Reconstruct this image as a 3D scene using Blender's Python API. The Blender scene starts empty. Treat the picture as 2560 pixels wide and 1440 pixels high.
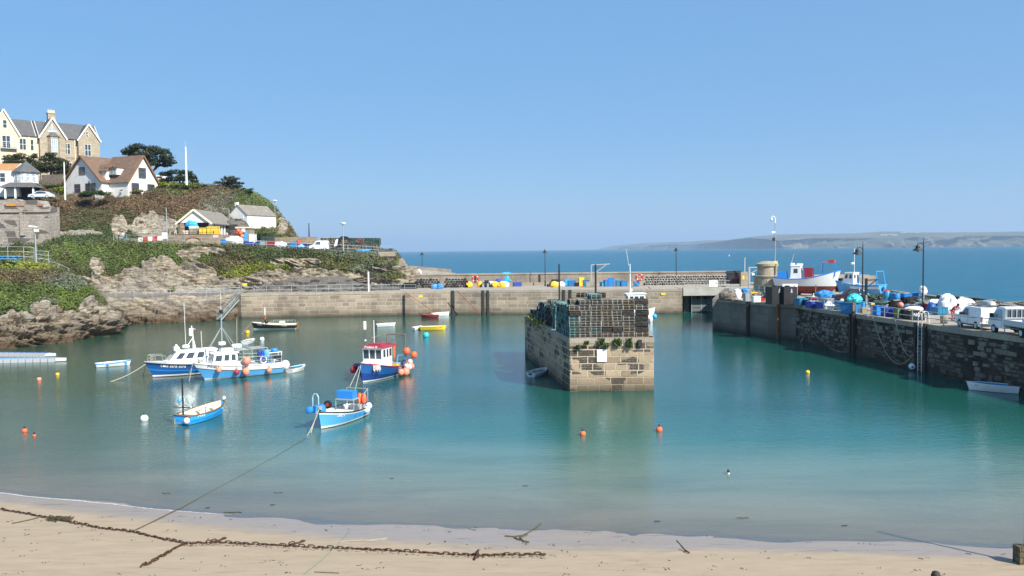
import bpy, math, random
import numpy as np
from mathutils import Vector, Matrix, noise as mn
R = math.radians
random.seed(7); rng = np.random.default_rng(11)
SC = bpy.context.scene
COL = SC.collection

# ---------------- camera ----------------
F_PX = 2100.0; CAMZ = 11.2
PITCH = math.atan(95/F_PX); ROLL = 0.0109
fw = Vector((0, math.cos(PITCH), -math.sin(PITCH)))
rt0 = Vector((1, 0, 0)); up0 = rt0.cross(fw)
rt = rt0*math.cos(ROLL) - up0*math.sin(ROLL)
up = up0*math.cos(ROLL) + rt0*math.sin(ROLL)
cam = bpy.data.cameras.new('camera'); camo = bpy.data.objects.new('camera', cam); COL.objects.link(camo)
cam.sensor_width = 36; cam.lens = 36*F_PX/2560; cam.clip_start = .5; cam.clip_end = 90000
m3 = Matrix((rt, up, -fw)).transposed(); camo.matrix_world = Matrix.Translation((0, 0, CAMZ)) @ m3.to_4x4()
SC.camera = camo
def ray(px, py):
    return fw + rt*((px-1280)/F_PX) + up*(-(py-720)/F_PX)
def at(px, py, z=0.0):                       # where the sight line through a pixel meets height z
    d = ray(px, py); k = (z-CAMZ)/d.z; return Vector((d.x*k, d.y*k, z))
def atY(px, py, Y):                          # ... or meets distance Y
    d = ray(px, py); k = Y/d.y; return Vector((d.x*k, Y, CAMZ+d.z*k))
# ---------------- sun, sky, exposure ----------------
SUN_EL = 40.0; SUN_AZ = math.degrees(math.atan2(.69, -.72))
sd = Vector((math.sin(R(SUN_AZ))*math.cos(R(SUN_EL)), math.cos(R(SUN_AZ))*math.cos(R(SUN_EL)), math.sin(R(SUN_EL))))
sl = bpy.data.lights.new('sun', 'SUN'); sl.energy = 4.8; sl.angle = R(.53); sl.color = (1, .95, .86)
so = bpy.data.objects.new('sun', sl); COL.objects.link(so); so.rotation_euler = sd.to_track_quat('Z', 'Y').to_euler()
W = bpy.data.worlds.new('World'); SC.world = W; W.use_nodes = True
wn = W.node_tree; bg = wn.nodes['Background']; sk = wn.nodes.new('ShaderNodeTexSky')
sk.sky_type = 'NISHITA'; sk.sun_disc = False; sk.sun_elevation = R(SUN_EL); sk.sun_rotation = R(SUN_AZ)
sk.air_density = 1.0; sk.dust_density = .3; sk.ozone_density = 2.2; sk.altitude = 0
hs = wn.nodes.new('ShaderNodeHueSaturation'); hs.inputs['Saturation'].default_value = 1.38; hs.inputs['Value'].default_value = 1.12; wn.links.new(sk.outputs[0], hs.inputs['Color'])
mxw = wn.nodes.new('ShaderNodeMix'); mxw.data_type = 'RGBA'; mxw.inputs[0].default_value = .78; mxw.inputs[7].default_value = (1.52, 2.95, 5.15, 1); wn.links.new(hs.outputs[0], mxw.inputs[6])
wn.links.new(mxw.outputs[2], bg.inputs[0]); bg.inputs[1].default_value = .086
SC.view_settings.view_transform = 'Standard'; SC.view_settings.look = 'None'; SC.view_settings.exposure = 0.80; SC.view_settings.gamma = 1
SC.render.engine = 'CYCLES'
SC.cycles.max_bounces = 6; SC.cycles.transparent_max_bounces = 8; SC.cycles.volume_bounces = 0
SC.cycles.sample_clamp_indirect = 4

# ---------------- mesh builder ----------------
class MB:
    def __init__(s): s.v = []; s.f = []; s.m = []
    def add(s, vs, fs, mi=0):
        b = len(s.v); s.v += [tuple(v) for v in vs]
        for f in fs: s.f.append(tuple(b+i for i in f)); s.m.append(mi)
        return s
    def box(s, c, d, rz=0, mi=0, tap=1.0, tilt=None):
        x, y, z = d[0]/2, d[1]/2, d[2]/2
        vs = [(-x,-y,-z),(x,-y,-z),(x,y,-z),(-x,y,-z),(-x*tap,-y*tap,z),(x*tap,-y*tap,z),(x*tap,y*tap,z),(-x*tap,y*tap,z)]
        M_ = Matrix.Rotation(rz, 3, 'Z')
        if tilt: M_ = M_ @ Matrix.Rotation(tilt[1], 3, tilt[0])
        return s.add([M_ @ Vector(v) + Vector(c) for v in vs], [(0,3,2,1),(4,5,6,7),(0,1,5,4),(1,2,6,5),(2,3,7,6),(3,0,4,7)], mi)
    def beam(s, p, q, w, h=None, mi=0):
        p = Vector(p); q = Vector(q); h = h or w; d = (q-p)
        if d.length < 1e-6: return s
        d.normalize(); u = Vector((0,0,1)) if abs(d.z) < .95 else Vector((1,0,0))
        a = d.cross(u).normalized()*w/2; b = a.cross(d).normalized()*h/2
        return s.add([p-a-b,p+a-b,p+a+b,p-a+b,q-a-b,q+a-b,q+a+b,q-a+b], [(0,1,2,3),(7,6,5,4),(4,5,1,0),(5,6,2,1),(6,7,3,2),(7,4,0,3)], mi)
    def tube(s, pts, r, n=6, mi=0, closed=False):
        pts = [Vector(p) for p in pts]; N = len(pts); rs = r if hasattr(r, '__len__') else [r]*N
        a0 = None; vs = []
        for i, p in enumerate(pts):
            if closed: d = pts[(i+1) % N]-pts[i-1]
            else: d = pts[min(i+1, N-1)]-pts[max(i-1, 0)]
            if d.length < 1e-9: d = Vector((0,0,1))
            d.normalize()
            if a0 is None: a0 = d.orthogonal().normalized()
            a0 = (a0 - d*a0.dot(d)); a0 = a0.normalized() if a0.length > 1e-6 else d.orthogonal().normalized()
            b0 = d.cross(a0)
            for k in range(n):
                t = 2*math.pi*k/n; vs.append(p+(a0*math.cos(t)+b0*math.sin(t))*rs[i])
        fs = []
        for i in range(N if closed else N-1):
            for k in range(n):
                j = (i+1) % N; k2 = (k+1) % n
                fs.append((i*n+k, i*n+k2, j*n+k2, j*n+k))
        if not closed: fs.append(tuple(range(n))[::-1]); fs.append(tuple((N-1)*n+k for k in range(n)))
        return s.add(vs, fs, mi)
    def lathe(s, prof, c=(0,0,0), n=16, mi=0, ax='Z', M=None):
        vs = []; cx = Vector(c); Q = M or (Matrix.Identity(3) if ax == 'Z' else (Matrix.Rotation(R(90), 3, 'Y') if ax == 'X' else Matrix.Rotation(R(-90), 3, 'X')))
        for r_, z in prof:
            for k in range(n):
                t = 2*math.pi*k/n; vs.append(cx + Q @ Vector((r_*math.cos(t), r_*math.sin(t), z)))
        fs = []
        for i in range(len(prof)-1):
            for k in range(n): k2 = (k+1) % n; fs.append((i*n+k, i*n+k2, (i+1)*n+k2, (i+1)*n+k))
        fs.append(tuple(range(n))[::-1]); fs.append(tuple((len(prof)-1)*n+k for k in range(n)))
        return s.add(vs, fs, mi)
    def sphere(s, c, r, sc=(1,1,1), n=12, mi=0):
        prof = [(max(1e-3, math.sin(math.pi*i/(n//2+2))), -math.cos(math.pi*i/(n//2+2))) for i in range(n//2+3)]
        b = len(s.v); s.lathe([(p[0]*r, p[1]*r) for p in prof], (0,0,0), n, mi)
        s.v[b:] = [(v[0]*sc[0]+c[0], v[1]*sc[1]+c[1], v[2]*sc[2]+c[2]) for v in s.v[b:]]
        return s
    def prism(s, poly, z0, z1, mi=0):            # poly in xy
        n = len(poly); a = sum(poly[i][0]*poly[(i+1) % n][1]-poly[(i+1) % n][0]*poly[i][1] for i in range(n))
        if a < 0: poly = poly[::-1]
        vs = [(p[0], p[1], z0) for p in poly]+[(p[0], p[1], z1) for p in poly]
        return s.add(vs, [tuple(range(n))[::-1], tuple(range(n, 2*n))]+[(i, (i+1) % n, n+(i+1) % n, n+i) for i in range(n)], mi)
    def extr(s, poly, o, ux, uy, un, t, mi=0):   # flat outline in plane (ux,uy) at o, thickness t along un
        o, ux, uy, un = map(Vector, (o, ux, uy, un)); n = len(poly)
        vs = [o+ux*p[0]+uy*p[1] for p in poly]; vs += [v+un*t for v in vs]
        return s.add(vs, [tuple(range(n))[::-1], tuple(range(n, 2*n))]+[(i, (i+1) % n, n+(i+1) % n, n+i) for i in range(n)], mi)
    def grid(s, P, mi=0, flip=False):
        a = len(P); b = len(P[0]); vs = [p for row in P for p in row]
        fs = [((i*b+j, i*b+j+1, (i+1)*b+j+1, (i+1)*b+j) if not flip else (i*b+j, (i+1)*b+j, (i+1)*b+j+1, i*b+j+1)) for i in range(a-1) for j in range(b-1)]
        return s.add(vs, fs, mi)
    def xf(s, M_):
        s.v = [tuple(M_ @ Vector(v)) for v in s.v]; return s
    def build(s, name, mats, parent=None, smooth=False):
        me = bpy.data.meshes.new(name); me.from_pydata(s.v, [], s.f)
        mats = mats if isinstance(mats, (list, tuple)) else [mats]
        for m_ in mats: me.materials.append(m_)
        me.polygons.foreach_set('material_index', s.m)
        if smooth: me.polygons.foreach_set('use_smooth', [True]*len(s.f))
        me.update()
        o = bpy.data.objects.new(name, me); COL.objects.link(o)
        if parent: o.parent = parent
        return o
def np_mesh(name, V, Fq, mats, smooth=False, attrs=None, parent=None):
    me = bpy.data.meshes.new(name); V = np.asarray(V, np.float32); Fq = np.asarray(Fq, np.int32)
    me.vertices.add(len(V)); me.vertices.foreach_set('co', V.ravel())
    k = Fq.shape[1]; me.loops.add(Fq.size); me.loops.foreach_set('vertex_index', Fq.ravel())
    me.polygons.add(len(Fq)); me.polygons.foreach_set('loop_start', np.arange(len(Fq))*k)
    if smooth: me.polygons.foreach_set('use_smooth', [True]*len(Fq))
    me.update(calc_edges=True)
    for nm, arr in (attrs or {}).items():
        arr = np.asarray(arr, np.float32)
        if arr.ndim == 1: a = me.attributes.new(nm, 'FLOAT', 'POINT'); a.data.foreach_set('value', arr)
        else:
            a = me.attributes.new(nm, 'FLOAT_COLOR', 'POINT'); a.data.foreach_set('color', np.c_[arr, np.ones(len(arr))].astype(np.float32).ravel())
    for m_ in (mats if isinstance(mats, (list, tuple)) else [mats]): me.materials.append(m_)
    o = bpy.data.objects.new(name, me); COL.objects.link(o)
    if parent: o.parent = parent
    return o
def tag(o, label=None, cat=None, group=None, kind=None):
    if label: o['label'] = label
    if cat: o['category'] = cat
    if group: o['group'] = group
    if kind: o['kind'] = kind
    return o
def thing(name, label, cat, loc=(0,0,0), rz=0, group=None):
    o = bpy.data.objects.new(name, None); COL.objects.link(o); o.location = loc; o.rotation_euler = (0,0,rz); o.empty_display_size = .2
    return tag(o, label, cat, group)
def kids(o): return [c for c in COL.objects if c.parent == o]
def copy_tree(o, loc=None, rz=None, label=None, scale=None, ks=None):
    c = o.copy(); COL.objects.link(c)
    if loc is not None: c.location = loc
    if rz is not None: c.rotation_euler = (0, 0, rz)
    if label: c['label'] = label
    if scale: c.scale = (scale,)*3 if not hasattr(scale, '__len__') else scale
    for ch in (ks if ks is not None else kids(o)):
        d = ch.copy(); COL.objects.link(d); d.parent = c
        for g in kids(ch):
            e = g.copy(); COL.objects.link(e); e.parent = d
    return c
# ---------------- materials ----------------
def nodes(name):
    m = bpy.data.materials.new(name); m.use_nodes = True; nt = m.node_tree; return m, nt, nt.nodes['Principled BSDF']
def ND(nt, t, **kw):
    n = nt.nodes.new('ShaderNode'+t)
    for k, v in kw.items():
        if k.startswith('i_'): n.inputs[k[2:].replace('_', ' ')].default_value = v
        else: setattr(n, k, v)
    return n
def MIX(nt, fac, a, b, mode='MIX'):
    n = nt.nodes.new('ShaderNodeMix'); n.data_type = 'RGBA'; n.blend_type = mode; n.clamp_factor = True
    for sock, v in ((n.inputs[0], fac), (n.inputs[6], a), (n.inputs[7], b)):
        if hasattr(v, 'is_linked'): nt.links.new(v, sock)
        else: sock.default_value = v if not hasattr(v, '__len__') else ((*v, 1) if len(v) == 3 else v)
    return n.outputs[2]
def MATH(nt, op, a, b=None, c=None):
    n = nt.nodes.new('ShaderNodeMath'); n.operation = op
    for i, v in enumerate((a, b, c)):
        if v is None: continue
        if hasattr(v, 'is_linked'): nt.links.new(v, n.inputs[i])
        else: n.inputs[i].default_value = v
    return n.outputs[0]
def RAMP(nt, fac, stops):
    n = nt.nodes.new('ShaderNodeValToRGB'); cr = n.color_ramp
    while len(cr.elements) > 1: cr.elements.remove(cr.elements[-1])
    cr.elements[0].position = stops[0][0]; cr.elements[0].color = (*stops[0][1], 1) if hasattr(stops[0][1], '__len__') else (stops[0][1],)*3+(1,)
    for p, c in stops[1:]:
        e = cr.elements.new(p); e.color = (*c, 1) if hasattr(c, '__len__') else (c, c, c, 1)
    nt.links.new(fac, n.inputs[0]); return n.outputs[0]
def NOISE(nt, vec, scale, detail=4, rough=.55, dist=0):
    n = ND(nt, 'TexNoise'); n.inputs['Scale'].default_value = scale; n.inputs['Detail'].default_value = detail
    n.inputs['Roughness'].default_value = rough; n.inputs['Distortion'].default_value = dist
    nt.links.new(vec, n.inputs['Vector']); return n.outputs['Fac']
def SCALE(nt, vec, s):
    n = ND(nt, 'Mapping'); n.inputs['Scale'].default_value = s; nt.links.new(vec, n.inputs['Vector']); return n.outputs[0]
def BUMP(nt, h, strength, dist, pr):
    b = ND(nt, 'Bump'); b.inputs['Strength'].default_value = strength; b.inputs['Distance'].default_value = dist
    nt.links.new(h, b.inputs['Height']); nt.links.new(b.outputs[0], pr.inputs['Normal'])
def mat(name, col, rough=.55, col2=None, var=.25, scale=2.5, bump=0, metal=0, spec=.4, coords='Object', sat=None):
    m, nt, pr = nodes(name); tc = ND(nt, 'TexCoord'); v = tc.outputs['Object'] if coords == 'Object' else ND(nt, 'NewGeometry').outputs['Position']
    if col2 is None: col2 = tuple(c*(1-var) for c in col)
    n1 = NOISE(nt, v, scale, 6, .65); fac = RAMP(nt, n1, [(.38, 0), (.66, 1)])
    nt.links.new(MIX(nt, fac, col, col2), pr.inputs['Base Color'])
    pr.inputs['Roughness'].default_value = rough; pr.inputs['Metallic'].default_value = metal; pr.inputs['Specular IOR Level'].default_value = spec
    if bump: BUMP(nt, NOISE(nt, v, scale*6, 5), .6, bump, pr)
    return m
def wallcoord(nt):                               # metres along the wall and height, for walls facing any way
    g = ND(nt, 'NewGeometry'); sp = ND(nt, 'SeparateXYZ'); nt.links.new(g.outputs['Position'], sp.inputs[0])
    sn = ND(nt, 'SeparateXYZ'); nt.links.new(g.outputs['True Normal'], sn.inputs[0])
    ax = MATH(nt, 'ABSOLUTE', sn.outputs[0]); ay = MATH(nt, 'ABSOLUTE', sn.outputs[1]); az = MATH(nt, 'ABSOLUTE', sn.outputs[2])
    k = MATH(nt, 'GREATER_THAN', ay, ax); kz = MATH(nt, 'GREATER_THAN', az, .7)
    u = MATH(nt, 'ADD', MATH(nt, 'MULTIPLY', sp.outputs[0], k), MATH(nt, 'MULTIPLY', sp.outputs[1], MATH(nt, 'SUBTRACT', 1, k)))
    u = MATH(nt, 'ADD', MATH(nt, 'MULTIPLY', u, MATH(nt, 'SUBTRACT', 1, kz)), MATH(nt, 'MULTIPLY', sp.outputs[0], kz))
    w = MATH(nt, 'ADD', MATH(nt, 'MULTIPLY', sp.outputs[2], MATH(nt, 'SUBTRACT', 1, kz)), MATH(nt, 'MULTIPLY', sp.outputs[1], kz))
    c = ND(nt, 'CombineXYZ'); nt.links.new(u, c.inputs[0]); nt.links.new(w, c.inputs[1])
    return c.outputs[0], g.outputs['Position'], sp.outputs[2]
def masonry(name, c1, c2, mortar, bw=1.2, bh=.5, ms=.02, tide=None, stain=.3, dark=None, darkamt=.0, offs=.5, bump=.05, slate=None, slateamt=0, rough=.85):
    m, nt, pr = nodes(name); vec, pos, zz = wallcoord(nt)
    nz = ND(nt, 'TexNoise'); nz.inputs['Scale'].default_value = .6; nt.links.new(vec, nz.inputs['Vector'])
    va = ND(nt, 'VectorMath', operation='MULTIPLY_ADD'); nt.links.new(nz.outputs['Color'], va.inputs[0]); va.inputs[1].default_value = (.18, .10, 0); nt.links.new(vec, va.inputs[2]); vec = va.outputs[0]
    b = ND(nt, 'TexBrick', offset=offs, squash=.7, squash_frequency=3); b.inputs['Scale'].default_value = 1
    b.inputs['Brick Width'].default_value = bw; b.inputs['Row Height'].default_value = bh; b.inputs['Mortar Size'].default_value = ms; b.inputs['Mortar Smooth'].default_value = .3
    b.inputs['Color1'].default_value = (0,0,0,1); b.inputs['Color2'].default_value = (1,1,1,1); b.inputs['Mortar'].default_value = (0,0,0,1); nt.links.new(vec, b.inputs['Vector'])
    col = MIX(nt, b.outputs['Color'], c1, c2)
    if dark: col = MIX(nt, RAMP(nt, b.outputs['Color'], [(.0, 1), (darkamt, 1), (darkamt+.02, 0)]), col, dark)
    if slate:                                    # bands of thin dark courses between the big blocks
        b2 = ND(nt, 'TexBrick', offset=.37, squash=.5, squash_frequency=2); b2.inputs['Scale'].default_value = 1
        b2.inputs['Brick Width'].default_value = bw*.42; b2.inputs['Row Height'].default_value = bh*.3; b2.inputs['Mortar Size'].default_value = ms*.8
        b2.inputs['Color1'].default_value = (*slate, 1); b2.inputs['Color2'].default_value = (slate[0]*2.2, slate[1]*2.1, slate[2]*2, 1); b2.inputs['Mortar'].default_value = (slate[0]*.5, slate[1]*.5, slate[2]*.5, 1); nt.links.new(vec, b2.inputs['Vector'])
        vo = ND(nt, 'TexVoronoi', distance='CHEBYCHEV'); nt.links.new(SCALE(nt, vec, (.55, 1.1, 1)), vo.inputs['Vector']); vo.inputs['Scale'].default_value = 1.0
        sp2 = ND(nt, 'SeparateColor'); nt.links.new(vo.outputs['Color'], sp2.inputs[0])
        col = MIX(nt, MATH(nt, 'LESS_THAN', sp2.outputs[0], slateamt), col, b2.outputs['Color'])
    col = MIX(nt, b.outputs['Fac'], col, mortar)
    n1 = NOISE(nt, pos, 5, 6, .7); col = MIX(nt, RAMP(nt, n1, [(.35, 0), (.75, 1)]), col, MIX(nt, .45, col, (.08,.065,.05)))
    n2 = NOISE(nt, SCALE(nt, pos, (.35, .35, .12)), 1, 5, .6); col = MIX(nt, MATH(nt, 'MULTIPLY', RAMP(nt, n2, [(.42, 0), (.68, 1)]), stain), col, (.10,.085,.065))
    if tide:
        h = MATH(nt, 'ADD', zz, MATH(nt, 'MULTIPLY', n1, .5)); f = RAMP(nt, MATH(nt, 'DIVIDE', h, 4.0), [(0.10, 1), (.20, .55), (.42, 0)])
        col = MIX(nt, MATH(nt, 'MULTIPLY', f, tide), col, (.055,.045,.028))
    nt.links.new(col, pr.inputs['Base Color']); pr.inputs['Roughness'].default_value = rough; pr.inputs['Specular IOR Level'].default_value = .25
    hgt = MATH(nt, 'SUBTRACT', MATH(nt, 'ADD', MATH(nt, 'MULTIPLY', n1, .5), MATH(nt, 'MULTIPLY', b.outputs['Color'], .35)), b.outputs['Fac'])
    BUMP(nt, hgt, .9, bump, pr)
    return m
def paint(name, col, rough=.35, dirt=.18, metal=0):
    m, nt, pr = nodes(name); tc = ND(nt, 'TexCoord').outputs['Object']
    n1 = NOISE(nt, SCALE(nt, tc, (1, 1, .35)), 3.2, 6, .7); f = RAMP(nt, n1, [(.5, 0), (.78, 1)])
    nt.links.new(MIX(nt, MATH(nt, 'MULTIPLY', f, dirt), col, (.18,.14,.10)), pr.inputs['Base Color'])
    nt.links.new(MATH(nt, 'ADD', MATH(nt, 'MULTIPLY', n1, .3), rough-.1), pr.inputs['Roughness']); pr.inputs['Metallic'].default_value = metal
    return m
MT = {}
P = lambda k, c, r=.35, d=.18, me=0: MT.setdefault(k, paint(k, c, r, d, me))
P('white', (.80,.79,.76)); P('cream', (.72,.66,.50)); P('grey_paint', (.34,.36,.37)); P('galv', (.30,.34,.34), .5, .3, .1)
P('dark_metal', (.018,.022,.026), .4, .1); P('blue', (.02,.22,.62)); P('light_blue', (.09,.37,.70)); P('sky_blue', (.03,.38,.86)); P('navy', (.010,.045,.22)); P('royal', (.012,.10,.32))
P('red', (.48,.035,.02)); P('maroon', (.30,.022,.035)); P('antifoul', (.22,.04,.03), .7); P('yellow', (.82,.56,.05)); P('orange', (.85,.13,.04), .45, .12); P('pink_orange', (.83,.25,.16), .5, .15)
P('teal_blue', (.02,.20,.36)); P('bin_blue', (.01,.17,.42), .5, .25); P('deep_blue', (.02,.06,.36), .5, .2); P('black', (.014,.014,.016), .45, .1); P('brown_wood', (.20,.10,.045), .6)
P('plastic_white', (.72,.73,.72), .45, .15); P('turq', (.03,.42,.46), .5); P('buoy_yellow', (.85,.52,.03), .45); P('rust', (.23,.075,.03), .8); P('green_bin', (.13,.22,.05), .5); P('lightgrey', (.55,.57,.56), .45)
P('pale_pink',(.75,.45,.40),.6)
def glass(name, col=(.02,.028,.035), r=.08):
    m, nt, pr = nodes(name); pr.inputs['Base Color'].default_value = (*col, 1); pr.inputs['Roughness'].default_value = r; pr.inputs['Specular IOR Level'].default_value = .7
    n = NOISE(nt, ND(nt, 'TexCoord').outputs['Object'], 2, 2); nt.links.new(MIX(nt, n, col, tuple(c*3 for c in col)), pr.inputs['Base Color']); return m
MT['glass'] = glass('window_glass'); MT['pale_glass'] = glass('pale_window_glass', (.16,.19,.21), .15)
MT['rope'] = mat('rope_fibre', (.42,.38,.29), .9, bump=.01, scale=20); MT['green_rope'] = mat('green_rope_fibre', (.12,.24,.2), .9, scale=20)
MT['wood'] = mat('weathered_timber', (.22,.18,.14), .85, (.08,.065,.05), scale=4, bump=.02); MT['dark_wood'] = mat('dark_wet_timber', (.035,.028,.022), .7, scale=4, bump=.02)
MT['concrete'] = mat('concrete', (.33,.31,.27), .9, (.20,.18,.15), scale=1.3, bump=.03)
MT['concrete_floor'] = mat('quay_concrete', (.38,.33,.27), .9, (.27,.23,.18), scale=.5, bump=.02, coords='W')
MT['rubber'] = mat('tyre_rubber', (.015,.015,.015), .8)
# ---------------- noise in numpy ----------------
def _h(ix, iy, iz):
    h = (ix*374761393 + iy*668265263 + iz*2147483647) & 0xffffffff
    h = ((h ^ (h >> 13))*1274126177) & 0xffffffff; h = (h ^ (h >> 16)) & 0xffffffff
    return h/4294967295.0
def vn(p):
    p = np.asarray(p, float); i = np.floor(p).astype(np.int64); f = p-i; f = f*f*(3-2*f); o = 0
    for a in (0,1):
        for b in (0,1):
            for c in (0,1):
                w = (f[:,0] if a else 1-f[:,0])*(f[:,1] if b else 1-f[:,1])*(f[:,2] if c else 1-f[:,2])
                o = o+w*_h(i[:,0]+a, i[:,1]+b, i[:,2]+c)
    return o
def fbm(p, oc=5, g=.5, ridge=False):
    p = np.asarray(p, float); o = 0; A = 1; T = 0
    for k in range(oc):
        n = vn(p*(2.03**k)+k*17.3)
        if ridge: n = 1-abs(2*n-1)
        o = o+A*n; T += A; A *= g
    return o/T
def worley(p):
    p = np.asarray(p, float); i = np.floor(p).astype(np.int64); best = np.full(len(p), 9.0)
    for a in (-1,0,1):
        for b in (-1,0,1):
            for c in (-1,0,1):
                j = i+np.array([a,b,c]); q = j+np.stack([_h(j[:,0]+k*71, j[:,1]+k*13, j[:,2]+k*37) for k in (1,2,3)], 1); best = np.minimum(best, ((q-p)**2).sum(1))
    return np.sqrt(best)
def sstep(a, b, x): t = np.clip((x-a)/(b-a), 0, 1); return t*t*(3-2*t)
# ---------------- sand, water ----------------
SH = [at(-900,1190), at(-300,1212), at(0,1234), at(430,1277), at(900,1312), at(1200,1325), at(1640,1341), at(2100,1356), at(2560,1369), at(3400,1380)]
SHX = [p.x for p in SH]; SHY = [p.y for p in SH]
def shore(x): return np.interp(x, SHX, SHY)
def sand_z(x, y):
    x = np.asarray(x, float); y = np.asarray(y, float); d = y-shore(x)
    z = np.where(d < 0, -d*.035, -(d*.033+.0006*np.minimum(d, 60)**2))
    z = np.maximum(z, -4.2)
    q = np.c_[x*.5, y*1.6, x*0]; q = q.reshape(-1, 3)
    return z + (fbm(q, 3).reshape(z.shape)-.5)*.05*np.exp(-np.clip(d, 0, 50)/6)
def axis(lo, hi, core0, core1, n, far=26):
    c = np.linspace(core0, core1, n); a = core0-(core0-lo)*(np.linspace(0, 1, far)[1:][::-1]**3) if lo < core0 else []
    b = core1+(hi-core1)*(np.linspace(0, 1, far)[1:]**3) if hi > core1 else []
    return np.concatenate([a, c, b])
def gridmesh(name, xs, ys, zf, m, attrs=None, smooth=True):
    X, Y = np.meshgrid(xs, ys); x = X.ravel(); y = Y.ravel(); z = zf(x, y); nx = len(xs); ny = len(ys)
    i = np.arange(nx*ny).reshape(ny, nx); Fq = np.stack([i[:-1,:-1], i[:-1,1:], i[1:,1:], i[1:,:-1]], -1).reshape(-1, 4)
    return np_mesh(name, np.c_[x, y, z], Fq, m, smooth, {k: f(x, y) for k, f in (attrs or {}).items()})
# sand material
m, nt, pr = nodes('beach_sand'); g = ND(nt, 'NewGeometry').outputs['Position']
at_ = ND(nt, 'Attribute', attribute_name='wet'); w = at_.outputs['Fac']
n1 = NOISE(nt, SCALE(nt, g, (.5, 1.7, 1)), 1.6, 6, .7); n2 = NOISE(nt, SCALE(nt, g, (.25, 2.4, 1)), 2.2, 5, .6, .6); n3 = NOISE(nt, g, 60, 3)
dry = MIX(nt, RAMP(nt, n1, [(.35, 0), (.7, 1)]), (.37,.29,.195), (.315,.245,.165)); dry = MIX(nt, RAMP(nt, n2, [(.54, 0), (.70, .6)]), dry, (.23,.18,.13)); dry = MIX(nt, RAMP(nt, n3, [(.3, .3), (.6, 0)]), dry, (.25,.19,.13))
wet = MIX(nt, n1, (.295,.245,.20), (.25,.21,.175)); wet = MIX(nt, RAMP(nt, n2, [(.58, 0), (.7, .7)]), wet,(.15,.125,.10))
wf = RAMP(nt, MATH(nt, 'ADD', w, MATH(nt, 'MULTIPLY', MATH(nt, 'SUBTRACT', n1, .5), .45)), [(.35, 0), (.62, 1)])
nt.links.new(MIX(nt, wf, dry, wet), pr.inputs['Base Color'])
nt.links.new(MATH(nt, 'SUBTRACT', .9, MATH(nt, 'MULTIPLY', wf, MATH(nt, 'ADD', .42, MATH(nt, 'MULTIPLY', n2, .35)))), pr.inputs['Roughness']); pr.inputs['Specular IOR Level'].default_value = .45
BUMP(nt, MATH(nt, 'ADD', MATH(nt, 'MULTIPLY', n3, .25), n2), .35, .03, pr); MT['sand'] = m
def wetf(x, y): d = shore(x)-y; wx = np.interp(x, [-30, -18, -8, 0, 10, 30], [.9, 1.4, 1.9, 2.1, 1.2, 1.5]); return np.where(d < 0, np.interp(-d, [0, .4, 1.2], [1, .5, .2]), 1-np.clip(d/(wx*2), 0, 1))
sand = gridmesh('sand', axis(-400, 400, -32, 32, 240, 12), axis(-60, 600, 22, 60, 240, 14), sand_z, MT['sand'], {'wet': wetf}); tag(sand, kind='structure')
# water material
m, nt, pr = nodes('harbour_water'); nt.nodes.remove(pr); out = nt.nodes['Material Output']
g = ND(nt, 'NewGeometry').outputs['Position']; sp = ND(nt, 'SeparateXYZ'); nt.links.new(g, sp.inputs[0])
dep = ND(nt, 'Attribute', attribute_name='depth').outputs['Fac']; sea = ND(nt, 'Attribute', attribute_name='sea').outputs['Fac']
big = NOISE(nt, SCALE(nt, g, (.03, .05, 1)), 1, 4, .6); mid = NOISE(nt, SCALE(nt, g, (.10, .35, 1)), 1, 5, .6, .5)
shal = (.34,.335,.24); teal = (.032,.145,.125); green = (.022,.085,.06); seac = (.008,.125,.185)
body = MIX(nt, RAMP(nt, dep, [(.03, 0), (.16, .5), (.48, 1)]), shal, teal)
body = MIX(nt, RAMP(nt, dep, [(.35, 0), (.85, 1)]), body, (.007,.074,.056))
leftg = MATH(nt, 'MULTIPLY', RAMP(nt, MATH(nt, 'ADD', MATH(nt, 'MULTIPLY', sp.outputs[0], -.02), MATH(nt, 'MULTIPLY', big, .8)), [(.55, 0), (1.05, 1)]), .8)
body = MIX(nt, leftg, body, (.036,.068,.040))
body = MIX(nt, MATH(nt, 'MULTIPLY', RAMP(nt, mid, [(.4, 0), (.7, 1)]), .35), body, (.010,.085,.070))
body = MIX(nt, sea, body, MIX(nt, RAMP(nt, mid, [(.35, 0), (.7, 1)]), seac, (.004,.07,.14)))
df = ND(nt, 'BsdfDiffuse'); nt.links.new(body, df.inputs[0])
tr = ND(nt, 'BsdfTransparent'); tr.inputs[0].default_value = (.96,.985,.97,1)
op = RAMP(nt, dep, [(0, .03), (.03, .22), (.10, .60), (.26, .92), (.45, 1)])
mx = ND(nt, 'MixShader'); nt.links.new(op, mx.inputs[0]); nt.links.new(tr.outputs[0], mx.inputs[1]); nt.links.new(df.outputs[0], mx.inputs[2])
w1 = NOISE(nt, SCALE(nt, g, (.55, 1.6, 1)), 1.6, 3, .55, .3); w2 = NOISE(nt, SCALE(nt, g, (.9, 1.8, 1)), 5.5, 3, .6, .4); w3 = NOISE(nt, SCALE(nt, g, (.10, .22, 1)), 1, 3, .5)
wind = RAMP(nt, NOISE(nt, SCALE(nt, g, (.035, .06, 1)), 1, 3, .5), [(.3, .45), (.65, 1)])
hh = MATH(nt, 'ADD', MATH(nt, 'MULTIPLY', w1, .031), MATH(nt, 'MULTIPLY', w2, .014)); hh = MATH(nt, 'MULTIPLY', hh, wind); hh = MATH(nt, 'ADD', hh, MATH(nt, 'MULTIPLY', MATH(nt, 'MULTIPLY', MATH(nt, 'ADD', w3, MATH(nt, 'MULTIPLY', w1, .09)), sea), .9))
bp = ND(nt, 'Bump'); bp.inputs['Strength'].default_value = 1; bp.inputs['Distance'].default_value = 1.0; nt.links.new(hh, bp.inputs['Height'])
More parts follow.
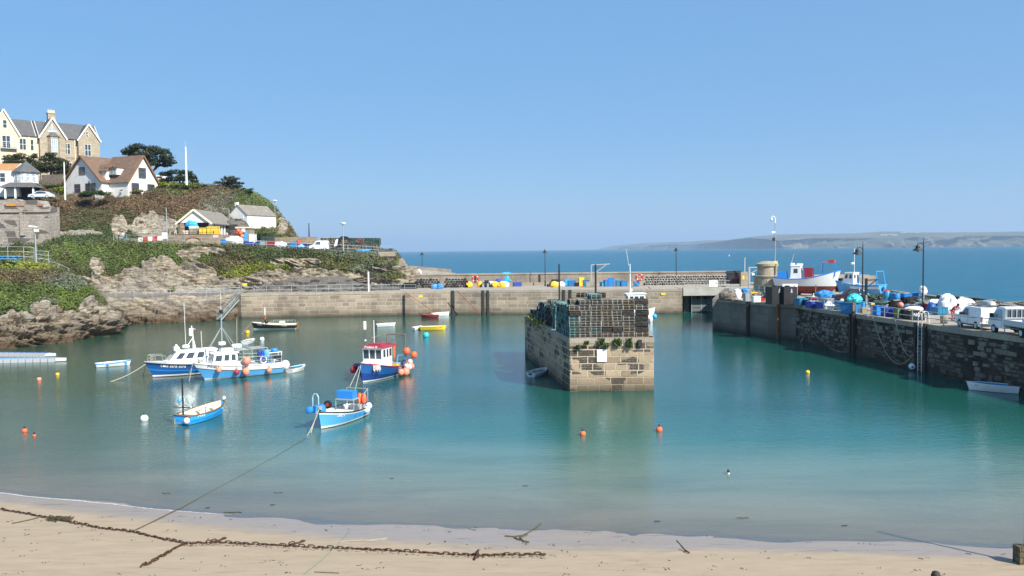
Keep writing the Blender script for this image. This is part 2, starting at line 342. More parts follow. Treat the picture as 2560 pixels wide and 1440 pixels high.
gl = ND(nt, 'BsdfGlossy'); gl.inputs['Roughness'].default_value = .05; gl.inputs['Color'].default_value = (.86,.92,.96,1); nt.links.new(bp.outputs[0], gl.inputs['Normal'])
fr = ND(nt, 'Fresnel'); fr.inputs['IOR'].default_value = 1.45; nt.links.new(bp.outputs[0], fr.inputs['Normal'])
m2 = ND(nt, 'MixShader'); nt.links.new(MATH(nt, 'MULTIPLY', MATH(nt, 'MINIMUM', fr.outputs[0], .62), MATH(nt, 'SUBTRACT', 1, MATH(nt, 'MULTIPLY', sea, .45))), m2.inputs[0]); nt.links.new(mx.outputs[0], m2.inputs[1]); nt.links.new(gl.outputs[0], m2.inputs[2])
nt.links.new(m2.outputs[0], out.inputs[0]); MT['water'] = m
def depf(x, y): return np.clip(-sand_z(x, y)/1.6, 0, 1)*np.where(y > 150, 1, 1)
def seaf(x, y): return np.maximum(sstep(158, 172, y), sstep(41.5, 46, x-np.clip((y-63)*.05, -2, 3)))
water = gridmesh('water', axis(-28000, 28000, -60, 60, 260, 30), axis(22, 28000, 24, 180, 260, 40), lambda x, y: 0*x, MT['water'], {'depth': depf, 'sea': seaf}); tag(water, kind='structure')
# foam line at the shore
m, nt, pr = nodes('foam'); g = ND(nt, 'NewGeometry').outputs['Position']; n = NOISE(nt, g, 9, 5, .75)
pr.inputs['Base Color'].default_value = (.75,.73,.68,1); pr.inputs['Roughness'].default_value = .7
e = ND(nt, 'Attribute', attribute_name='foam').outputs['Fac']
nt.links.new(RAMP(nt, MATH(nt, 'MULTIPLY', n, e), [(.33, 0), (.46, .7)]), pr.inputs['Alpha'])
xs = np.linspace(-30, 28, 700); V = []; A = []
for k, dd in enumerate((-.10, -.02, .07, .22)):
    yy = shore(xs)+dd+(fbm(np.c_[xs*.5, xs*0, xs*0], 4)-.5)*.30; V.append(np.c_[xs, yy, np.maximum(sand_z(xs, yy), 0)+.012])
    A.append(np.full(len(xs), (0, 1, .8, 0)[k])*np.interp(xs, [-30, -21, -16.5, -13, -10, 8, 9, 17, 20, 28], [.95, 1, .95, .85, .45, .4, .62, .66, .5, .66]))
V = np.concatenate(V); i = np.arange(4*700).reshape(4, 700); Fq = np.stack([i[:-1,:-1], i[:-1,1:], i[1:,1:], i[1:,:-1]], -1).reshape(-1, 4)
foam = np_mesh('foam', V, Fq, m, True, {'foam': np.concatenate(A)}); tag(foam, kind='structure')

# ---------------- land ----------------
def proj(V):
    d = V-np.array([0, 0, CAMZ]); k = d@np.array(fw); return 1280+F_PX*(d@np.array(rt))/k, 720-F_PX*(d@np.array(up))/k
# rock with patches of earth, tide-stained low down
m, nt, pr = nodes('cliff_rock'); g = ND(nt, 'NewGeometry').outputs['Position']; sp = ND(nt, 'SeparateXYZ'); nt.links.new(g, sp.inputs[0])
mp = ND(nt, 'Mapping'); mp.inputs['Rotation'].default_value = (R(15), R(32), R(10)); mp.inputs['Scale'].default_value = (.30, .5, 1.7); nt.links.new(g, mp.inputs['Vector'])
st = NOISE(nt, mp.outputs[0], 1.5, 7, .68, .5); n1 = NOISE(nt, g, .25, 5, .6); n2 = NOISE(nt, g, 2.3, 7, .7)
col = RAMP(nt, st, [(.30, (.035,.028,.02)), (.41, (.18,.14,.09)), (.48, (.42,.35,.25)), (.60, (.62,.55,.43)), (.72, (.34,.28,.20))])
col = MIX(nt, RAMP(nt, n1, [(.42, 0), (.6, .75)]), col, MIX(nt, st, (.17,.15,.13), (.50,.455,.39)))
col = MIX(nt, RAMP(nt, n2, [(.5, 0), (.72, .7)]), col, (.12,.09,.06))
low = RAMP(nt, MATH(nt, 'ADD', MATH(nt, 'MULTIPLY', sp.outputs[2], .22), MATH(nt, 'MULTIPLY', n2, .25)), [(.18, 1), (.42, .55), (.95, 0)])
col = MIX(nt, low, col, MIX(nt, st, (.05,.035,.02), (.22,.145,.085)))
vg = ND(nt, 'Attribute', attribute_name='veg').outputs['Fac']; earth = MIX(nt, n2, (.035,.04,.018), (.06,.05,.025))
path = ND(nt, 'Attribute', attribute_name='path').outputs['Fac']
col = MIX(nt, RAMP(nt, vg, [(.35, 0), (.55, 1)]), col, earth); col = MIX(nt, path, col, MIX(nt, n2, (.30,.27,.23), (.22,.20,.17)))
nt.links.new(col, pr.inputs['Base Color']); pr.inputs['Roughness'].default_value = .92; pr.inputs['Specular IOR Level'].default_value = .2
BUMP(nt, MATH(nt, 'ADD', st, MATH(nt, 'MULTIPLY', n2, .6)), 1.0, .9, pr); MT['cliff'] = m
m, nt, pr = nodes('leaves'); tn = ND(nt, 'Attribute', attribute_name='tint').outputs['Color']; nt.links.new(tn, pr.inputs['Base Color']); pr.inputs['Roughness'].default_value = .55; pr.inputs['Specular IOR Level'].default_value = .3; MT['leaf'] = m

def lerp_row(row, cols):
    a = np.array(row, float); return [np.interp(cols, a[:,0], a[:,k]) for k in range(1, a.shape[1])]
def land(name, c0, c1, nc, rows, segs, amp, blobs, flats=(), seed=0, lump=.5):
    """rows: lists of (px, py, distance) or ('z', z, [(px, distance)...]) from the waterline up to the far side"""
    cols = np.linspace(c0, c1, nc); Ps = []
    for r in rows:
        if r[0] == 'z':
            D, = lerp_row(r[2], cols); Z = np.interp(cols, *zip(*r[1])) if hasattr(r[1], '__len__') else np.full(nc, float(r[1]))
            X = (cols-1280)/F_PX*D*1.0; Ps.append(np.c_[X, D, Z])
        else:
            py, D = lerp_row(r, cols); hz = 626.0-(cols-1280)*.0109
            Ps.append(np.c_[(cols-1280)/F_PX*D, D, CAMZ+(hz-py)*D/F_PX])
    G = []; AM = []
    for k in range(len(Ps)-1):
        for j in range(segs[k]):
            t = j/segs[k]; G.append(Ps[k]*(1-t)+Ps[k+1]*t); AM.append(amp[k]*(1-t)+amp[k+1]*t)
    G.append(Ps[-1]); AM.append(amp[-1]); G = np.array(G); AM = np.array(AM)[:, None]*np.ones((1, nc))
    for _ in range(4):                           # round the creases
        G[1:-1] = .5*G[1:-1]+.25*(G[2:]+G[:-2])
    du = np.gradient(G, axis=1); dv = np.gradient(G, axis=0); N = np.cross(du, dv); N /= np.linalg.norm(N, axis=2, keepdims=True)+1e-9
    V = G.reshape(-1, 3); N = N.reshape(-1, 3); A = AM.ravel()
    px, py = proj(V); nz = fbm(V*.35+seed, 4); veg = np.zeros(len(V)); rock = np.zeros(len(V))
    for b in blobs:
        cx, cy, rx, ry, s = b; d = 1-np.sqrt(((px-cx)/rx)**2+((py-cy)/ry)**2); d = d+(nz-.5)*1.1
        k = sstep(-.08, .12, d)
        if s > 0: veg = np.maximum(veg, k)
        else: veg = veg*(1-k)
    pathm = np.zeros(len(V))
    for (x0, x1, r0, r1) in flats:               # paths and terraces: flat, bare
        ri = np.repeat(np.arange(len(G)), nc); sg = np.cumsum([0]+list(segs)); a0, a1 = sg[r0], sg[r1]
        k = ((ri >= a0) & (ri <= a1)).astype(float)*sstep(x0, x0+8, px)*(1-sstep(x1-8, x1, px)); pathm = np.maximum(pathm, k)
    veg *= 1-pathm
    Q = V@np.array([[.9,.1,.35],[0,1,.2],[-.5,0,1]]); st = fbm(Q*np.array([.22,.3,.95])+seed, 6, .55, True); rk = fbm(V*.8+seed*3, 5, .55, True)
    stq = np.floor(st*9)/9+.4*(st*9-np.floor(st*9))/9; dr = ((stq-.55)*4.0+(rk-.5)*1.3); dvg = ((.75-worley(V*.42+seed))*2.6+(.6-worley(V*1.05+seed))*.9)*lump*1.5+(fbm(V*.15+9, 2)-.5)*1.2
    V = V+N*((dr*(1-veg)+dvg*veg)*A*(1-pathm))[:, None]
    ny = len(G); i = np.arange(nc*ny).reshape(ny, nc); Fq = np.stack([i[:-1,:-1], i[:-1,1:], i[1:,1:], i[1:,:-1]], -1).reshape(-1, 4)
    o = np_mesh(name, V, Fq, MT['cliff'], True, {'veg': veg, 'path': pathm}); tag(o, kind='structure')
    return V, Fq, veg, N
def leaves(name, V, Fq, veg, density, size, tint_fn, spread=.45, pxlim=(-200, 1100), back=False, mi=None):
    A = V[Fq]; c = A.mean(1); ar = np.linalg.norm(np.cross(A[:,2]-A[:,0], A[:,3]-A[:,1]), axis=1)/2; vg = veg[Fq].mean(1)
    nn = np.cross(A[:,2]-A[:,0], A[:,3]-A[:,1]); nn /= np.linalg.norm(nn, axis=1, keepdims=True)+1e-9
    px, py = proj(c); face = (nn*(np.array([0,0,CAMZ])-c)).sum(1) > -.25*np.linalg.norm(c, axis=1)
    w = ar*(vg > .45)*(px > pxlim[0])*(px < pxlim[1])*face; n = int(w.sum()*density)
    if n < 1: return None
    f = rng.choice(len(Fq), n, p=w/w.sum()); u = rng.random((n, 1)); v = rng.random((n, 1)); q = A[f]
    P0 = (q[:,0]*(1-u)+q[:,1]*u)*(1-v)+(q[:,3]*(1-u)+q[:,2]*u)*v
    b = fbm(P0*1.1+5, 3); P0 = P0+nn[f]*(rng.random((n, 1))**1.5*spread*(b[:, None]*1.6))+np.array([0,0,1])*rng.random((n, 1))*.12
    return leafquads(name, P0, size, tint_fn(P0, b), nn[f])
def leafquads(name, P0, size, tint, bias=None, parent=None, flat=0):
    n = len(P0); a = rng.normal(size=(n, 3)); 
    if bias is not None: a += bias*1.6+np.array([0, 0, .7])
    a /= np.linalg.norm(a, axis=1, keepdims=True); t = rng.normal(size=(n, 3)); t -= a*(t*a).sum(1, keepdims=True); t /= np.linalg.norm(t, axis=1, keepdims=True); b = np.cross(a, t)
    s = size*(.6+.8*rng.random((n, 1))); V = np.stack([P0-t*s*.6, P0+b*s*.38, P0+t*s*.7, P0-b*s*.38], 1).reshape(-1, 3)
    return np_mesh(name, V, np.arange(4*n).reshape(n, 4), MT['leaf'], False, {'tint': np.repeat(tint, 4, 0)}, parent)
def tinter(zones, base):
    def f(P0, b):
        px, py = proj(P0); col = np.tile(np.array(base), (len(P0), 1)).astype(float); nz = fbm(P0*.5+3, 3)
        for (cx, cy, rx, ry, c, s) in zones:
            d = 1-np.sqrt(((px-cx)/rx)**2+((py-cy)/ry)**2)+(nz-.5)*1.2; k = (sstep(-.1, .2, d)*s)[:, None]*(rng.random((len(P0), 1)) < .9); col = col*(1-k)+np.array(c)*k
        col *= (.15+1.0*fbm(P0*.25+7, 2)+.8*fbm(P0*1.1+7, 2)+.3*(rng.random(len(P0))-.5))[:, None]
        yl = (rng.random(len(P0)) < .03); col[yl] = col[yl]*np.array([1.6,1.3,.9]); return np.clip(col, .004, .5)
    return f
GRN = (.10,.145,.03); DGRN = (.045,.075,.022); YGRN = (.22,.25,.03); BRN = (.155,.095,.055); GRY = (.17,.20,.15); OLV = (.12,.13,.045)
# --- main headland: ledge, cliff, terrace road, upper slope, crest ---
rows = [
 ('z', -.6, [(-900,150),(0,136),(260,135),(420,137),(560,141),(610,147),(1000,152),(1060,164),(1100,170)]),
 ('z', [(-900,4.2),(960,4.2),(1000,3.9),(1060,2.5),(1100,-.5)], [(-900,152),(0,138),(260,137),(420,139),(560,142.5),(610,149),(1000,155),(1100,170)]),
 ('z', [(-900,4.3),(960,4.4),(1040,4.1),(1100,-.4)], [(-900,156),(0,141),(260,140),(420,142),(610,151.5),(700,152),(900,158),(1000,160),(1100,172)]),
 [(-900,660,154),(0,660,146),(260,680,143),(330,672,145),(420,660,147),(520,668,149),(610,680,152),(700,675,154),(800,672,157),(900,676,160),(985,675,160),(1015,683,164),(1060,700,172),(1100,760,173)],
 [(-900,600,160),(0,600,152),(130,604,151),(260,606,150),(300,607,149.5),(420,610,150),(600,616,152),(780,626,156),(900,631,159),(985,634,161),(1010,668,165),(1060,715,174),(1100,765,175)],
 [(-900,560,175),(0,560,166),(130,568,165),(260,598,166),(420,602,166),(600,610,168),(780,622,172),(900,628,172),(985,632,170),(1010,668,169),(1060,718,178),(1100,768,179)],
 [(-900,525,182),(0,530,176),(130,528,174),(300,540,174),(450,535,174),(600,530,178),(690,568,184),(745,614,190),(780,628,186),(900,634,184),(985,640,180),(1010,672,174),(1060,720,181),(1100,770,182)],
 [(-900,480,200),(0,500,188),(150,494,186),(260,484,185),(370,478,185),(460,472,187),(560,475,190),(620,482,192),(660,498,194),(700,535,196),(735,588,198),(760,622,198),(790,634,197),(900,650,195),(985,660,190),(1010,700,182),(1100,790,190)],
 [(-900,420,300),(0,440,232),(260,448,232),(400,460,225),(560,474,220),(620,484,214),(660,505,210),(700,550,207),(735,612,206),(760,660,206),(900,700,205),(1010,740,190),(1100,800,200)],
 ('z', -2, [(-900,420),(0,330),(600,270),(1100,240)]),
]
HB = [(455,662,50,14,1),(300,668,60,16,1),(520,690,26,18,1),(420,725,20,8,1),(420,570,420,60,1),(300,505,320,60,1),(60,610,330,110,1),(600,500,160,60,1),(680,590,90,40,1),(330,650,230,60,1),(720,625,330,30,1),(480,640,80,24,1),(640,655,120,18,1),(640,682,110,22,1),(560,668,80,18,1),(900,645,120,22,1),(960,690,40,10,1),(600,480,700,30,1),(30,560,200,60,1),(700,470,300,60,1),(850,660,90,25,1),
      (380,570,60,30,-1),(300,570,22,26,-1),(420,600,20,8,-1),(470,640,30,14,-1),(250,715,60,24,-1),(330,700,44,26,-1),(400,690,44,46,-1),(480,695,60,34,-1),(560,720,60,26,-1),(600,570,30,12,-1),(700,575,12,28,-1),(760,700,130,26,-1),(720,655,50,10,-1),(200,585,60,8,-1),(1005,665,16,22,-1),(500,628,60,9,-1),(245,670,20,30,-1),(760,655,40,9,-1)]
V, Fq, vg, N = land('cliffs', -420, 1098, 620, rows, [22,6,40,40,12,26,40,22,8], [.9,.35,.5,1.0,.35,.25,1.0,.6,.3,.2], HB, flats=[(250,1300,1,2),(285,1300,4,5)], seed=3)
HZ = [(300,520,230,50,BRN,.95),(520,505,120,40,BRN,.8),(250,560,150,40,DGRN,.6),(580,520,80,40,GRY,.5),(640,510,60,40,GRN,.8),(650,682,110,24,YGRN,.8),(720,628,300,22,DGRN,.8),(100,590,220,40,DGRN,.7),(320,640,200,40,GRN,.8),(560,640,70,30,BRN,.4),(860,650,110,24,OLV,.7),(890,636,70,12,GRY,.6),(700,560,60,60,OLV,.6),(100,560,90,30,BRN,.5),(470,640,60,16,GRN,.8),(735,570,30,50,BRN,.6),(930,670,50,20,GRY,.6)]
lv = leaves('hillside_scrub', V, Fq, vg, 85, .18, tinter(HZ, OLV), .55, (-150, 1060)); tag(lv, 'dense ivy, bramble and gorse covering the cliff and hillside', 'shrubbery', kind='stuff')
# --- near outcrop at the left edge ---
rows = [
 ('z', -.6, [(-900,96),(-200,97),(0,101),(120,106),(200,112),(262,117),(272,120),(300,135)]),
 [(-900,840,98),(-200,835,99),(0,800,102.5),(60,796,104),(120,795,107),(200,806,113),(262,800,118),(272,812,121),(300,820,136)],
 [(-900,780,100),(-200,772,101),(0,776,104.5),(100,772,107),(180,770,112),(240,775,118),(262,788,121),(300,810,137)],
 [(-900,700,106),(-200,700,106),(0,700,109),(100,700,111),(180,715,115),(240,742,120),(262,782,123),(300,808,138)],
 [(-900,650,114),(-200,652,114),(0,655,114),(100,657,116),(170,682,119),(240,742,124),(262,786,126),(300,810,139)],
 [(-900,645,126),(-200,645,126),(0,648,126),(100,652,127),(170,684,126),(240,752,130),(262,795,130),(300,812,140)],
 ('z', -.6, [(-900,140),(0,139),(300,142)]),
]
NB = [(60,720,260,65,1),(180,740,60,45,1),(-100,720,400,80,1),(90,665,160,20,1),(120,785,45,22,-1),(212,775,26,30,-1)]
V2, F2, vg2, N2 = land('rocky_outcrop', -300, 300, 330, rows, [34,10,30,24,8,10], [1.15,1.2,.9,.8,.3,.2,.2], NB, flats=[(-400,120,4,5)], seed=21, lump=.6)
NZ = [(60,740,200,45,GRN,.95),(70,690,100,22,BRN,.7),(190,745,50,40,(.09,.13,.02),.9),(60,662,90,12,YGRN,.8),(170,700,60,20,GRY,.6),(120,760,30,20,GRY,.8),(60,775,80,16,DGRN,.5)]
lv = leaves('outcrop_scrub', V2, F2, vg2, 120, .15, tinter(NZ, OLV), .45, (-150, 300)); tag(lv, 'glossy green bushes and brambles growing over the near outcrop', 'shrubbery', kind='stuff')
# --- far coast across the bay ---
m, nt, pr = nodes('far_cliff'); g = ND(nt, 'NewGeometry').outputs['Position']; gn = ND(nt, 'SeparateXYZ'); nt.links.new(ND(nt, 'NewGeometry').outputs['Normal'], gn.inputs[0])
n1 = NOISE(nt, SCALE(nt, g, (.006,.006,.012)), 1, 6, .6); n2 = NOISE(nt, SCALE(nt, g, (.002,.002,.002)), 1, 3)
c = MIX(nt, RAMP(nt, n1, [(.42, 0), (.58, 1)]), (.035,.032,.028), (.26,.21,.16)); top = MIX(nt, RAMP(nt, n2, [(.45, 0), (.55, 1)]), (.07,.085,.04), (.14,.12,.075))
nt.links.new(MIX(nt, RAMP(nt, gn.outputs[2], [(.55, 0), (.8, 1)]), c, top), pr.inputs['Base Color']); pr.inputs['Roughness'].default_value = 1
cols = np.linspace(1528, 3300, 520); D = np.interp(cols, [1528,1750,1950,1975,2560,3300], [11000,9000,7600,6000,5200,4600])
top = np.interp(cols, [1528,1560,1650,1750,1850,1955,1968,2000,2060,2200,2300,2350,2400,2560,3300], [623.5,616,608,604.5,601,599,595,588,584,583,582,579,576,577,570])
hz = 626-(cols-1280)*.0109; Zt = (hz-top)*D/F_PX+CAMZ; G = []
for k, t in enumerate(np.linspace(0, 1, 30)):
    if t < .5: s = t/.5; y = D+s*140; z = -3+(Zt*.62+3)*s**.8
    else: s = (t-.5)/.5; y = D+140+s*900; z = Zt*.62+(Zt*.42)*s**.7*(1+.17*s)
    p = np.c_[(cols-1280)/F_PX*D, y, z]; a = (fbm(p*np.array([.003,.003,.002])+k*0, 5, .6, True)-.55)*(520 if t < .5 else 220); p[:,1] += a; p[:,2] += (fbm(p*np.array([.002,.002,0]), 3)-.5)*14*s*(t >= .5); G.append(p)
p = G[-1].copy(); p[:,1] += 3000; p[:,2] -= 60; G.append(p); V = np.concatenate(G); n = len(G); i = np.arange(n*520).reshape(n, 520)
fc = np_mesh('far_coast', V, np.stack([i[:-1,:-1], i[:-1,1:], i[1:,1:], i[1:,:-1]], -1).reshape(-1, 4), m, True); tag(fc, kind='structure')
FV = V; FPX, FPY = proj(V)
# ---------------- harbour walls ----------------
ORD = ['first','second','third','fourth','fifth','sixth','seventh','eighth','ninth','tenth','eleventh','twelfth','thirteenth','fourteenth','fifteenth','sixteenth','seventeenth','eighteenth','nineteenth','twentieth','twenty-first','twenty-second','twenty-third','twenty-fourth','twenty-fifth','twenty-sixth','twenty-seventh','twenty-eighth','twenty-ninth','thirtieth']
MT['ashlar'] = masonry('granite_ashlar', (.43,.35,.255), (.23,.185,.14), (.56,.48,.37), 1.75, .62, .055, tide=.85, stain=.55, bump=.06, offs=.43)
MT['pier_stone'] = masonry('pier_stone', (.50,.38,.25), (.30,.22,.14), (.58,.49,.36), 1.3, .56, .045, tide=.8, stain=.3, slate=(.085,.07,.055), slateamt=.30, bump=.07, offs=.38)
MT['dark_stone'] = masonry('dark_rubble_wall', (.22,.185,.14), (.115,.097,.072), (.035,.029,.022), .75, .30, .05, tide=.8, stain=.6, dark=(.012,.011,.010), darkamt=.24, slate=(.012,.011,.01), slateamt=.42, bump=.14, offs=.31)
MT['stained_concrete'] = masonry('stained_concrete', (.25,.225,.185), (.20,.18,.15), (.13,.115,.095), 2.4, .95, .02, tide=.9, stain=.85, bump=.02)
MT['coping'] = masonry('coping_stone', (.42,.36,.28), (.35,.30,.23), (.22,.19,.15), 1.4, .9, .015, stain=.25, bump=.02)
MT['parapet'] = masonry('parapet_stone', (.36,.31,.25), (.28,.245,.20), (.30,.26,.21), 1.8, 1.1, .02, stain=.6, bump=.03)
MT['rubble'] = masonry('rubble_wall', (.30,.27,.24), (.16,.145,.13), (.06,.055,.05), .42, .20, .03, stain=.5, bump=.10, offs=.3, slate=(.05,.045,.04), slateamt=.3)
QZ = 4.15
pl = at(604, 796); pr_ = at(1706, 783.5); YB = 166.0
def wallpoly(front, back, z0, z1, mats, name, parent): return MB().prism(front+back, z0, z1).build(name, mats, parent)
bq = thing('harbour_wall', 'pale granite harbour wall with broad quay at the back of the harbour', 'harbour wall', (0, 0, 0))
fr_ = [(pl.x-6, pl.y+4), (pl.x, pl.y), (at(1130,786).x, at(1130,786).y), (at(1310,785.5).x, at(1310,785.5).y), (pr_.x, pr_.y)]
fr_ = [(x, y) for x, y in fr_]
MB().prism(fr_+[(pr_.x+.01, 151), (46, 151), (46, YB+2), (-44, YB+2)], -4, QZ-.02).build('wall', MT['ashlar'], bq)
def strip(pts, w, z0, z1, off=0):                # a band that follows a line, w wide to the left of travel
    m = MB()
    for a, b in zip(pts[:-1], pts[1:]):
        a = Vector((*a[:2], 0)); b = Vector((*b[:2], 0)); d = (b-a).normalized(); n = Vector((-d.y, d.x, 0))
        q = [a+n*off, b+n*off, b+n*(off+w), a+n*(off+w)]; m.prism([(v.x, v.y) for v in q], z0, z1)
    return m
strip(fr_, .9, QZ-.35, QZ+.05, -.04).build('coping', MT['coping'], bq)
dk = MB().prism([(x, y+.8) for x, y in fr_]+[(pr_.x+.01, 151.8), (45, 151.8), (45, YB), (-43, YB)], QZ-.3, QZ+.008).build('deck', MT['concrete_floor'], bq)
# higher stone ledge on the quay, sea wall
pw = thing('sea_wall', 'long high stone parapet along the seaward side of the back quay', 'wall', (0, 0, 0))
xL = atY(1038, 690, YB).x; xR = atY(1832, 690, YB).x
MB().prism([(xL, YB), (xR, YB), (xR, YB+1.3), (xL, YB+1.3)], QZ-1, 6.35).build('wall', MT['parapet'], pw)
MB().prism([(xL-.1, YB-.12), (xR+.1, YB-.12), (xR+.1, YB+1.5), (xL-.1, YB+1.5)], 6.35, 6.62).build('coping', MT['coping'], pw)
MB().prism([(atY(1130,700,YB).x, YB-.7), (xR, YB-.7), (xR, YB-.002), (atY(1130,700,YB).x, YB-.002)], QZ, 4.75).build('step', MT['coping'], pw)
for px in (1360.5, 1200): MB().box((atY(px, 700, YB).x-.9, YB-.06, 5.3), (.35,.10,2.0)).build('recess', MT['dark_wood'], pw)
lw = thing('stone_wall', 'low grey stone wall behind the stacked pots left of the parapet', 'wall')
MB().prism([(atY(1000,700,164).x, 164), (xL-.15, 164), (xL-.15, 165), (atY(1000,700,164).x, 165)], QZ-1, 5.6).build('wall', MT['rubble'], lw)
# ledge retaining wall and slope of rough stone at left
rw = thing('rubble_revetment', 'sloping grey rubble stone slope behind the quay railings', 'revetment')
P0 = []
for px, yt, Yt in ((598,733,150),(640,722,152),(700,697,155),(760,693,156.5),(850,690,158),(940,712,159),(1000,717,160)):
    a = atY(px, 733, 149.5); b = atY(px, yt, Yt); P0.append([(a.x*1.0, 148.2 if px < 940 else 150, QZ-.3), tuple(atY(px, (yt+733)/2, (Yt+147.5)/2-.8)), tuple(atY(px, yt, Yt-2.6)), (b.x, b.y+2, b.z-.3)])
g_ = MB(); NS = 60
PP = np.array(P0); t = np.linspace(0, 6, 160); rows_ = []
for k in np.linspace(0, 3, 40):
    line = np.array([np.interp(t, range(7), [ (PP[i, int(min(k, 2.999))]*(1-(k-int(min(k, 2.999))))+PP[i, int(min(k, 2.999))+1]*(k-int(min(k, 2.999))))[c] for i in range(7)]) for c in range(3)]).T
    line = line+((fbm(line*1.7, 4)-.5)*.5)[:, None]*np.array([0, -1, .4]); rows_.append([tuple(v) for v in line])
g_.grid(rows_).build('stone_slope', MT['rubble'], rw, True)
# middle pier
c0 = at(1425, 979); c1 = at(1635, 976); c2 = at(1311, 888); dv = (c2-c0); dvn = dv.normalized(); PL = 23.0; c3 = c0+dvn*PL; c4 = c1+Vector((.02,1,0)).normalized()*PL
mp_ = thing('stone_pier', 'square ended stone pier standing alone in the middle of the harbour', 'pier')
corners = [(c0.x,c0.y),(c1.x,c1.y),(c4.x,c4.y),(c3.x,c3.y)]
PZ = 4.12
MB().prism(corners, -4, PZ).build('wall', MT['pier_stone'], mp_)
strip([corners[3], corners[0], corners[1], corners[2]], .8, PZ-.32, PZ+.10, -.03).build('coping', MT['coping'], mp_)
MB().prism([(x*.97+.24, y*.995+.3) for x, y in corners], PZ-.1, PZ+.012).build('deck', MT['concrete_floor'], mp_)
for px, w_ in ((1600,.30),): a = atY(px, 858, c0.y); MB().box((a.x, c0.y-.02, a.z), (w_,.12,.55)).build('drain_hole', MT['dark_wood'], mp_)
a = atY(1504.5, 889, c0.y-.06); sg = MB().box((a.x, c0.y-.05, a.z), (.76, .04, .98)).build('wall_sign', MT['white']); tag(sg, 'blank white rectangular board fixed to the end of the middle pier', 'sign')
# right quay
RZ = 4.25
RQ = [(28.1,114.2),(32.4,102.9),(34.15,100.9),(34.25,93),(36.85,69.5),(38.1,62.3),(41.5,40),(43,24)]
OUT = [(58,24),(49.5,60),(48.5,74),(50.5,111),(51.5,128),(48,151),(37.9,151),(37.9,146)]
rq = thing('stone_quay', 'long dark stone quay crowded with fishing gear along the right side', 'quay')
allp = RQ[::-1]+[(37.9,146),(37.9,151)]+OUT[:-2][::-1]
def face(a, b, z0, z1, mt, nm='wall', th=.6, par=rq):
    a = Vector((*a, 0)); b = Vector((*b, 0)); d = (b-a).normalized(); n = Vector((d.y, -d.x, 0))
    return MB().prism([tuple(v[:2]) for v in (a, b, b-n*th, a-n*th)], z0, z1).build(nm, mt, par)
# travel from far to near with harbour on the right hand side... outward normal = left of (near->far)
def qface(i, mt, **k):
    a = RQ[i]; b = RQ[i+1]; A = Vector((*a, 0)); B = Vector((*b, 0)); d = (B-A).normalized(); n = Vector((d.y, -d.x, 0))
    if n.x > 0: n = -n
    return MB().prism([tuple(v[:2]) for v in (A, B, B-n*1.2, A-n*1.2)], -4, RZ-.02).build('wall', mt, rq), A, B, d, n
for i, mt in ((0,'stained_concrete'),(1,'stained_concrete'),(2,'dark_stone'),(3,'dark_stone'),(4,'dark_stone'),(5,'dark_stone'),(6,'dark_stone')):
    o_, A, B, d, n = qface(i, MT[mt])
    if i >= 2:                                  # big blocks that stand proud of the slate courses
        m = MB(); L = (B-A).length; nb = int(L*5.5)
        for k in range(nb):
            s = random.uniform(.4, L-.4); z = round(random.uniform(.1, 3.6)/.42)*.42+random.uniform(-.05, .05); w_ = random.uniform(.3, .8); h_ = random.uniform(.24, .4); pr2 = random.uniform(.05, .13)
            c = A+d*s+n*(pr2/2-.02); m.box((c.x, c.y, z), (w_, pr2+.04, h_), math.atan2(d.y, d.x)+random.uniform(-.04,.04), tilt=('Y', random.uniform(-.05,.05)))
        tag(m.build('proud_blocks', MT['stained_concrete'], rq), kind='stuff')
MB().prism([(37.9,146),(37.9,151)]+[(37.9,151),(46,151),(46,168),(56,168)]+[(51.5,128),(50.5,111),(48.5,74),(49.5,60),(58,24)]+[(x+.9, y) for x, y in RQ[::-1]], -4, RZ-.03).build('core', MT['stained_concrete'], rq)
A_ = [(x+.8, y) for x, y in RQ]
MB().prism(A_[::-1]+[(37.9,146),(37.9,150.9),(46,150.9),(46,168.1),(56,168.1),(51.2,128),(50.2,111),(48.2,74),(49.2,60),(57.7,24)], RZ-.2, RZ).build('deck', MT['concrete_floor'], rq)
m = MB()
for a, b in zip(RQ[:-1], RQ[1:]):
    A = Vector((*a, 0)); B = Vector((*b, 0)); d = (B-A).normalized(); n = Vector((d.y, -d.x, 0)); n = -n if n.x > 0 else n
    m.prism([tuple(v[:2]) for v in (A+n*.05, B+n*.05, B-n*.85, A-n*.85)], RZ-.38, RZ+.06)
m.build('coping', MT['coping'], rq)
face((37.9,146), (28.1,114.2), -4, RZ-.02, MT['stained_concrete'], th=-.8)
ow = thing('sea_wall', 'low white topped wall on the seaward edge of the right quay', 'wall')
m = MB(); mm = MB(); Q = [(55,30),(49.5,60),(48.5,74),(50.5,111)]
for a, b in zip(Q[:-1], Q[1:]):
    A = Vector((*a, 0)); B = Vector((*b, 0)); d = (B-A).normalized(); n = Vector((d.y, -d.x, 0))
    m.prism([tuple(v[:2]) for v in (A, B, B-n*.5, A-n*.5)], RZ, RZ+.95); mm.prism([tuple(v[:2]) for v in (A+n*.05, B+n*.05, B-n*.55, A-n*.55)], RZ+.95, RZ+1.05)
m.build('wall', MT['stained_concrete'], ow); mm.build('coping', MT['coping'], ow)
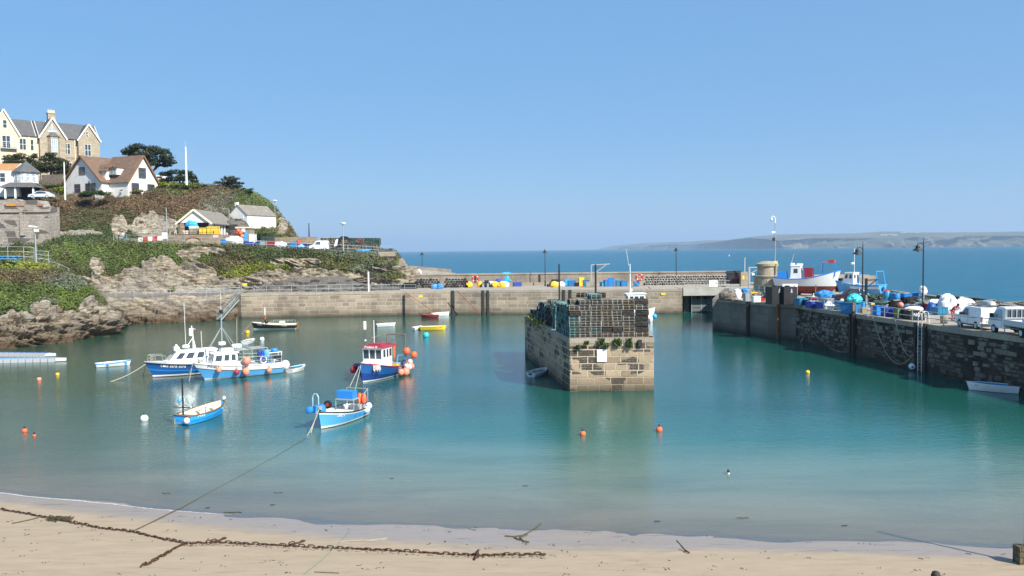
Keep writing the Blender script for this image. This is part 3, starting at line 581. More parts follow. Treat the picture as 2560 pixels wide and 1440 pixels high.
# gate bridge over the lock
gb = thing('gate_bridge', 'concrete bridge beam over the dark lock gate opening', 'bridge')
MB().box((33.8, 145.3, 3.66), (8.5, 1.1, 1.35)).build('beam', mat('pale_concrete', (.42,.41,.36), .9, (.30,.29,.25), scale=1), gb)
m = MB()
for k in range(6): m.box((30.6+k*1.35, 147.4, 1.2), (.85, .5, 3.6)); 
m.build('piles', mat('wet_steel', (.10,.10,.09), .7, (.04,.04,.038), scale=2), gb)
MB().box((33.8, 149.4, 0.5), (8.4,.6,6.8)).build('back_gate', MT['dark_wood'], gb)
m = MB()
for k in range(9): m.box((33.0, 146.2, .25+k*.24), (3.4,.08,.09))
for x in (31.3, 33.0, 34.7): m.box((x, 146.2, 1.6), (.10,.10,3.2))
m.build('grating', MT['galv'], gb)
MB().box((33.8, 148.8, QZ-.16), (8.5, 5.9, .3)).build('deck', MT['concrete_floor'], gb)
# ladders, slots and fender posts on the back wall
def slot(px, w_, label, extra=0):
    a = atY(px, 755, 145.6); yb = np.interp(a.x, [f[0] for f in fr_], [f[1] for f in fr_])
    t_ = thing('timber_fender', label, 'fender', (a.x, yb-.12, 0), 0, 'timber fenders on the back wall')
    MB().box((0, 0, 1.6), (w_,.22,5.2)).build('post', MT['dark_wood'], t_); MB().box((0, 0, 4.25+extra/2), (w_*.9,.2,extra+.1)).build('cap_post', MT['galv'], t_)
slot(1208, .38, 'dark timber fender post on back wall, left of a close pair', 1.1); slot(1220, .38, 'dark timber fender post on back wall, right of a close pair', 1.1)
slot(1131, .5, 'lone dark timber fender beside the moored white rowing skiff', .4)  # dark post added in place of the shade in a ladder recess
slot(1410, .38, 'grey topped fender post left of a pair behind the pier', .5); slot(1426, .38, 'greenish fender post right of a pair behind the pier', .5)
# steps cut into the wall with their handrails
def wall_y(x): return float(np.interp(x, [f[0] for f in fr_], [f[1] for f in fr_]))
def wall_steps(x0, x1, label):
    st_ = thing('stone_steps', label, 'steps', (0,0,0)); m = MB(); n = 16
    for k in range(n):
        xa = x0+(x1-x0)*k/n; z = QZ-.1-(QZ+.2)*(k+1)/n; m.box(((xa+x0+(x1-x0)*(k+1)/n)/2, wall_y(xa)-.30, (z-4)/2), (abs(x1-x0)/n+.01,.62, z+4))
    m.build('treads', MT['ashlar'], st_)
    MB().tube([(x0+(x1-x0)*.02, wall_y(x0)-.62, QZ-.1), (x1, wall_y(x1)-.62, .5)], .06, 5).build('handrail', MT['rust'], st_)
xa = atY(1012, 730, 146).x; xb = atY(1086, 785, 146).x; wall_steps(xa, xb, 'worn stone steps down the back wall beside the red skiff')
for (p, q, lb) in (((1142,727),(1200,784),'rusty pole leaning down the back wall beside the dark fender pair'), ((1620,716),(1680,772),'long pale pole leaning on the back wall near the lock gate')):
    a = atY(*p, 145.5); b = atY(*q, 144.9); tag(MB().tube([a, b], .085, 6).build('leaning_pole', MT['rust'] if p[0] < 1300 else MT['wood']), lb, 'pole')
# metal gangway stair at the left end
def beamstair(p0, p1, w_, label, mt='galv'):
    t_ = thing('gangway_stair', label, 'stair'); p0 = Vector(p0); p1 = Vector(p1); s = (p1-p0); side = Vector((s.y, -s.x, 0)).normalized()*w_/2
    for k in (-1, 1):
        MB().beam(p0+side*k, p1+side*k, .08,.22).build('stringer', MT[mt], t_)
        for h_ in (.55, 1.05): MB().tube([p0+side*k+Vector((0,0,h_)), p1+side*k+Vector((0,0,h_))], .035, 5).build('handrail', MT[mt], t_)
        for j in range(6): q = p0+s*(j/5)+side*k; MB().tube([q, q+Vector((0,0,1.05))], .03, 5).build('post', MT[mt], t_)
    m = MB(); n = int(s.length/.3)
    for j in range(n): q = p0+s*((j+.5)/n); m.box(q, (.28, w_, .04), math.atan2(s.y, s.x))
    m.build('treads', MT[mt], t_)
beamstair(atY(603, 737, 145.2), atY(548, 799, 139.2), .9, 'steep galvanised metal gangway stair down to the water left of the wall')
# ---------------- railings, lamps, signs ----------------
def railing(pts, h_, sp, label, rails=2, mt='galv', r=.036, group=None):
    t_ = thing('railing', label, 'railing', pts[0], 0, group); o = Vector(pts[0]); pm = None
    for k in range(rails): MB().tube([Vector(p)-o+Vector((0,0,h_*(1-k/rails))) for p in pts], r, 5).build('rail', MT[mt], t_)
    for a, b in zip(pts[:-1], pts[1:]):
        a = Vector(a)-o; b = Vector(b)-o; n = max(1, round((b-a).length/sp))
        for j in range(n+(1 if tuple(pts[-1]) == tuple(b+o) else 0)):
            q = a+(b-a)*j/n
            if pm is None: pm = MB().tube([(0,0,-.3),(0,0,h_+.02)], r*1.15, 5).build('post', MT[mt], t_); pm.location = q
            else: c = pm.copy(); COL.objects.link(c); c.parent = t_; c.location = q
    return t_
railing([at(604,735,QZ), at(760,732,QZ), at(912,728.5,QZ)], 1.3, 2.2, 'grey railing along the top of the back wall left of white post')
railing([at(926,728.5,QZ), at(1040,727.5,QZ)], 1.15, 1.9, 'grey railing on the back wall in front of dark crab pots')
railing([atY(245,742,136.6), atY(380,742,138.3), atY(560,739,142.6), atY(600,735,146)], 1.2, 2.6, 'thin dark railing along the rocky ledge path', mt='grey_paint')
railing([atY(448,740,140.5), atY(600,736,146.5)], 1.6, 1.7, 'taller pale railing where the ledge path meets the stair')
wp = thing('marker_post', 'tall white post standing on the back quay between railings', 'post', at(922, 729, QZ)); MB().box((0,0,1.75),(.22,.22,3.5)).build('shaft', MT['white'], wp); MB().box((0,0,3.53),(.28,.28,.08)).build('cap', MT['grey_paint'], wp)
C0 = [Vector((x+.35, y, RZ)) for x, y in RQ]
railing([C0[1], C0[2], C0[3], C0[3]+(C0[4]-C0[3])*.25], 1.1, 1.9, 'grey railing along the quay edge by black tanks and blue bins', 3)
railing([C0[3]+(C0[4]-C0[3])*.32, C0[4], C0[5], C0[6]], 1.1, 2.2, 'long grey railing along the edge of the right quay by the vans', 2)
railing([(29.8,145.0,RZ+.1),(37.6,145.0,RZ+.1)], 1.15, 1.95, 'pale railing on the bridge beam over the lock gate', 2)
# old style lamp posts
def lamp(loc, h_, label, arm=None):
    t_ = thing('street_lamp', label, 'street lamp', loc, 0, 'black heritage lamp posts on the quays'); k = MT['dark_metal']
    MB().lathe([(.19,0),(.19,.25),(.13,.32),(.13,1.1),(.085,1.2),(.075,h_*.6),(.055,h_)], n=8).build('post', k, t_)
    if arm:
        MB().lathe([(.05,0),(.02,.5),(.004,.6)], (0,0,h_), 6).build('finial', k, t_)
        a = Vector(arm); MB().tube([(0,0,h_-.25), a*.5+Vector((0,0,h_-.05)), a+Vector((0,0,h_-.2))], .04, 5).build('arm', k, t_); q = a+Vector((0,0,h_-.2))
    else: q = Vector((0,0,h_+.55))
    MB().lathe([(.50,-.62),(.48,-.56),(.24,-.38),(.20,-.30),(.27,-.24),(.13,-.1),(.05,0),(.02,.25)], q, 12).build('lamp_shade', k, t_, True)
    MB().lathe([(.05,-.80),(.17,-.74),(.2,-.62)], q, 10).build('globe', MT['pale_glass'], t_)
    return t_
lamp(at(1045.5,706,QZ)+Vector((0,9,0)), 6.2, 'black lamp post on the slipway at the end of the headland')
lamp((atY(1363,710,163).x,163,QZ), 6.5, 'black lamp post on the back quay left of the stone pier')
lamp((atY(1690.5,700,163).x,163,QZ), 6.6, 'black lamp post standing in pots left of the lock gate')
b_ = at(2165.5, 775, RZ); lamp((b_.x, b_.y+1, RZ), 6.9, 'black lamp post with hanging lantern beside the boats ashore', (-.62,-.05,0))
b_ = at(2325, 780, RZ+.2); lamp((b_.x, b_.y+1.5, RZ), 7.25, 'black lamp post with hanging lantern nearest the white van', (-.62,-.05,0))
# tower with camera mast
tw = thing('round_tower', 'squat two tiered round concrete tower on the right quay', 'tower', (0,0,0)); tc_ = at(1929, 737, RZ); tc_ = Vector((tc_.x, tc_.y+2.2, RZ)); tw.location = tc_
k = mat('tower_render', (.40,.35,.25), .9, (.27,.23,.16), scale=1.2, bump=.03)
MB().lathe([(1.95,0),(1.9,3.0),(2.05,3.05),(2.05,3.3),(1.5,3.34)], n=28).build('lower_drum', k, tw)
MB().lathe([(1.42,3.34),(1.42,4.9),(1.62,4.95),(1.62,5.35),(.9,5.75),(.3,5.85)], n=28).build('upper_drum', k, tw)
MB().box((.95,-1.42,4.4),(.22,.2,1.9)).build('buttress', k, tw)
MB().box((-.5,-1.93,2.1),(.18,.16,.22)).build('wall_lamp', MT['plastic_white'], tw)
tw.scale = (1,1,.84)
ms = thing('camera_mast', 'tall pole with security cameras rising from the round tower', 'mast', tc_+Vector((1.0,-.6,4.4)))
MB().tube([(0,0,0),(0,0,6.1)], .07, 6).build('pole', MT['galv'], ms)
MB().tube([(0,0,6.1),(0,0,6.8),(-.15,0,7.05),(-.42,0,7.1),(-.55,0,6.9)], .06, 6).build('goose_neck', MT['white'], ms)
MB().sphere((-.57,0,6.65), .2).build('dome_camera', MT['white'], ms, True); MB().box((-.3,0,4.75),(.5,.25,.25)).build('bullet_camera', MT['white'], ms)
MB().box((-.2,0,3.7),(.35,.3,.5)).build('junction_box', MT['dark_metal'], ms); MB().box((.0,-.12,.25),(.62,.1,.5)).build('yellow_sign', MT['yellow'], ms)
# text made into thin solid lettering
def text_mb(s, size, align='CENTER', thick=.0, shear=0):
    cu = bpy.data.curves.new('lettering', 'FONT'); cu.body = s; cu.size = size; cu.align_x = align; cu.align_y = 'CENTER'; cu.shear = shear; cu.extrude = .004; cu.resolution_u = 2; cu.offset = size*.012
    o = bpy.data.objects.new('lettering_tmp', cu); COL.objects.link(o); dg = bpy.context.evaluated_depsgraph_get(); dg.update(); me = o.evaluated_get(dg).to_mesh()
    mb = MB(); mb.v = [tuple(v.co) for v in me.vertices]; mb.f = [tuple(p.vertices) for p in me.polygons]; mb.m = [0]*len(mb.f)
    o.to_mesh_clear(); bpy.data.objects.remove(o); bpy.data.curves.remove(cu); return mb
def text(parent, s, size, loc, rz, mt, shear=0, name='lettering'):      # stands upright, read from its -y side
    mb = text_mb(s, size, shear=shear); mb.xf(Matrix.Translation(loc) @ Matrix.Rotation(rz, 4, 'Z') @ Matrix.Rotation(R(90), 4, 'X')); return mb.build(name, mt, parent)
def board(px, py, Y, w_, h_, label, lines=(), post=True, mt='white', z=None):
    c = atY(px, py, Y); t_ = thing('sign_board', label, 'sign', (c.x, c.y, c.z-h_/2)); MB().box((0,0,h_/2),(w_,.05,h_)).build('panel', MT[mt], t_)
    for (s, sz, x, zz) in lines: text(t_, s, sz, (x, -.035, zz), 0, MT['dark_metal'])
    if post:
        for x in (-w_*.35, w_*.35): MB().box((x,.06,(RZ-(c.z-h_/2))/2),(.07,.07,abs(c.z-h_/2-RZ)+.02)).build('leg', MT['galv'], t_)
    return t_
SB1 = board(1783.5, 708.5, 144.9, 1.45, 1.15, 'small white notice board on the bridge railing over the gate')
for (x, z, w_) in ((-.32,.72,.5),(.0,.55,.9)): MB().box((x,-.03,z),(w_,.01,.05)).build('text_line', MT['grey_paint'], SB1)
for x in (-.35,-.08): MB().box((x,-.03,.28),(.16,.01,.2)).build('pictogram', MT['grey_paint'], SB1)
MB().extr([(-.05,-.2),(.1,-.2),(.03,.22)], (.45,-.03,.7), (1,0,0), (0,0,1), (0,-1,0), .01).build('pictogram', MT['dark_metal'], SB1)
SB2 = board(1975, 724, 103.2, 1.85, 1.4, 'large white information board in front of the black tanks')
for (x, z, w_) in ((-.5,1.15,.6),(-.5,1.0,.55),(-.1,.62,1.4)): MB().box((x,-.03,z),(w_,.01,.055)).build('text_line', MT['grey_paint'], SB2)
for x in (-.6,-.2,.2,.6): MB().lathe([(.1,0),(.1,.01)], (x,-.03,.3), 10, M=Matrix.Rotation(R(90), 3, 'X')).build('pictogram', MT['grey_paint'], SB2)
MB().extr([(-.1,-.14),(.1,-.14),(0,.18)], (.58,-.03,1.12), (1,0,0), (0,0,1), (0,-1,0), .01).build('pictogram', MT['dark_metal'], SB2)
for (px, py, Y, lb) in ((1052,741,145.2,'small yellow warning plate on the back wall by the steps'),(1658,735,144.6,'small yellow plate on back wall near the lock gate'),):
    c = atY(px, py, wall_y(atY(px, py, 145.5).x)-.06); tag(MB().box(c, (.75,.04,.36)).build('warning_plate', MT['yellow']), lb, 'sign')
c = atY(612, 711, 148.4); t_ = thing('warning_sign', 'small yellow sign on a post where the rubble slope begins', 'sign', (c.x, c.y, QZ)); MB().box((0,0,c.z-QZ),(.8,.04,.42)).build('panel', MT['yellow'], t_); MB().tube([(0,.05,0),(0,.05,c.z-QZ)], .04, 5).build('post', MT['galv'], t_)
c = atY(268, 694, 142.6); t_ = thing('warning_sign', 'white triangular danger sign fixed on the pale cliff rock', 'sign', tuple(c)); MB().extr([(-.5,-.42),(.5,-.42),(0,.45)], (0,0,0), (1,0,0), (0,0,1), (0,-1,0), .04).build('panel', MT['white'], t_)
m = MB(); tri = [(-.5,-.42),(.5,-.42),(0,.45)]
for i in range(3): a, b = tri[i], tri[(i+1) % 3]; m.beam((a[0],-.05,a[1]),(b[0],-.05,b[1]),.04,.09)
m.build('red_border', MT['red'], t_)
# life rings
def ring(c, r, label):
    t_ = thing('life_ring', label, 'life ring', tuple(c)); m = MB(); m.tube([(r*math.cos(a), 0, r*math.sin(a)) for a in np.linspace(0, 2*math.pi, 24)[:-1]], r*.3, 8, closed=True); m.build('ring', MT['red'], t_, True)
    for k in range(4): a = math.pi/4+k*math.pi/2; MB().lathe([(r*.33,-.05),(r*.33,.05)], (r*math.cos(a),0,r*math.sin(a)), 8, M=Matrix.Rotation(-a, 3, 'Y')).build('white_band', MT['white'], t_)
    MB().tube([(0,.2,-r),(0,.2,QZ-c[2])], .05, 5).build('post', MT['galv'], t_)
ring(atY(1188,697,158), .55, 'red life ring on a post left of the blue tarpaulins'); ring(atY(1598,693,158), .58, 'red life ring on a post beside the white rimmed pots')
# ---------------- boats ----------------
class Hull:
    """bow toward +x, z = 0 at the waterline"""
    def __init__(s, L, B, fb, fs, draft=.35, tw=.8, rake=.6, full=.42, pw=2.0, dip=.0, v0=.32, v1=.85, srake=.12):
        s.L, s.B, s.fb, s.fs, s.draft, s.tw, s.rake, s.full, s.pw, s.dip, s.v0, s.v1, s.sr = L, B, fb, fs, draft, tw, rake, full, pw, dip, v0, v1, srake
    def zs(s, t): return s.fs+(s.fb-s.fs)*t**2.1-s.dip*math.sin(math.pi*min(1, t*1.1))
    def bs(s, t):
        if t < s.full: return s.B/2*(s.tw+(1-s.tw)*math.sin(math.pi/2*t/s.full))
        return s.B/2*max(0, (1-((t-s.full)/(1-s.full))**s.pw))
    def zk(s, t): return -s.draft*(1-.6*max(0, (t-.75)/.25)**2)
    def x(s, t, v): return (t-.5)*s.L-s.rake*(1-v)*t**6-s.sr*(v-1)*(1-t)**8
    def pt(s, t, z, side=1, off=0):
        zk, zs = s.zk(t), s.zs(t); v = min(1.0, max(0.0, (z-zk)/(zs-zk))); e = s.v0+(s.v1-s.v0)*t**2
        return (s.x(t, v), side*(s.bs(t)*v**e+off), z)
    def zrow(s, t, r):
        k, a = r
        if k == 'k': return s.zk(t)
        if k == 'z': return min(max(a, s.zk(t)), s.zs(t)-.001)
        if k == 's': return s.zs(t)-a
        return s.zk(t)+(s.zs(t)-s.zk(t))*a
    def outer(s, rows, mats, parent, n=28, name='hull'):
        m = MB()
        for side in (1, -1):
            G = []
            for r, _ in rows: G.append([s.pt(i/n, s.zrow(i/n, r), side, off=(rows_off.get(r, 0) if False else 0)) for i in range(n+1)])
            for k in range(len(rows)-1): m.grid([G[k], G[k+1]], rows[k+1][1], flip=(side == -1))
        for k in range(len(rows)-1):             # transom
            a = s.pt(0, s.zrow(0, rows[k][0]), 1); b = s.pt(0, s.zrow(0, rows[k+1][0]), 1); m.add([(a[0], a[1], a[2]), (a[0], -a[1], a[2]), (b[0], -b[1], b[2]), (b[0], b[1], b[2])], [(3, 2, 1, 0)], rows[k+1][1])
        o = m.build(name, mats, parent, False); return o
    def inner(s, zf, mt, parent, n=24, th=.05, name='interior', t1=.94):
        m = MB(); fl = []
        for side in (1, -1):
            G = []
            for f in (0, .5, 1):
                G.append([(lambda t: (s.pt(t, s.zs(t)+.0-(s.zs(t)-zf)*f-.002, side)[0]+(0.05 if t < .01 else 0), side*max(.0, abs(s.pt(t, s.zs(t)-(s.zs(t)-zf)*f, side)[1])-th), s.zs(t)-(s.zs(t)-zf)*f-.002))(i/n*t1) for i in range(n+1)])
            m.grid(G, 0, flip=(side == 1)); fl.append(G[-1])
        m.grid(fl, 0, flip=True)
        a = fl[0][0]; b = fl[1][0]; zt = s.zs(0); m.add([a, b, (a[0], b[1]*1.03, zt), (a[0], a[1]*1.03, zt)], [(0, 1, 2, 3)])
        return m.build(name, mt, parent, False)
    def deck(s, dz, mt, parent, n=24, t0=0, t1=1, name='deck'):
        G = [[(s.pt(t0+(t1-t0)*i/n, s.zs(t0+(t1-t0)*i/n)-dz, sd_)) for i in range(n+1)] for sd_ in (1, -1)]
        G = [[(p[0], p[1]*.985, p[2]) for p in g] for g in G]
        return MB().grid(G, 0, flip=True).build(name, mt, parent)
    def rail(s, r, mt, parent, n=24, name='gunwale', dz=0, t0=0, off=0, transom=True):
        m = MB(); pts = [s.pt(t0+(1-t0)*i/n, s.zs(t0+(1-t0)*i/n)-dz, 1, off) for i in range(n+1)]; pts += [s.pt(1-(1-t0)*i/n, s.zs(1-(1-t0)*i/n)-dz, -1, off) for i in range(1, n+1)]
        m.tube(pts, r, 6, closed=(transom and t0 == 0)); return m.build(name, mt, parent, True)
    def t_of(s, x, z):
        t = x/s.L+.5
        for _ in range(5): zz = min(1, max(0, (z-s.zk(t))/(s.zs(t)-s.zk(t)))); t = min(1, max(0, t+(x-s.x(t, zz))/s.L))
        return t
    def text(s, st, size, x, z, side, mt, parent, follow=True, shear=0):
        mb = text_mb(st, size, shear=shear); out = []
        z0 = z-(s.zs(s.t_of(x, z)))
        for v in mb.v:
            xx = x+(v[0] if side == -1 else -v[0]); t = s.t_of(xx, z); zz = (s.zs(t)+z0 if follow else z)+v[1]; t = s.t_of(xx, zz)
            p = s.pt(t, zz, side, .012+ (v[2] if v[2] > 0 else 0)); out.append(p)
        mb.v = out; return mb.build('lettering', mt, parent)
def boat(name, bow, stern, label, cat, L=None, at_frac=.5, z=0.0, group=None):
    a = at(*bow, z); b = at(*stern, z); d = a-b; c = (a+b)/2; return thing(name, label, cat, (c.x, c.y, z), math.atan2(d.y, d.x), group), d.length
def by_bow(o, bow, hd, L):
    a = at(*bow); h = Vector((*hd, 0)).normalized(); c = a-h*(L/2); o.location = (c.x, c.y, 0); o.rotation_euler[2] = math.atan2(h.y, h.x)
def flip_y(o, skip=('hull','interior','deck','foredeck','gunwale','rubbing_strake','lettering','roof_lettering','wheelhouse','roof','window','cabin_trunk','number_plate')):
    for c in kids(o):
        if c.name.split('.')[0] in skip or c.get('flipped'): continue
        if c.location.length > 0: c.location.y *= -1
        for e in [c]+kids(c):
            for v in e.data.vertices: v.co.y *= -1
            e.data.flip_normals()
        c['flipped'] = 1
def quadpanel(m, q, u0, u1, v0, v1, off=.012, th=.02, mi=0):
    """thin panel on the quad q (bottom-left, bottom-right, top-right, top-left)"""
    q = [Vector(p) for p in q]; n = (q[1]-q[0]).cross(q[3]-q[0]).normalized()
    f = lambda u, v: (q[0]*(1-u)+q[1]*u)*(1-v)+(q[3]*(1-u)+q[2]*u)*v
    P_ = [f(u0, v0), f(u1, v0), f(u1, v1), f(u0, v1)]
    vs = [p+n*(off-th) for p in P_]+[p+n*off for p in P_]
    return m.add(vs, [(3,2,1,0),(4,5,6,7),(0,1,5,4),(1,2,6,5),(2,3,7,6),(3,0,4,7)], mi)
def cabin(parent, x0, x1, w, z0, z1, sf=.3, sb=.05, si=.08, mt='white', wins=(), roof=.12, roof_mt='white', ov=.1, bow_in=0, name='wheelhouse', gl='glass', frame=None):
    """frustum wheelhouse; wins: list of (face, [(u0,u1,v0,v1)...]); faces: 'F' 'B' 'P' 'S'"""
    h = w/2; b = [(x0,-h,z0),(x1,-h+bow_in,z0),(x1,h-bow_in,z0),(x0,h,z0)]; t = [(x0+sb,-h+si,z1),(x1-sf,-h+si+bow_in,z1),(x1-sf,h-si-bow_in,z1),(x0+sb,h-si,z1)]
    MB().add(b+t, [(0,3,2,1),(4,5,6,7),(0,1,5,4),(1,2,6,5),(2,3,7,6),(3,0,4,7)]).build(name, MT[mt], parent)
    F = {'S': (b[0], b[1], t[1], t[0]), 'F': (b[1], b[2], t[2], t[1]), 'P': (b[2], b[3], t[3], t[2]), 'B': (b[3], b[0], t[0], t[3])}
    for f, rects in wins:
        for (u0, u1, v0, v1) in rects:
            o = quadpanel(MB(), F[f], u0, u1, v0, v1, .016).build('window', MT[gl], parent)
            if frame:
                m = MB(); e = .012
                q = [Vector(p) for p in F[f]]; wd = (q[1]-q[0]).length; hd = (q[3]-q[0]).length; a = .035/wd; c = .035/hd
                for r in ((u0-a, u1+a, v0-c, v0), (u0-a, u1+a, v1, v1+c), (u0-a, u0, v0, v1), (u1, u1+a, v0, v1)): quadpanel(m, F[f], *r, .03)
                m.build('frame', MT[frame], o)
    if roof: MB().add([(x0+sb-ov,-h+si-ov*.6,z1),(x1-sf+ov,-h+si+bow_in-ov*.6,z1),(x1-sf+ov,h-si-bow_in+ov*.6,z1),(x0+sb-ov,h-si+ov*.6,z1),(x0+sb-ov*.7,-h+si,z1+roof),(x1-sf,-h+si+bow_in,z1+roof),(x1-sf,h-si-bow_in,z1+roof),(x0+sb-ov*.7,h-si,z1+roof)], [(0,3,2,1),(4,5,6,7),(0,1,5,4),(1,2,6,5),(2,3,7,6),(3,0,4,7)]).build('roof', MT[roof_mt], parent)
    return F
def bow_text_side(): return -1
def buoy_ball(parent, c, r, mt, name='fender', rope=None):
    o = MB().sphere((0,0,0), r, (1,1,1.1), 14).build(name, MT[mt], parent, True); o.location = c
    n = MB().lathe([(.06,r*1.0),(.05,r*1.3)], (0,0,0), 8).build('neck', MT['black'], o)
    if rope: n2 = MB().tube([Vector(rope)-Vector(c), (0,0,r*1.1)], .018, 4).build('lanyard', MT['rope'], o)
    return o
def rope(p, q, sag, mt, label, r=.03, n=14, cat='rope', top=True):
    p = Vector(p); q = Vector(q); pts = [p+(q-p)*(i/n)-Vector((0,0,sag*4*(i/n)*(1-i/n))) for i in range(n+1)]
    o = MB().tube(pts, r, 5).build('mooring_rope', MT[mt]); return tag(o, label, cat)
def W2(o, p): return Matrix.Translation(o.location) @ Matrix.Rotation(o.rotation_euler[2], 4, 'Z') @ Vector(p)

# --- 1: dark blue hull with white cabin ---
b1, _ = boat('motor_boat', (383,942), (545,921), 'white cabined motor boat with royal blue hull, left of the light blue fishing boat', 'boat')
by_bow(b1, (374,944), (-.84,-.54), 7.0); H = Hull(7.9, 2.7, 1.52, 1.05, .35, .9, .85, .5, 2.1)
H.outer([(('k',0),0),(('z',.06),0),(('z',.20),1),(('f',.52),2),(('f',.60),3),(('s',.12),2),(('s',0),4)], [MT['antifoul'],MT['white'],MT['royal'],MT['blue'],MT['lightgrey']], b1)
H.rail(.05, MT['black'], b1, name='rubbing_strake', dz=.13, off=.02); H.deck(.04, MT['lightgrey'], b1)
H.text('Che sara sara', .38, 1.65, .98, -1, MT['white'], b1, shear=.3); H.text('Che sara sara', .38, 1.65, .98, 1, MT['white'], b1, shear=.3)
F = cabin(b1, -2.6, 2.5, 2.05, 1.0, 1.42, .35, 0, .05, roof=0, name='coachroof', bow_in=.25)
F = cabin(b1, -2.3, 1.95, 1.9, 1.42, 2.2, .75, .05, .22, wins=(('S', [(.05,.2,.32,.86),(.30,.45,.2,.86),(.53,.69,.2,.86),(.76,.90,.2,.86)]), ('P', [(.1,.24,.2,.86),(.31,.47,.2,.86),(.55,.70,.2,.86),(.8,.95,.32,.86)]), ('F', [(.05,.34,.15,.86),(.37,.63,.15,.86),(.66,.95,.15,.86)]), ('B', [(.55,.9,.1,.8)])), roof=.13, bow_in=.12, frame='white')
MB().lathe([(.3,0),(.33,.05),(.33,.2),(.25,.26)], (.3,0,2.5), 14).build('hatch_ring', MT['white'], b1); MB().box((1.15,0,2.5),(.5,.7,.3), tap=.85).build('roof_locker', MT['white'], b1)
MB().box((1.15,0,2.75),(.2,.3,.2), tap=.7).build('searchlight', MT['white'], b1)
m = MB(); top = Vector((-.35,0,4.3))
for p in ((.35,0,2.4),(-.5,.35,2.4),(-.5,-.35,2.4)): m.tube([p, top-Vector((0,0,.9))], .035, 5)
m.tube([(-.35,0,2.4), top], .05, 6); m.beam(top+Vector((-.1,-.6,-.1)), top+Vector((-.1,.6,-.1)), .05); m.build('mast', MT['white'], b1)
MB().lathe([(.12,0),(.16,.05),(.16,.65),(.1,.72)], (-.15,.0,3.55), 12).build('radar_reflector', MT['white'], b1); MB().tube([(-.35,.6,4.2),(-.4,.62,4.45)], .05, 6).build('masthead_light', MT['white'], b1)
MB().tube([(.2,.5,2.3),(.25,.55,6.6)], .02, 5).build('whip_aerial', MT['white'], b1); MB().tube([(-1.0,-.6,2.3),(-.95,-.6,4.0)], .022, 5).build('aerial', MT['white'], b1)
m = MB()
for sd_ in (1,-1):
    pts = [(2.2,sd_*.78,1.35),(2.25,sd_*.78,1.95),(3.2,sd_*.5,2.05),(3.6,sd_*.12,2.05)]; m.tube(pts, .025, 5); m.tube([(3.05,sd_*.55,1.4),(3.1,sd_*.52,2.04)], .025, 5)
m.tube([(3.6,-.12,2.05),(3.6,.12,2.05)], .025, 5); m.tube([(3.6,0,1.4),(3.6,0,2.05)], .025, 5); m.build('pulpit_rail', MT['galv'], b1)
MB().box((3.45,0,1.45),(.55,.3,.14)).build('bow_roller', MT['galv'], b1); MB().tube([(3.3+.15*math.cos(a), .18*math.sin(a), 1.5+.02*i) for i, a in enumerate(np.linspace(0, 14, 30))], .035, 5).build('rope_coil', MT['rope'], b1)
MB().box((-3.0,0,.95),(.5,1.5,.5)).build('engine_box', MT['white'], b1)

# --- 2: light blue trawler PW40 ---
b2, _ = boat('fishing_boat', (509,948), (706,926), 'light blue fishing boat with white wheelhouse, railed working deck and orange fenders', 'fishing boat')
by_bow(b2, (500,950), (-.80,-.60), 6.8); b2.scale = (.93,.96,1); H = Hull(8.5, 2.9, 1.55, 1.02, .4, .88, 1.15, .5, 2.2)
H.outer([(('k',0),0),(('z',.10),0),(('s',.52),1),(('s',.45),2),(('s',0),0)], [MT['white'],MT['light_blue'],MT['black']], b2)
H.inner(.55, MT['lightgrey'], b2, t1=.5); H.deck(.02, MT['white'], b2, t0=.5, name='foredeck'); H.rail(.055, MT['white'], b2)
H.text('PW40', .30, 2.75, 1.16, -1, MT['black'], b2); H.text('PW40', .30, 2.75, 1.16, 1, MT['black'], b2)
cabin(b2, .35, 2.75, 2.1, 1.15, 2.25, .35, .02, .08, bow_in=.28, roof=.1, ov=.16, wins=(('S', [(.08,.26,.42,.9),(.36,.56,.42,.9),(.66,.93,.42,.88)]), ('P', [(.07,.34,.42,.88),(.44,.64,.42,.9),(.74,.92,.42,.9)]), ('F', [(.04,.32,.42,.88),(.36,.64,.42,.88),(.68,.96,.42,.88)]), ('B', [(.1,.35,.5,.88),(.55,.9,.05,.88)])), frame='white')
MB().box((1.1,0,2.5),(1.2,.9,.3), tap=.9).build('roof_box', MT['white'], b2)
cr = MB().lathe([(.45,0),(.5,.06),(.5,.28),(.42,.35)], (-.1,.5,2.55), 14).build('life_raft', MT['white'], b2, True); MB().box((-.1,.5,2.48),(1.3,1.1,.08)).build('raft_cradle', MT['galv'], b2)
m = MB(); mt_ = Vector((1.5,0,4.7))
m.tube([(1.5,0,2.3), mt_+Vector((0,0,1.4))], .065, 6)
for p in ((3.55,.35,1.5),(3.55,-.35,1.5),(.1,.85,2.3),(.1,-.85,2.3)): m.tube([p, mt_+Vector((0,0,-.1))], .03, 5)
m.build('mast_and_stays', MT['galv'], b2)
MB().lathe([(.12,0),(.35,.04),(.35,.24),(.3,.3)], (1.5,0,2.95), 14).build('radar_dome', MT['white'], b2); MB().lathe([(.05,0),(.2,.06),(.2,.3),(.05,.34)], mt_+Vector((0,0,1.1)), 10).build('reflector', MT['black'], b2)
MB().tube([(1.5,0,6.0),(1.5,0,7.6)], .015, 5).build('aerial', MT['white'], b2); MB().tube([(.3,-.7,2.3),(.25,-.72,5.3)], .03, 5).build('pole_aerial', MT['rope'], b2)
for zz, nm in ((1.05,'lower_rail'),(1.55,'upper_rail')):
    pass
gr = MB()
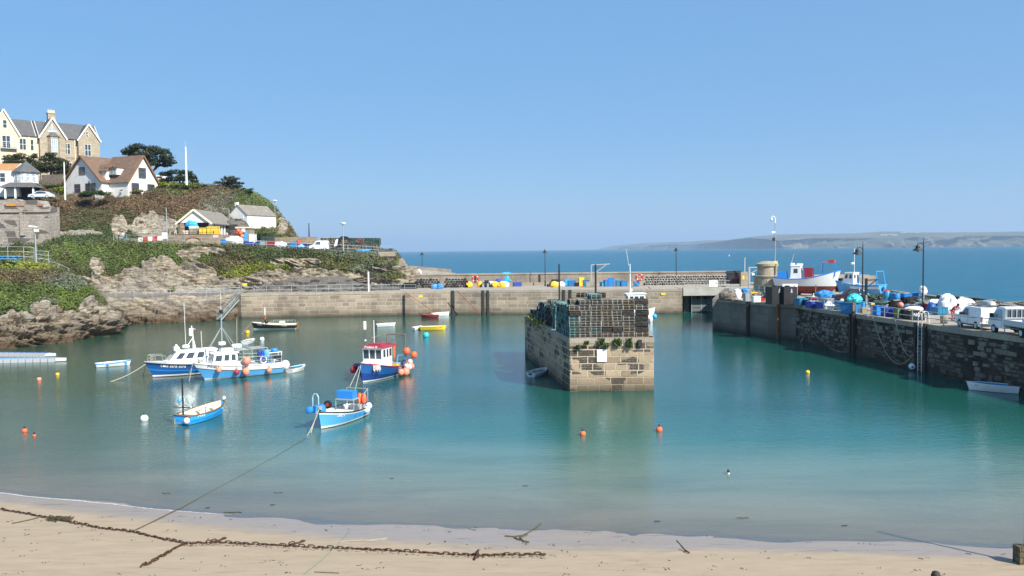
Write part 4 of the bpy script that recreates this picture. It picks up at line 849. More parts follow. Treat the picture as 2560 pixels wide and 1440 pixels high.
for sd_ in (1,-1):
    ts = np.linspace(.04,.56,9); pts = [Vector(H.pt(t, H.zs(t), sd_))+Vector((0,0,.75)) for t in ts]; gr.tube(pts, .028, 5)
    pts2 = [Vector(H.pt(t, H.zs(t), sd_))+Vector((0,0,.4)) for t in ts]; gr.tube(pts2, .02, 5)
    for t in ts[::2]: gr.tube([H.pt(t, H.zs(t), sd_), Vector(H.pt(t, H.zs(t), sd_))+Vector((0,0,.75))], .028, 5)
gr.build('deck_rails', MT['galv'], b2)
ga = MB(); 
for x in (-1.0,-2.6): ga.tube([(x,-1.2,1.0),(x,-1.15,2.35),(x,-.9,2.5),(x,.9,2.5),(x,1.15,2.35),(x,1.2,1.0)], .04, 6)
for y in (-.8,-.3,.3,.8): ga.tube([(-2.7,y,2.5),(.3,y,2.42)], .022, 5)
ga.build('gantry', MT['galv'], b2)
m = MB(); m.tube([(-.35+.5*math.cos(a),-1.22,1.35+.5*math.sin(a)) for a in np.linspace(0,2*math.pi,20)[:-1]], .05, 5, closed=True); m.box((-.5,-.6,1.1),(.7,.5,.8)); m.build('pot_hauler', MT['galv'], b2)
m = MB(); m.tube([(-2.1+.3*math.cos(a),-1.25,1.45+.3*math.sin(a)) for a in np.linspace(0,2*math.pi,20)[:-1]], .05, 5, closed=True); m.build('tyre_ring', MT['white'], b2)
MB().box((-1.5,.2,.85),(.9,.9,.5)).build('sorting_table', MT['galv'], b2); MB().box((-2.9,-.2,.85),(.7,.8,.5)).build('fish_box', MT['blue'], b2)
for i, (x, y, c_, z) in enumerate(((-2.55,.7,'deep_blue',1.9),(-3.1,.5,'light_blue',1.95),(-3.75,.15,'blue',2.05))):
    MB().lathe([(.25,-.6),(.32,-.5),(.32,.1),(.26,.2)] if i < 2 else [(.28,-.25),(.36,.2),(.33,.2)], (x,y,z), 14).build('blue_barrel', MT[c_], b2, True)
m = MB()
for y in (-.75,.75): m.tube([(-4.1,y,1.0),(-4.15,y,2.05)], .04, 5)
m.tube([(-4.12,-.75,2.0),(-4.12,.75,2.0)], .04, 5); m.tube([(-2.7,-1.1,2.0),(-4.1,-.9,2.0)], .035, 5); m.tube([(-2.7,1.1,2.0),(-4.1,.9,2.0)], .035, 5); m.build('stern_gantry', MT['white'], b2)
sg = MB().box((-4.17,-.45,1.75),(.04,.62,.3)).build('number_plate', MT['white'], b2); text(sg, '40', .22, (-4.15,-.62,1.9), 0, MT['black'])
MB().box((-4.18,-.3,1.35),(.05,.7,.5)).build('stern_locker', MT['navy'], b2); MB().box((-3.75,-.6,1.5),(.5,.35,.35)).build('outboard', MT['black'], b2)
for (t, rr, c_, dz, o_) in ((.77,.25,'pink_orange',.42,.14),(.575,.24,'maroon',.62,.12),(.475,.34,'pink_orange',.55,.2),(.47,.36,'pink_orange',-.42,.1),(.20,.27,'pink_orange',.55,.16)):
    p = Vector(H.pt(t, H.zs(t)-dz if dz > 0 else H.zs(t), -1)); p = Vector((p.x, p.y-o_-rr*.55, H.zs(t)-dz)); buoy_ball(b2, p, rr, c_, rope=(p.x, -abs(H.pt(t, H.zs(t), -1)[1]), H.zs(t)+.1) if dz > 0 else None)
buoy_ball(b2, (-4.45,-.9,.75), .42, 'plastic_white', 'large_fender')
MB().tube([(3.6+.2*math.cos(a), .22*math.sin(a), 1.55+.008*i) for i, a in enumerate(np.linspace(0, 20, 40))], .04, 5).build('rope_coil', MT['rope'], b2)

# --- 3: dark blue boat with maroon roof, P 20 ---
b3, _ = boat('fishing_boat', (906,957), (1012,929), 'navy blue fishing boat with maroon roofed wheelhouse and a cluster of orange fenders', 'fishing boat')
by_bow(b3, (902,958), (-.31,-.95), 7.3); H = Hull(7.6, 3.3, 1.72, .9, .4, .88, .6, .5, 3.3, dip=.08, v0=.3, v1=.75)
H.outer([(('k',0),0),(('z',.02),0),(('z',.13),1),(('f',.55),2),(('s',.05),3),(('s',0),1)], [MT['black'],MT['white'],MT['navy'],MT['royal']], b3)
H.inner(.3, MT['lightgrey'], b3, t1=.52); H.deck(-.04, MT['white'], b3, t0=.5, name='foredeck'); H.rail(.05, MT['maroon'], b3)
cabin(b3, .45, 3.0, 2.2, 1.28, 1.62, .3, 0, .1, roof=0, bow_in=.55, name='cabin_trunk')
cabin(b3, -.35, 1.35, 2.0, 1.0, 2.78, -.12, 0, -.02, bow_in=.05, roof=.16, roof_mt='maroon', ov=.24, wins=(('S', [(.06,.3,.52,.9),(.40,.60,.5,.9),(.68,.94,.52,.9)]), ('P', [(.06,.3,.52,.9),(.40,.60,.5,.9),(.68,.94,.52,.9)]), ('F', [(.05,.32,.45,.9),(.37,.63,.45,.9),(.68,.95,.45,.9)])), frame='white')
MB().add([(-1.4,-1.0,2.8),(-.3,-1.05,2.8),(-.3,1.05,2.8),(-1.4,1.0,2.8),(-1.4,-.9,2.93),(-.3,-1.0,2.97),(-.3,1.0,2.97),(-1.4,.9,2.93)], [(0,3,2,1),(4,5,6,7),(0,1,5,4),(1,2,6,5),(2,3,7,6),(3,0,4,7)]).build('canopy', MT['maroon'], b3)
MB().box((.6,0,3.02),(.9,1.3,.16), tap=.85).build('roof_top', MT['maroon'], b3)
H.text('P 20', .34, -.75, .72, -1, MT['white'], b3); H.text('P 20', .34, -.75, .72, 1, MT['white'], b3)
m = text_mb('Predator III', .27); m.xf(Matrix.Translation((1.72,0,2.86)) @ Matrix.Rotation(R(90), 4, 'Z') @ Matrix.Rotation(R(78), 4, 'X')); 
m.build('roof_lettering', MT['white'], b3)
m = MB()
for y in (-.95,.95): m.tube([(-3.3,y,.8),(-3.3,y,3.5)], .07, 6)
m.tube([(-3.3,-.95,3.5),(-3.3,.95,3.5)], .07, 6); m.tube([(-3.3,.95,3.5),(.3,.95,3.45)], .055, 6); m.tube([(-3.3,.95,3.45),(-3.5,.95,3.0)], .05, 5); m.build('gallows_frame', MT['wood'], b3)
MB().tube([(.3,.4,2.9),(.3,.4,5.1)], .035, 6).build('mast', MT['white'], b3); MB().lathe([(.10,0),(.14,.04),(.14,.7),(.08,.75)], (.9,1.0,4.3), 10).build('radar_reflector', MT['white'], b3); MB().tube([(.9,1.0,2.9),(.9,1.0,5.6)], .012, 4).build('aerial', MT['dark_metal'], b3)
MB().sphere((1.0,.9,3.35), .09).build('beacon', MT['white'], b3, True)
MB().extr([(0,0),(.35,-.15),(.30,-1.0),(.12,-1.25),(-.05,-.8)], (-.5,-1.05,2.85), (-1,0,0), (0,0,1), (0,-1,0), .05).build('orange_flag', MT['orange'], b3)
MB().box((-1.2,.5,.75),(.7,.6,.9)).build('engine_casing', MT['white'], b3); MB().box((-2.2,-.2,.65),(.9,1.0,.7)).build('winch', MT['galv'], b3); MB().box((-1.6,-.75,.75),(.45,.4,.5)).build('fish_box', MT['buoy_yellow'], b3); MB().box((-2.3,.7,.85),(.5,.4,.8)).build('blue_crate', MT['light_blue'], b3)
MB().tube([(-1.5,-.9,1.0),(-2.2,-.7,1.7),(-3.2,-.95,1.6)], .035, 5).build('net_boom', MT['light_blue'], b3)
m = MB(); m.sphere((-3.75,-.6,.65), .4, (.5,.8,1.2), 10); m.build('net_bundle', MT['navy'], b3, True)
for (x, y, z, r_, c_) in ((-.35,-1.85,.45,.29,'pink_orange'),(-1.35,-1.85,.35,.35,'pink_orange'),(-1.75,-1.75,.75,.27,'pale_pink'),(-2.25,-1.75,.65,.29,'pale_pink'),(-2.7,-1.65,1.05,.25,'pale_pink'),(-3.0,-1.2,2.0,.33,'orange'),(-3.9,-1.5,1.55,.31,'orange'),(-3.1,-1.6,.6,.28,'pink_orange')): buoy_ball(b3, (x,y,z), r_, c_, rope=(x, y*.85, 1.2))
buoy_ball(b3, (3.0,1.05,1.05), .3, 'maroon')
m = MB()
for k in range(9):
    x = 2.5+.06*k; p0 = Vector(H.pt(H.t_of(x, 1.3), 1.35, -1)); m.tube([p0+Vector((0,.3,.35)), p0+Vector((0,-.06,.1)), p0+Vector((.03*math.sin(k),-.10,-.35-.1*math.sin(k*2)))], .05, 5)
m.build('draped_net', mat('pale_net', (.62,.55,.47), .9, (.35,.25,.28), scale=9), b3)

# --- 4: sky blue boat SE1 ---
b4, _ = boat('fishing_boat', (806,1073), (902,1036), 'small sky blue open fishing boat with yellow rim and blue engine at its bow', 'fishing boat')
by_bow(b4, (800,1074), (-.31,-.95), 5.2); H = Hull(5.4, 2.4, 1.12, .72, .3, .82, .3, .5, 2.8, dip=.05, v0=.3, v1=.65)
H.outer([(('k',0),0),(('z',.04),0),(('z',.16),1),(('s',.13),2),(('s',.07),1),(('s',0),3)], [MT['antifoul'],MT['white'],MT['light_blue'],MT['yellow']], b4)
H.inner(.25, MT['lightgrey'], b4); H.rail(.04, MT['black'], b4)
for sd_ in (-1, 1): H.text('SE1', .42, 1.45, .78, sd_, MT['white'], b4)
for sd_ in (-1, 1): H.text('Sea Wake', .30, -.55, .42, sd_, MT['sky_blue'], b4, shear=.3)
for x in (-.9,.6,1.6): MB().box((x,0,.62),(.28,1.75 if x < 1 else 1.2,.05)).build('thwart', MT['wood'], b4)
MB().box((-.1,0,.62),(1.1,1.2,.12)).build('hatch', MT['plastic_white'], b4)
MB().box((-1.1,.1,1.33),(.9,1.35,.06)).build('shelf', MT['galv'], b4); MB().box((-1.15,.15,1.62),(.62,1.15,.5), tap=1.06).build('blue_bin', MT['blue'], b4)
m = MB()
for x, y in ((-1.5,-.6),(-1.5,.75),(-.7,-.6),(-.7,.75)): m.tube([(x,y,.5),(x,y,1.33)], .03, 5)
m.build('shelf_frame', MT['galv'], b4)
m = MB()
for a in ((-2.3,-.8),(-2.3,.8)): m.tube([(a[0],a[1],.75),(a[0],a[1],1.85)], .03, 5)
m.tube([(-2.3,-.8,1.85),(-2.3,.8,1.85)], .03, 5); m.tube([(-1.7,-.85,1.6),(-2.3,-.8,1.85)], .03, 5); m.build('stern_rail', MT['galv'], b4)
for y in (-.65,-.35): MB().sphere((-2.0,y,1.2), .2, (1,1,2), 10).build('orange_fender', MT['orange'], b4, True)
o_ = MB(); o_.box((2.4,.15,1.3),(.8,.45,.42), rz=.5, tap=.8); o_.lathe([(.12,0),(.22,.1),(.22,.35),(.12,.4)], (2.75,.5,1.28), 10, M=Matrix.Rotation(R(90), 3, 'Y')); o_.build('bow_engine', MT['blue'], b4)
MB().tube([(2.3,.25,1.4),(2.3,.25,2.0),(2.3,.37,2.2),(2.3,.55,2.2),(2.3,.67,2.0),(2.3,.67,1.3)], .045, 6).build('hoop', mat('pale_blue_hoop', (.30,.50,.62), .4), b4)
w_ = MB().lathe([(.1,-.1),(.26,-.08),(.26,.08),(.1,.1)], (2.0,-.25,1.5), 14, M=Matrix.Rotation(R(90), 3, 'Y')).build('hauler_wheel', MT['black'], b4); MB().lathe([(.02,-.11),(.12,-.11),(.12,.11),(.02,.11)], (2.0,-.25,1.5), 10, M=Matrix.Rotation(R(90), 3, 'Y')).build('hub', MT['red'], w_)
MB().tube([(1.6,-.2,.7),(1.4,-.6,.9),(1.0,-.6,.75)], .05, 5).build('hose', MT['black'], b4)
buoy_ball(b4, (-1.55,-1.1,.55), .22, 'plastic_white'); buoy_ball(b4, (-2.05,-1.0,.72), .22, 'plastic_white')
MB().tube([(2.6+.12*math.cos(a), .15*math.sin(a), 1.25+.006*i) for i, a in enumerate(np.linspace(0, 22, 40))], .035, 5).build('rope_coil', MT['rope'], b4)

for b_ in (b1, b2, b3, b4): flip_y(b_)
# --- 5: bright blue dinghy PW8 ---
b5, _ = boat('dinghy', (557,1032), (462,1061), 'bright blue open dinghy with cream interior and a black stern pole', 'dinghy')
H = Hull(4.5, 1.85, .92, .62, .25, .72, .3, .45, 2.0, dip=.04, v0=.28, v1=.5)
H.outer([(('k',0),0),(('z',.03),0),(('f',.45),1),(('f',.66),2),(('s',.0),1)], [MT['black'],MT['sky_blue'],mat('sky_blue_strake', (.02,.33,.80), .35)], b5)
H.inner(.16, MT['cream'], b5, th=.07); H.rail(.045, MT['brown_wood'], b5)
for x, w_ in ((-1.3,1.4),(.1,1.65),(1.2,1.1)): MB().box((x,0,.5),(.24,w_,.04)).build('thwart', MT['cream'], b5)
MB().box((-1.9,0,.55),(.5,1.2,.05)).build('stern_bench', MT['brown_wood'], b5)
H.text('PW8', .30, -1.35, .50, -1, MT['white'], b5); H.text('PW8', .30, -1.35, .50, 1, MT['white'], b5)
MB().lathe([(.06,0),(.05,2.6)], (-2.15,0,.45), 8).build('mast', MT['black'], b5); MB().beam((-2.15,-.55,1.15),(-2.15,.65,1.15), .05).build('crosstree', MT['black'], b5); MB().sphere((-2.2,.2,1.6), .13, (1,1,1.6), 8).build('blue_bag', MT['light_blue'], b5, True)
for x, y in ((-1.0,-.85),(0,.95),(1.7,.6)): MB().tube([(x,y,.6),(x,y,1.0)], .025, 5).build('rowlock_post', MT['dark_metal'], b5)
MB().tube([(-1.6,-.75,.85),(-.4,-.82,1.02),(.7,-.78,1.02),(1.7,-.5,1.05)], .02, 5).build('hand_line', MT['dark_metal'], b5)
buoy_ball(b5, (-2.45,-.5,.35), .2, 'plastic_white'); MB().sphere((2.2,0,1.0), .12, (1,1,1.3), 8).build('bow_fender', MT['plastic_white'], b5, True)

# --- small skiffs ---
def skiff(bow, stern, L, B, label, hull='white', inn='plastic_white', rail_='white', fb=.5, fs=.38, cat='rowing boat', bench='wood', yaw=None, name='rowing_boat', tw=.72, stripe=None, z=0):
    t_, l = boat(name, bow, stern, label, cat, z=z); L = L or l*1.1
    if yaw is not None: t_.rotation_euler[2] = yaw
    H = Hull(L, B, fb, fs, .12, tw, .2, .42, 2.1, v0=.3, v1=.5)
    H.outer([(('k',0),0),(('z',.03),0),(('s',.1),0),(('s',0),1)], [MT[hull], MT[stripe or hull]], t_, 20); H.inner(.12, MT[inn], t_, 16, .04); H.rail(.03, MT[rail_], t_, 18)
    for f, w_ in ((-.28,.78),(.05,.86),(.3,.6)): MB().box((f*L,0,fs*.8),(.2,B*w_,.035)).build('thwart', MT[bench], t_)
    return t_, H
s1, H1 = skiff((322,912), (245,918), 3.3, 1.25, 'small white skiff with light blue rim and patches, nearest the floating pontoons', 'white', 'cream', 'light_blue', stripe='light_blue')
for x in (-.75, 1.0): MB().grid([[Vector(H1.pt(H1.t_of(x+dx, z), z, -1, .008)) for dx in (0,.12,.24)] for z in (.05,.2,.34)]).build('blue_patch', MT['light_blue'], s1)
s2, _ = skiff((770,921), (714,935), 2.7, 1.2, 'tiny white tender with dark blue interior behind the light blue fishing boat', 'white', 'teal_blue', 'white', fb=.48)
MB().box((-1.1,0,.35),(.3,.3,.3)).build('outboard_bracket', MT['black'], s2)
s3, _ = skiff((1345,941), (1331,946), 3.1, 1.35, 'grey white skiff tied up in the shade against the left face of the stone pier', 'plastic_white', 'lightgrey', 'white', yaw=R(62)); c = at(1345, 939); s3.location = (c.x+.05, c.y+.3, 0)
MB().box((-1.66,0,.30),(.04,.25,.14)).build('transom_pad', MT['black'], s3)
s4, _ = skiff((2426,974), (2540,983), 3.6, 1.35, 'white rowing boat lying under the right quay wall', 'white', 'teal_blue', 'white', fb=.62, fs=.55)
s5, _ = skiff((985,815), (945,817), 3.0, 1.2, 'pale open skiff with a dark outboard motor, behind the maroon roofed boat', 'plastic_white', 'cream', 'white')
m = MB(); m.box((-1.65,0,.75),(.35,.35,.5), tap=.8); m.box((-1.7,0,.2),(.2,.12,.8)); m.build('outboard_motor', MT['black'], s5); MB().box((0,0,.42),(.9,.5,.18)).build('seat_cushion', MT['plastic_white'], s5)
s6, _ = skiff((1052,795), (1096,795), 3.1, 1.2, 'dark red rowing boat at the foot of the back wall steps', 'maroon', 'brown_wood', 'maroon', fb=.62, fs=.5)
s7, _ = skiff((1126,788), (1077,791), 3.5, 1.25, 'long white skiff lying behind the dark red rowing boat', 'white', 'cream', 'white', fb=.62, fs=.5)
s8, _ = skiff((1114,824), (1052,825), 3.7, 1.3, 'yellow rowing boat with cream benches near the turquoise buoy', 'buoy_yellow', 'cream', 'yellow', fb=.6, fs=.48)
s9, _ = skiff((1052,823), (1036,825), 1.9, 1.0, 'short white and pink tender nosed against the yellow rowing boat', 'plastic_white', 'cream', 'pale_pink')
s10, _ = skiff((641,854), (606,863), 2.6, 1.2, 'small white inflatable tender behind the light blue fishing boat', 'plastic_white', 'grey_paint', 'white', name='inflatable_tender', cat='dinghy', tw=.9)
# --- black hulled boat ---
b6, _ = boat('open_boat', (645,823), (726,822), 'black hulled open boat with cream deck and white line at the water', 'boat')
H = Hull(6.6, 2.0, 1.05, .72, .3, .75, .4, .42, 2.0, dip=.05, v0=.3, v1=.55)
H.outer([(('k',0),0),(('z',.14),0),(('s',.12),1),(('s',0),2)], [MT['white'],MT['black'],MT['cream']], b6); H.inner(.4, MT['cream'], b6); H.rail(.05, MT['cream'], b6)
H.text('FY 376', .24, -1.7, .52, 1, MT['white'], b6); H.text('FY 376', .24, 2.0, .66, 1, MT['white'], b6); H.text('FY 376', .24, -1.7, .52, -1, MT['white'], b6)
m = MB(); m.tube([(1.3,0,.6),(1.3,0,3.2)], .06, 6); m.build('mast', MT['white'], b6); MB().sphere((1.3,0,1.5), .25, (.8,.8,2.4), 8).build('furled_sail', MT['rust'], b6, True); MB().sphere((1.1,.1,1.1), .3, (1,1,1.2), 8).build('sail_bundle', MT['black'], b6, True)
m = MB()
for sd_ in (1,-1):
    m.tube([(-2.9,sd_*.7,1.25),(.3,sd_*.9,1.25)], .025, 5)
    for x in (-2.9,-1.8,-.7,.3): m.tube([(x,sd_*(.75),.75),(x,sd_*.8,1.25)], .025, 5)
m.build('side_rails', MT['galv'], b6); MB().box((-1.2,0,.85),(.7,.8,.7)).build('engine_box', MT['cream'], b6); MB().box((-3.45,0,.5),(.25,.25,1.1)).build('rudder_post', MT['brown_wood'], b6)
# --- white boat moored beyond the pier ---
b7 = thing('fishing_boat', 'white fishing boat with tall mast moored beyond the stone pier', 'fishing boat', (18.9,128,0), R(6)); 
H = Hull(6.0, 2.6, 2.2, 1.4, .35, .85, .5, .45, 2.0); H.outer([(('k',0),0),(('z',.1),0),(('s',.0),0)], [MT['white']], b7); H.deck(.05, MT['white'], b7); H.rail(.05, MT['lightgrey'], b7)
cabin(b7, -1.5, 1.5, 2.1, 1.2, 4.3, .3, .1, .12, wins=(('S', [(.08,.3,.68,.9),(.36,.6,.68,.9),(.66,.92,.68,.9)]), ('F', [(.06,.46,.6,.88),(.54,.94,.6,.88)]), ('B', [(.1,.9,.6,.88)])), roof=.18, ov=.3, bow_in=.1)
MB().lathe([(.1,0),(.06,4.6)], (-.9,0,4.3), 8).build('mast', MT['white'], b7); MB().tube([(-.9,0,6.9),(1.6,0,4.5)], .04, 5).build('stay', MT['rope'], b7); MB().tube([(-1.1,0,8.6),(-1.5,0,11.2)], .03, 5).build('whip_aerial', MT['white'], b7)
MB().beam((-.9,-.1,7.6),(-.2,-.1,7.6), .06).build('spreader', MT['galv'], b7); MB().box((-.75,0,4.9),(.35,.2,.35)).build('mast_box', MT['white'], b7)
buoy_ball(b7, (2.6,-1.1,.9), .36, 'sky_blue')
# --- floating modular pontoons ---
P('pontoon_grey', (.36,.37,.37), .5, .4)
def pontoon(x0, x1, y0, y1, label, seed=0):
    a = at(x0, y0); b = at(x1, y1); d = (b-a); n = max(3, int(d.length/.75)); d.normalize(); t_ = thing('floating_pontoon', label, 'pontoon', (a.x,a.y,0), math.atan2(d.y, d.x), 'floating modular pontoons'); cube = None
    for k in range(n):
        if cube is None:
            cube = MB(); cube.box((0,0,.16),(.66,1.1,.42), tap=.9); cube = cube.build('float_block', MT['pontoon_grey'], t_); cp = MB().box((0,.2,.385),(.5,.35,.05)).build('block_top', MT['royal'] if seed == 0 else MT['light_blue'], cube); c = cube
        else:
            c = cube.copy(); COL.objects.link(c); c.parent = t_
            e = cp.copy(); COL.objects.link(e); e.parent = c
        c.location = ((k+.5)*.75, 0, 0)
    MB().extr([(0,-.4),(.9,-.15),(.9,.15),(0,.4)], (n*.75,0,.05), (1,0,0), (0,1,0), (0,0,1), .3).build('tapered_nose', MT['lightgrey'], t_)
    return t_
pontoon(-60, 122, 889, 891, 'grey and blue modular pontoon, the farther of two at left edge'); pontoon(-60, 155, 907, 903, 'grey and blue modular pontoon, the nearer of two at left edge', 1)
# ---------------- buoys ----------------
def buoy(px, py, r, mt, label, sub=.25):
    c = at(px, py); t_ = thing('mooring_buoy', label, 'buoy', (c.x, c.y, 0)); MB().sphere((0,0,r*(1-sub*2)+.0), r, n=16).build('float', MT[mt], t_, True)
    MB().lathe([(.06,0),(.06,.12),(.03,.16)], (0,0,r*(2-sub*2)-.03), 8).build('eye', MT['dark_metal'], t_); return t_
buoy(361,1051,.26,'plastic_white','round white mooring buoy in front of the bright blue dinghy'); buoy(98,951,.20,'pink_orange','pinkish orange buoy at left, below the pontoons'); buoy(144,938,.17,'buoy_yellow','small yellow buoy at left near the pontoons')
buoy(62,1080,.16,'orange','orange buoy near the left edge, larger of a pair'); buoy(86,1091,.10,'orange','tiny orange buoy near left edge, smaller of a pair'); buoy(1457,1088,.18,'orange','orange buoy floating in the reflection of the stone pier'); buoy(1648,1078,.20,'orange','orange buoy right of the stone pier reflection')
buoy(2019,933,.19,'buoy_yellow','yellow buoy in the water off the right quay'); buoy(1821,1185,.07,'cream','tiny cream float in the shallows at right'); buoy(1065,842,.42,'turq','turquoise buoy floating by the yellow rowing boat'); buoy(619,833,.28,'buoy_yellow','yellow buoy floating left of the black hulled boat'); buoy(655,851,.3,'plastic_white','cream buoy floating beside the small inflatable tender')
c = at(2280, 926); t_ = thing('boat_fender', 'fat white fender hanging against the right quay wall', 'fender', (c.x,c.y,.2), R(-20)); MB().lathe([(.05,-.38),(.25,-.28),(.3,0),(.25,.28),(.05,.38)], (0,0,.15), 14, ax='Y').build('float', MT['plastic_white'], t_, True); MB().lathe([(.08,-.40),(.10,-.36)], (0,0,.15), 8, ax='Y').build('end_cap', MT['navy'], t_)
c = at(1823, 629.5, 0); t_ = thing('channel_marker', 'tiny white marker float far out in the bay', 'buoy', (c.x*.3, c.y*.3, 0)); c_ = at(1823, 640); t_.location = atY(1823, 640, c_.y); MB().sphere((0,0,.5), .9).build('float', MT['plastic_white'], t_, True); MB().tube([(0,0,1),(0,0,2.4)], .12, 5).build('staff', MT['plastic_white'], t_)
t_.location = (t_.location[0], t_.location[1], 0)
# ---------------- mooring ropes ----------------
rope(W2(b1,(3.6,0,1.4)), at(262,958,-.1), .25, 'rope', 'pale rope running left from the royal blue boat to the water', .035)
rope(W2(b1,(3.7,.1,1.35)), at(357,940,-.1), .0, 'rope', 'rope hanging down from the bow of the royal blue boat', .03)
rope(W2(b2,(4.0,.1,1.4)), at(462,952,-.1), .05, 'rope', 'left bow rope of the light blue fishing boat', .032); rope(W2(b2,(4.0,-.1,1.4)), at(472,955,-.1), .05, 'rope', 'right bow rope of the light blue fishing boat', .032)
rope(W2(b3,(3.55,0,1.6)), at(884,987,-.1), .1, 'rope', 'bow rope of the maroon roofed boat reaching toward the sky blue boat', .03); rope(W2(b3,(3.5,-.1,1.6)), at(873,970,-.1), .0, 'rope', 'slack second bow rope of the maroon roofed boat', .03)
rope(W2(b4,(2.7,0,1.25)), at(765,1095,-.1), .1, 'rope', 'blue grey bow rope slanting left from the sky blue boat', .028); rope(W2(b4,(2.7,-.1,1.2)), at(776,1086,-.1), .0, 'rope', 'brown bow rope hanging from the sky blue boat', .028)
rope(W2(b5,(-2.2,.6,.6)), at(437,1063,-.05), .0, 'rope', 'left stern rope of the bright blue dinghy', .025); rope(W2(b5,(-2.25,-.5,.6)), at(441,1063,-.05), .0, 'rope', 'right stern rope of the bright blue dinghy', .025)
rope(W2(b5,(2.2,0,.9)), at(579,1021,-.05), .1, 'rope', 'short bow rope of the bright blue dinghy', .025); rope(W2(s2,(-1.3,0,.4)), W2(b2,(-4.2,-.3,.9)), .15, 'rope', 'painter tying the tiny tender to the light blue boat', .025)
rope(at(1372,938,.3), (c0.x+(c2.x-c0.x)*.3-.08, c0.y+(c2.y-c0.y)*.3, 4.0), .1, 'rope', 'thin line from the shaded skiff up to the pier top', .02)
rope(W2(b6,(3.3,0,1.0)), at(600,838,-.1), .1, 'rope', 'thin mooring line of the black hulled boat', .02)
# ---------------- crab pots ----------------
def netmat(name, net, gap):
    m, nt, pr = nodes(name); tc = ND(nt, 'TexCoord').outputs['Object']
    vo = ND(nt, 'TexVoronoi', feature='DISTANCE_TO_EDGE'); vo.inputs['Scale'].default_value = 13; nt.links.new(tc, vo.inputs['Vector'])
    oi = ND(nt, 'ObjectInfo').outputs['Random']
    c = MIX(nt, RAMP(nt, vo.outputs['Distance'], [(.05, 1), (.12, 0)]), gap, net); c = MIX(nt, MATH(nt, 'MULTIPLY', oi, .5), c, (.05,.03,.022)); n = NOISE(nt, tc, 3, 3)
    c = MIX(nt, RAMP(nt, n, [(.5, 0), (.7, .4)]), c, (.06,.04,.03)); nt.links.new(c, pr.inputs['Base Color']); pr.inputs['Roughness'].default_value = .9; return m
MT['net_dark'] = netmat('dark_netting', (.03,.026,.02), (.008,.007,.006)); MT['net_teal'] = netmat('green_netting', (.06,.17,.145), (.012,.025,.022)); MT['net_pink'] = netmat('pinkish_netting', (.24,.15,.13), (.03,.018,.017))
P('pot_grey', (.33,.335,.29), .8, .3); P('pot_teal', (.17,.36,.34), .75, .3); P('pot_tan', (.32,.28,.20), .8, .3); P('pot_white', (.62,.60,.54), .8, .4)
def creel(kind, name='crab_pot', frame='pot_grey', net='net_dark', w=.80, d=.62, h=.44, parent=None):
    """root is an Empty; long side (w) along x, entrance ring on the -y side"""
    t_ = thing(name, 'crab pot', 'crab pot'); r = .018
    if kind == 'box':
        pf = [(-d/2,.03),(-d/2,h*.62),(-d/2+.09,h-.03),(d/2-.09,h-.03),(d/2,h*.62),(d/2,.03)]; xs = (-w/2+.02, 0, w/2-.02)
    else:
        pf = [(-d/2,.03),(-d/2*.98,h*.45),(-d/2*.75,h*.80),(-d/2*.3,h-.02),(d/2*.3,h-.02),(d/2*.75,h*.80),(d/2*.98,h*.45),(d/2,.03)]; xs = (-w/2, 0, w/2)
    n = len(pf); m = MB(); vs = [(xs[0]*.97, p[0]*.95, p[1]*.96+.01) for p in pf]+[(xs[-1]*.97, p[0]*.95, p[1]*.96+.01) for p in pf]
    m.add(vs, [tuple(range(n))[::-1], tuple(range(n, 2*n))]+[(i, (i+1) % n, n+(i+1) % n, n+i) for i in range(n)]); m.build('netting', MT[net], t_)
    m = MB()
    for x in xs: m.tube([(x, p[0], p[1]) for p in pf], r if kind == 'box' else (.030 if frame in ('pot_white','pot_grey') else .024), 5, closed=True)
    for i in (0, 1, 2, n-3, n-2, n-1): m.tube([(xs[0], pf[i][0], pf[i][1]), (xs[-1], pf[i][0], pf[i][1])], r*.8, 4)
    m.build('frame', MT[frame], t_)
    if kind == 'box': MB().tube([(w*.25+.10*math.cos(a), -d/2-.005, h*.45+.09*math.sin(a)) for a in np.linspace(0, 2*math.pi, 10)[:-1]], .022, 4, closed=True).build('entrance_ring', MT['net_pink'], t_)
    return t_
protos = {'a': creel('box', frame='pot_grey'), 'b': creel('box', frame='pot_teal'), 'c': creel('box', frame='pot_tan'), 'g': creel('box', frame='pot_teal', net='net_teal'), 'k': creel('box', frame='dark_metal')}
protos['d'] = creel('dee', frame='pot_grey', w=.7, d=.58, h=.46); protos['w'] = creel('dee', frame='pot_white', w=.7, d=.58, h=.46); protos['r'] = creel('dee', frame='net_pink', w=.7, d=.58, h=.46) if 'net_pink' in MT else None; protos['t'] = creel('dee', frame='pot_teal', net='net_teal', w=.7, d=.58, h=.46); protos['n'] = creel('dee', frame='dark_metal', w=.7, d=.58, h=.46)
PKS = {k: kids(v) for k, v in protos.items()}; used = set()
def put(k, loc, rz, label, group, sc=1.0, jit=.035):
    global NPOT; NPOT += 1
    loc = Vector(loc)+Vector((random.uniform(-jit, jit), random.uniform(-jit, jit), 0)); rz += random.uniform(-.07, .07)
    if k not in used:
        used.add(k); o = protos[k]; o.location = loc; o.rotation_euler = (0,0,rz); o['label'] = label
        if hasattr(sc, '__len__') or sc != 1: o.scale = sc if hasattr(sc, '__len__') else (sc,)*3
    else: o = copy_tree(protos[k], loc, rz, label, sc if (hasattr(sc, '__len__') or sc != 1) else (1,1,1), PKS[k])
    o['group'] = group; return o
NPOT = 0
FR = math.atan2((c1-c0).y, (c1-c0).x); fx = (c1-c0).normalized(); fy = dvn
def pier(u, v, z=0): p = c0+fx*u*1.045+fy*v; return Vector((p.x, p.y, PZ+.10+z))
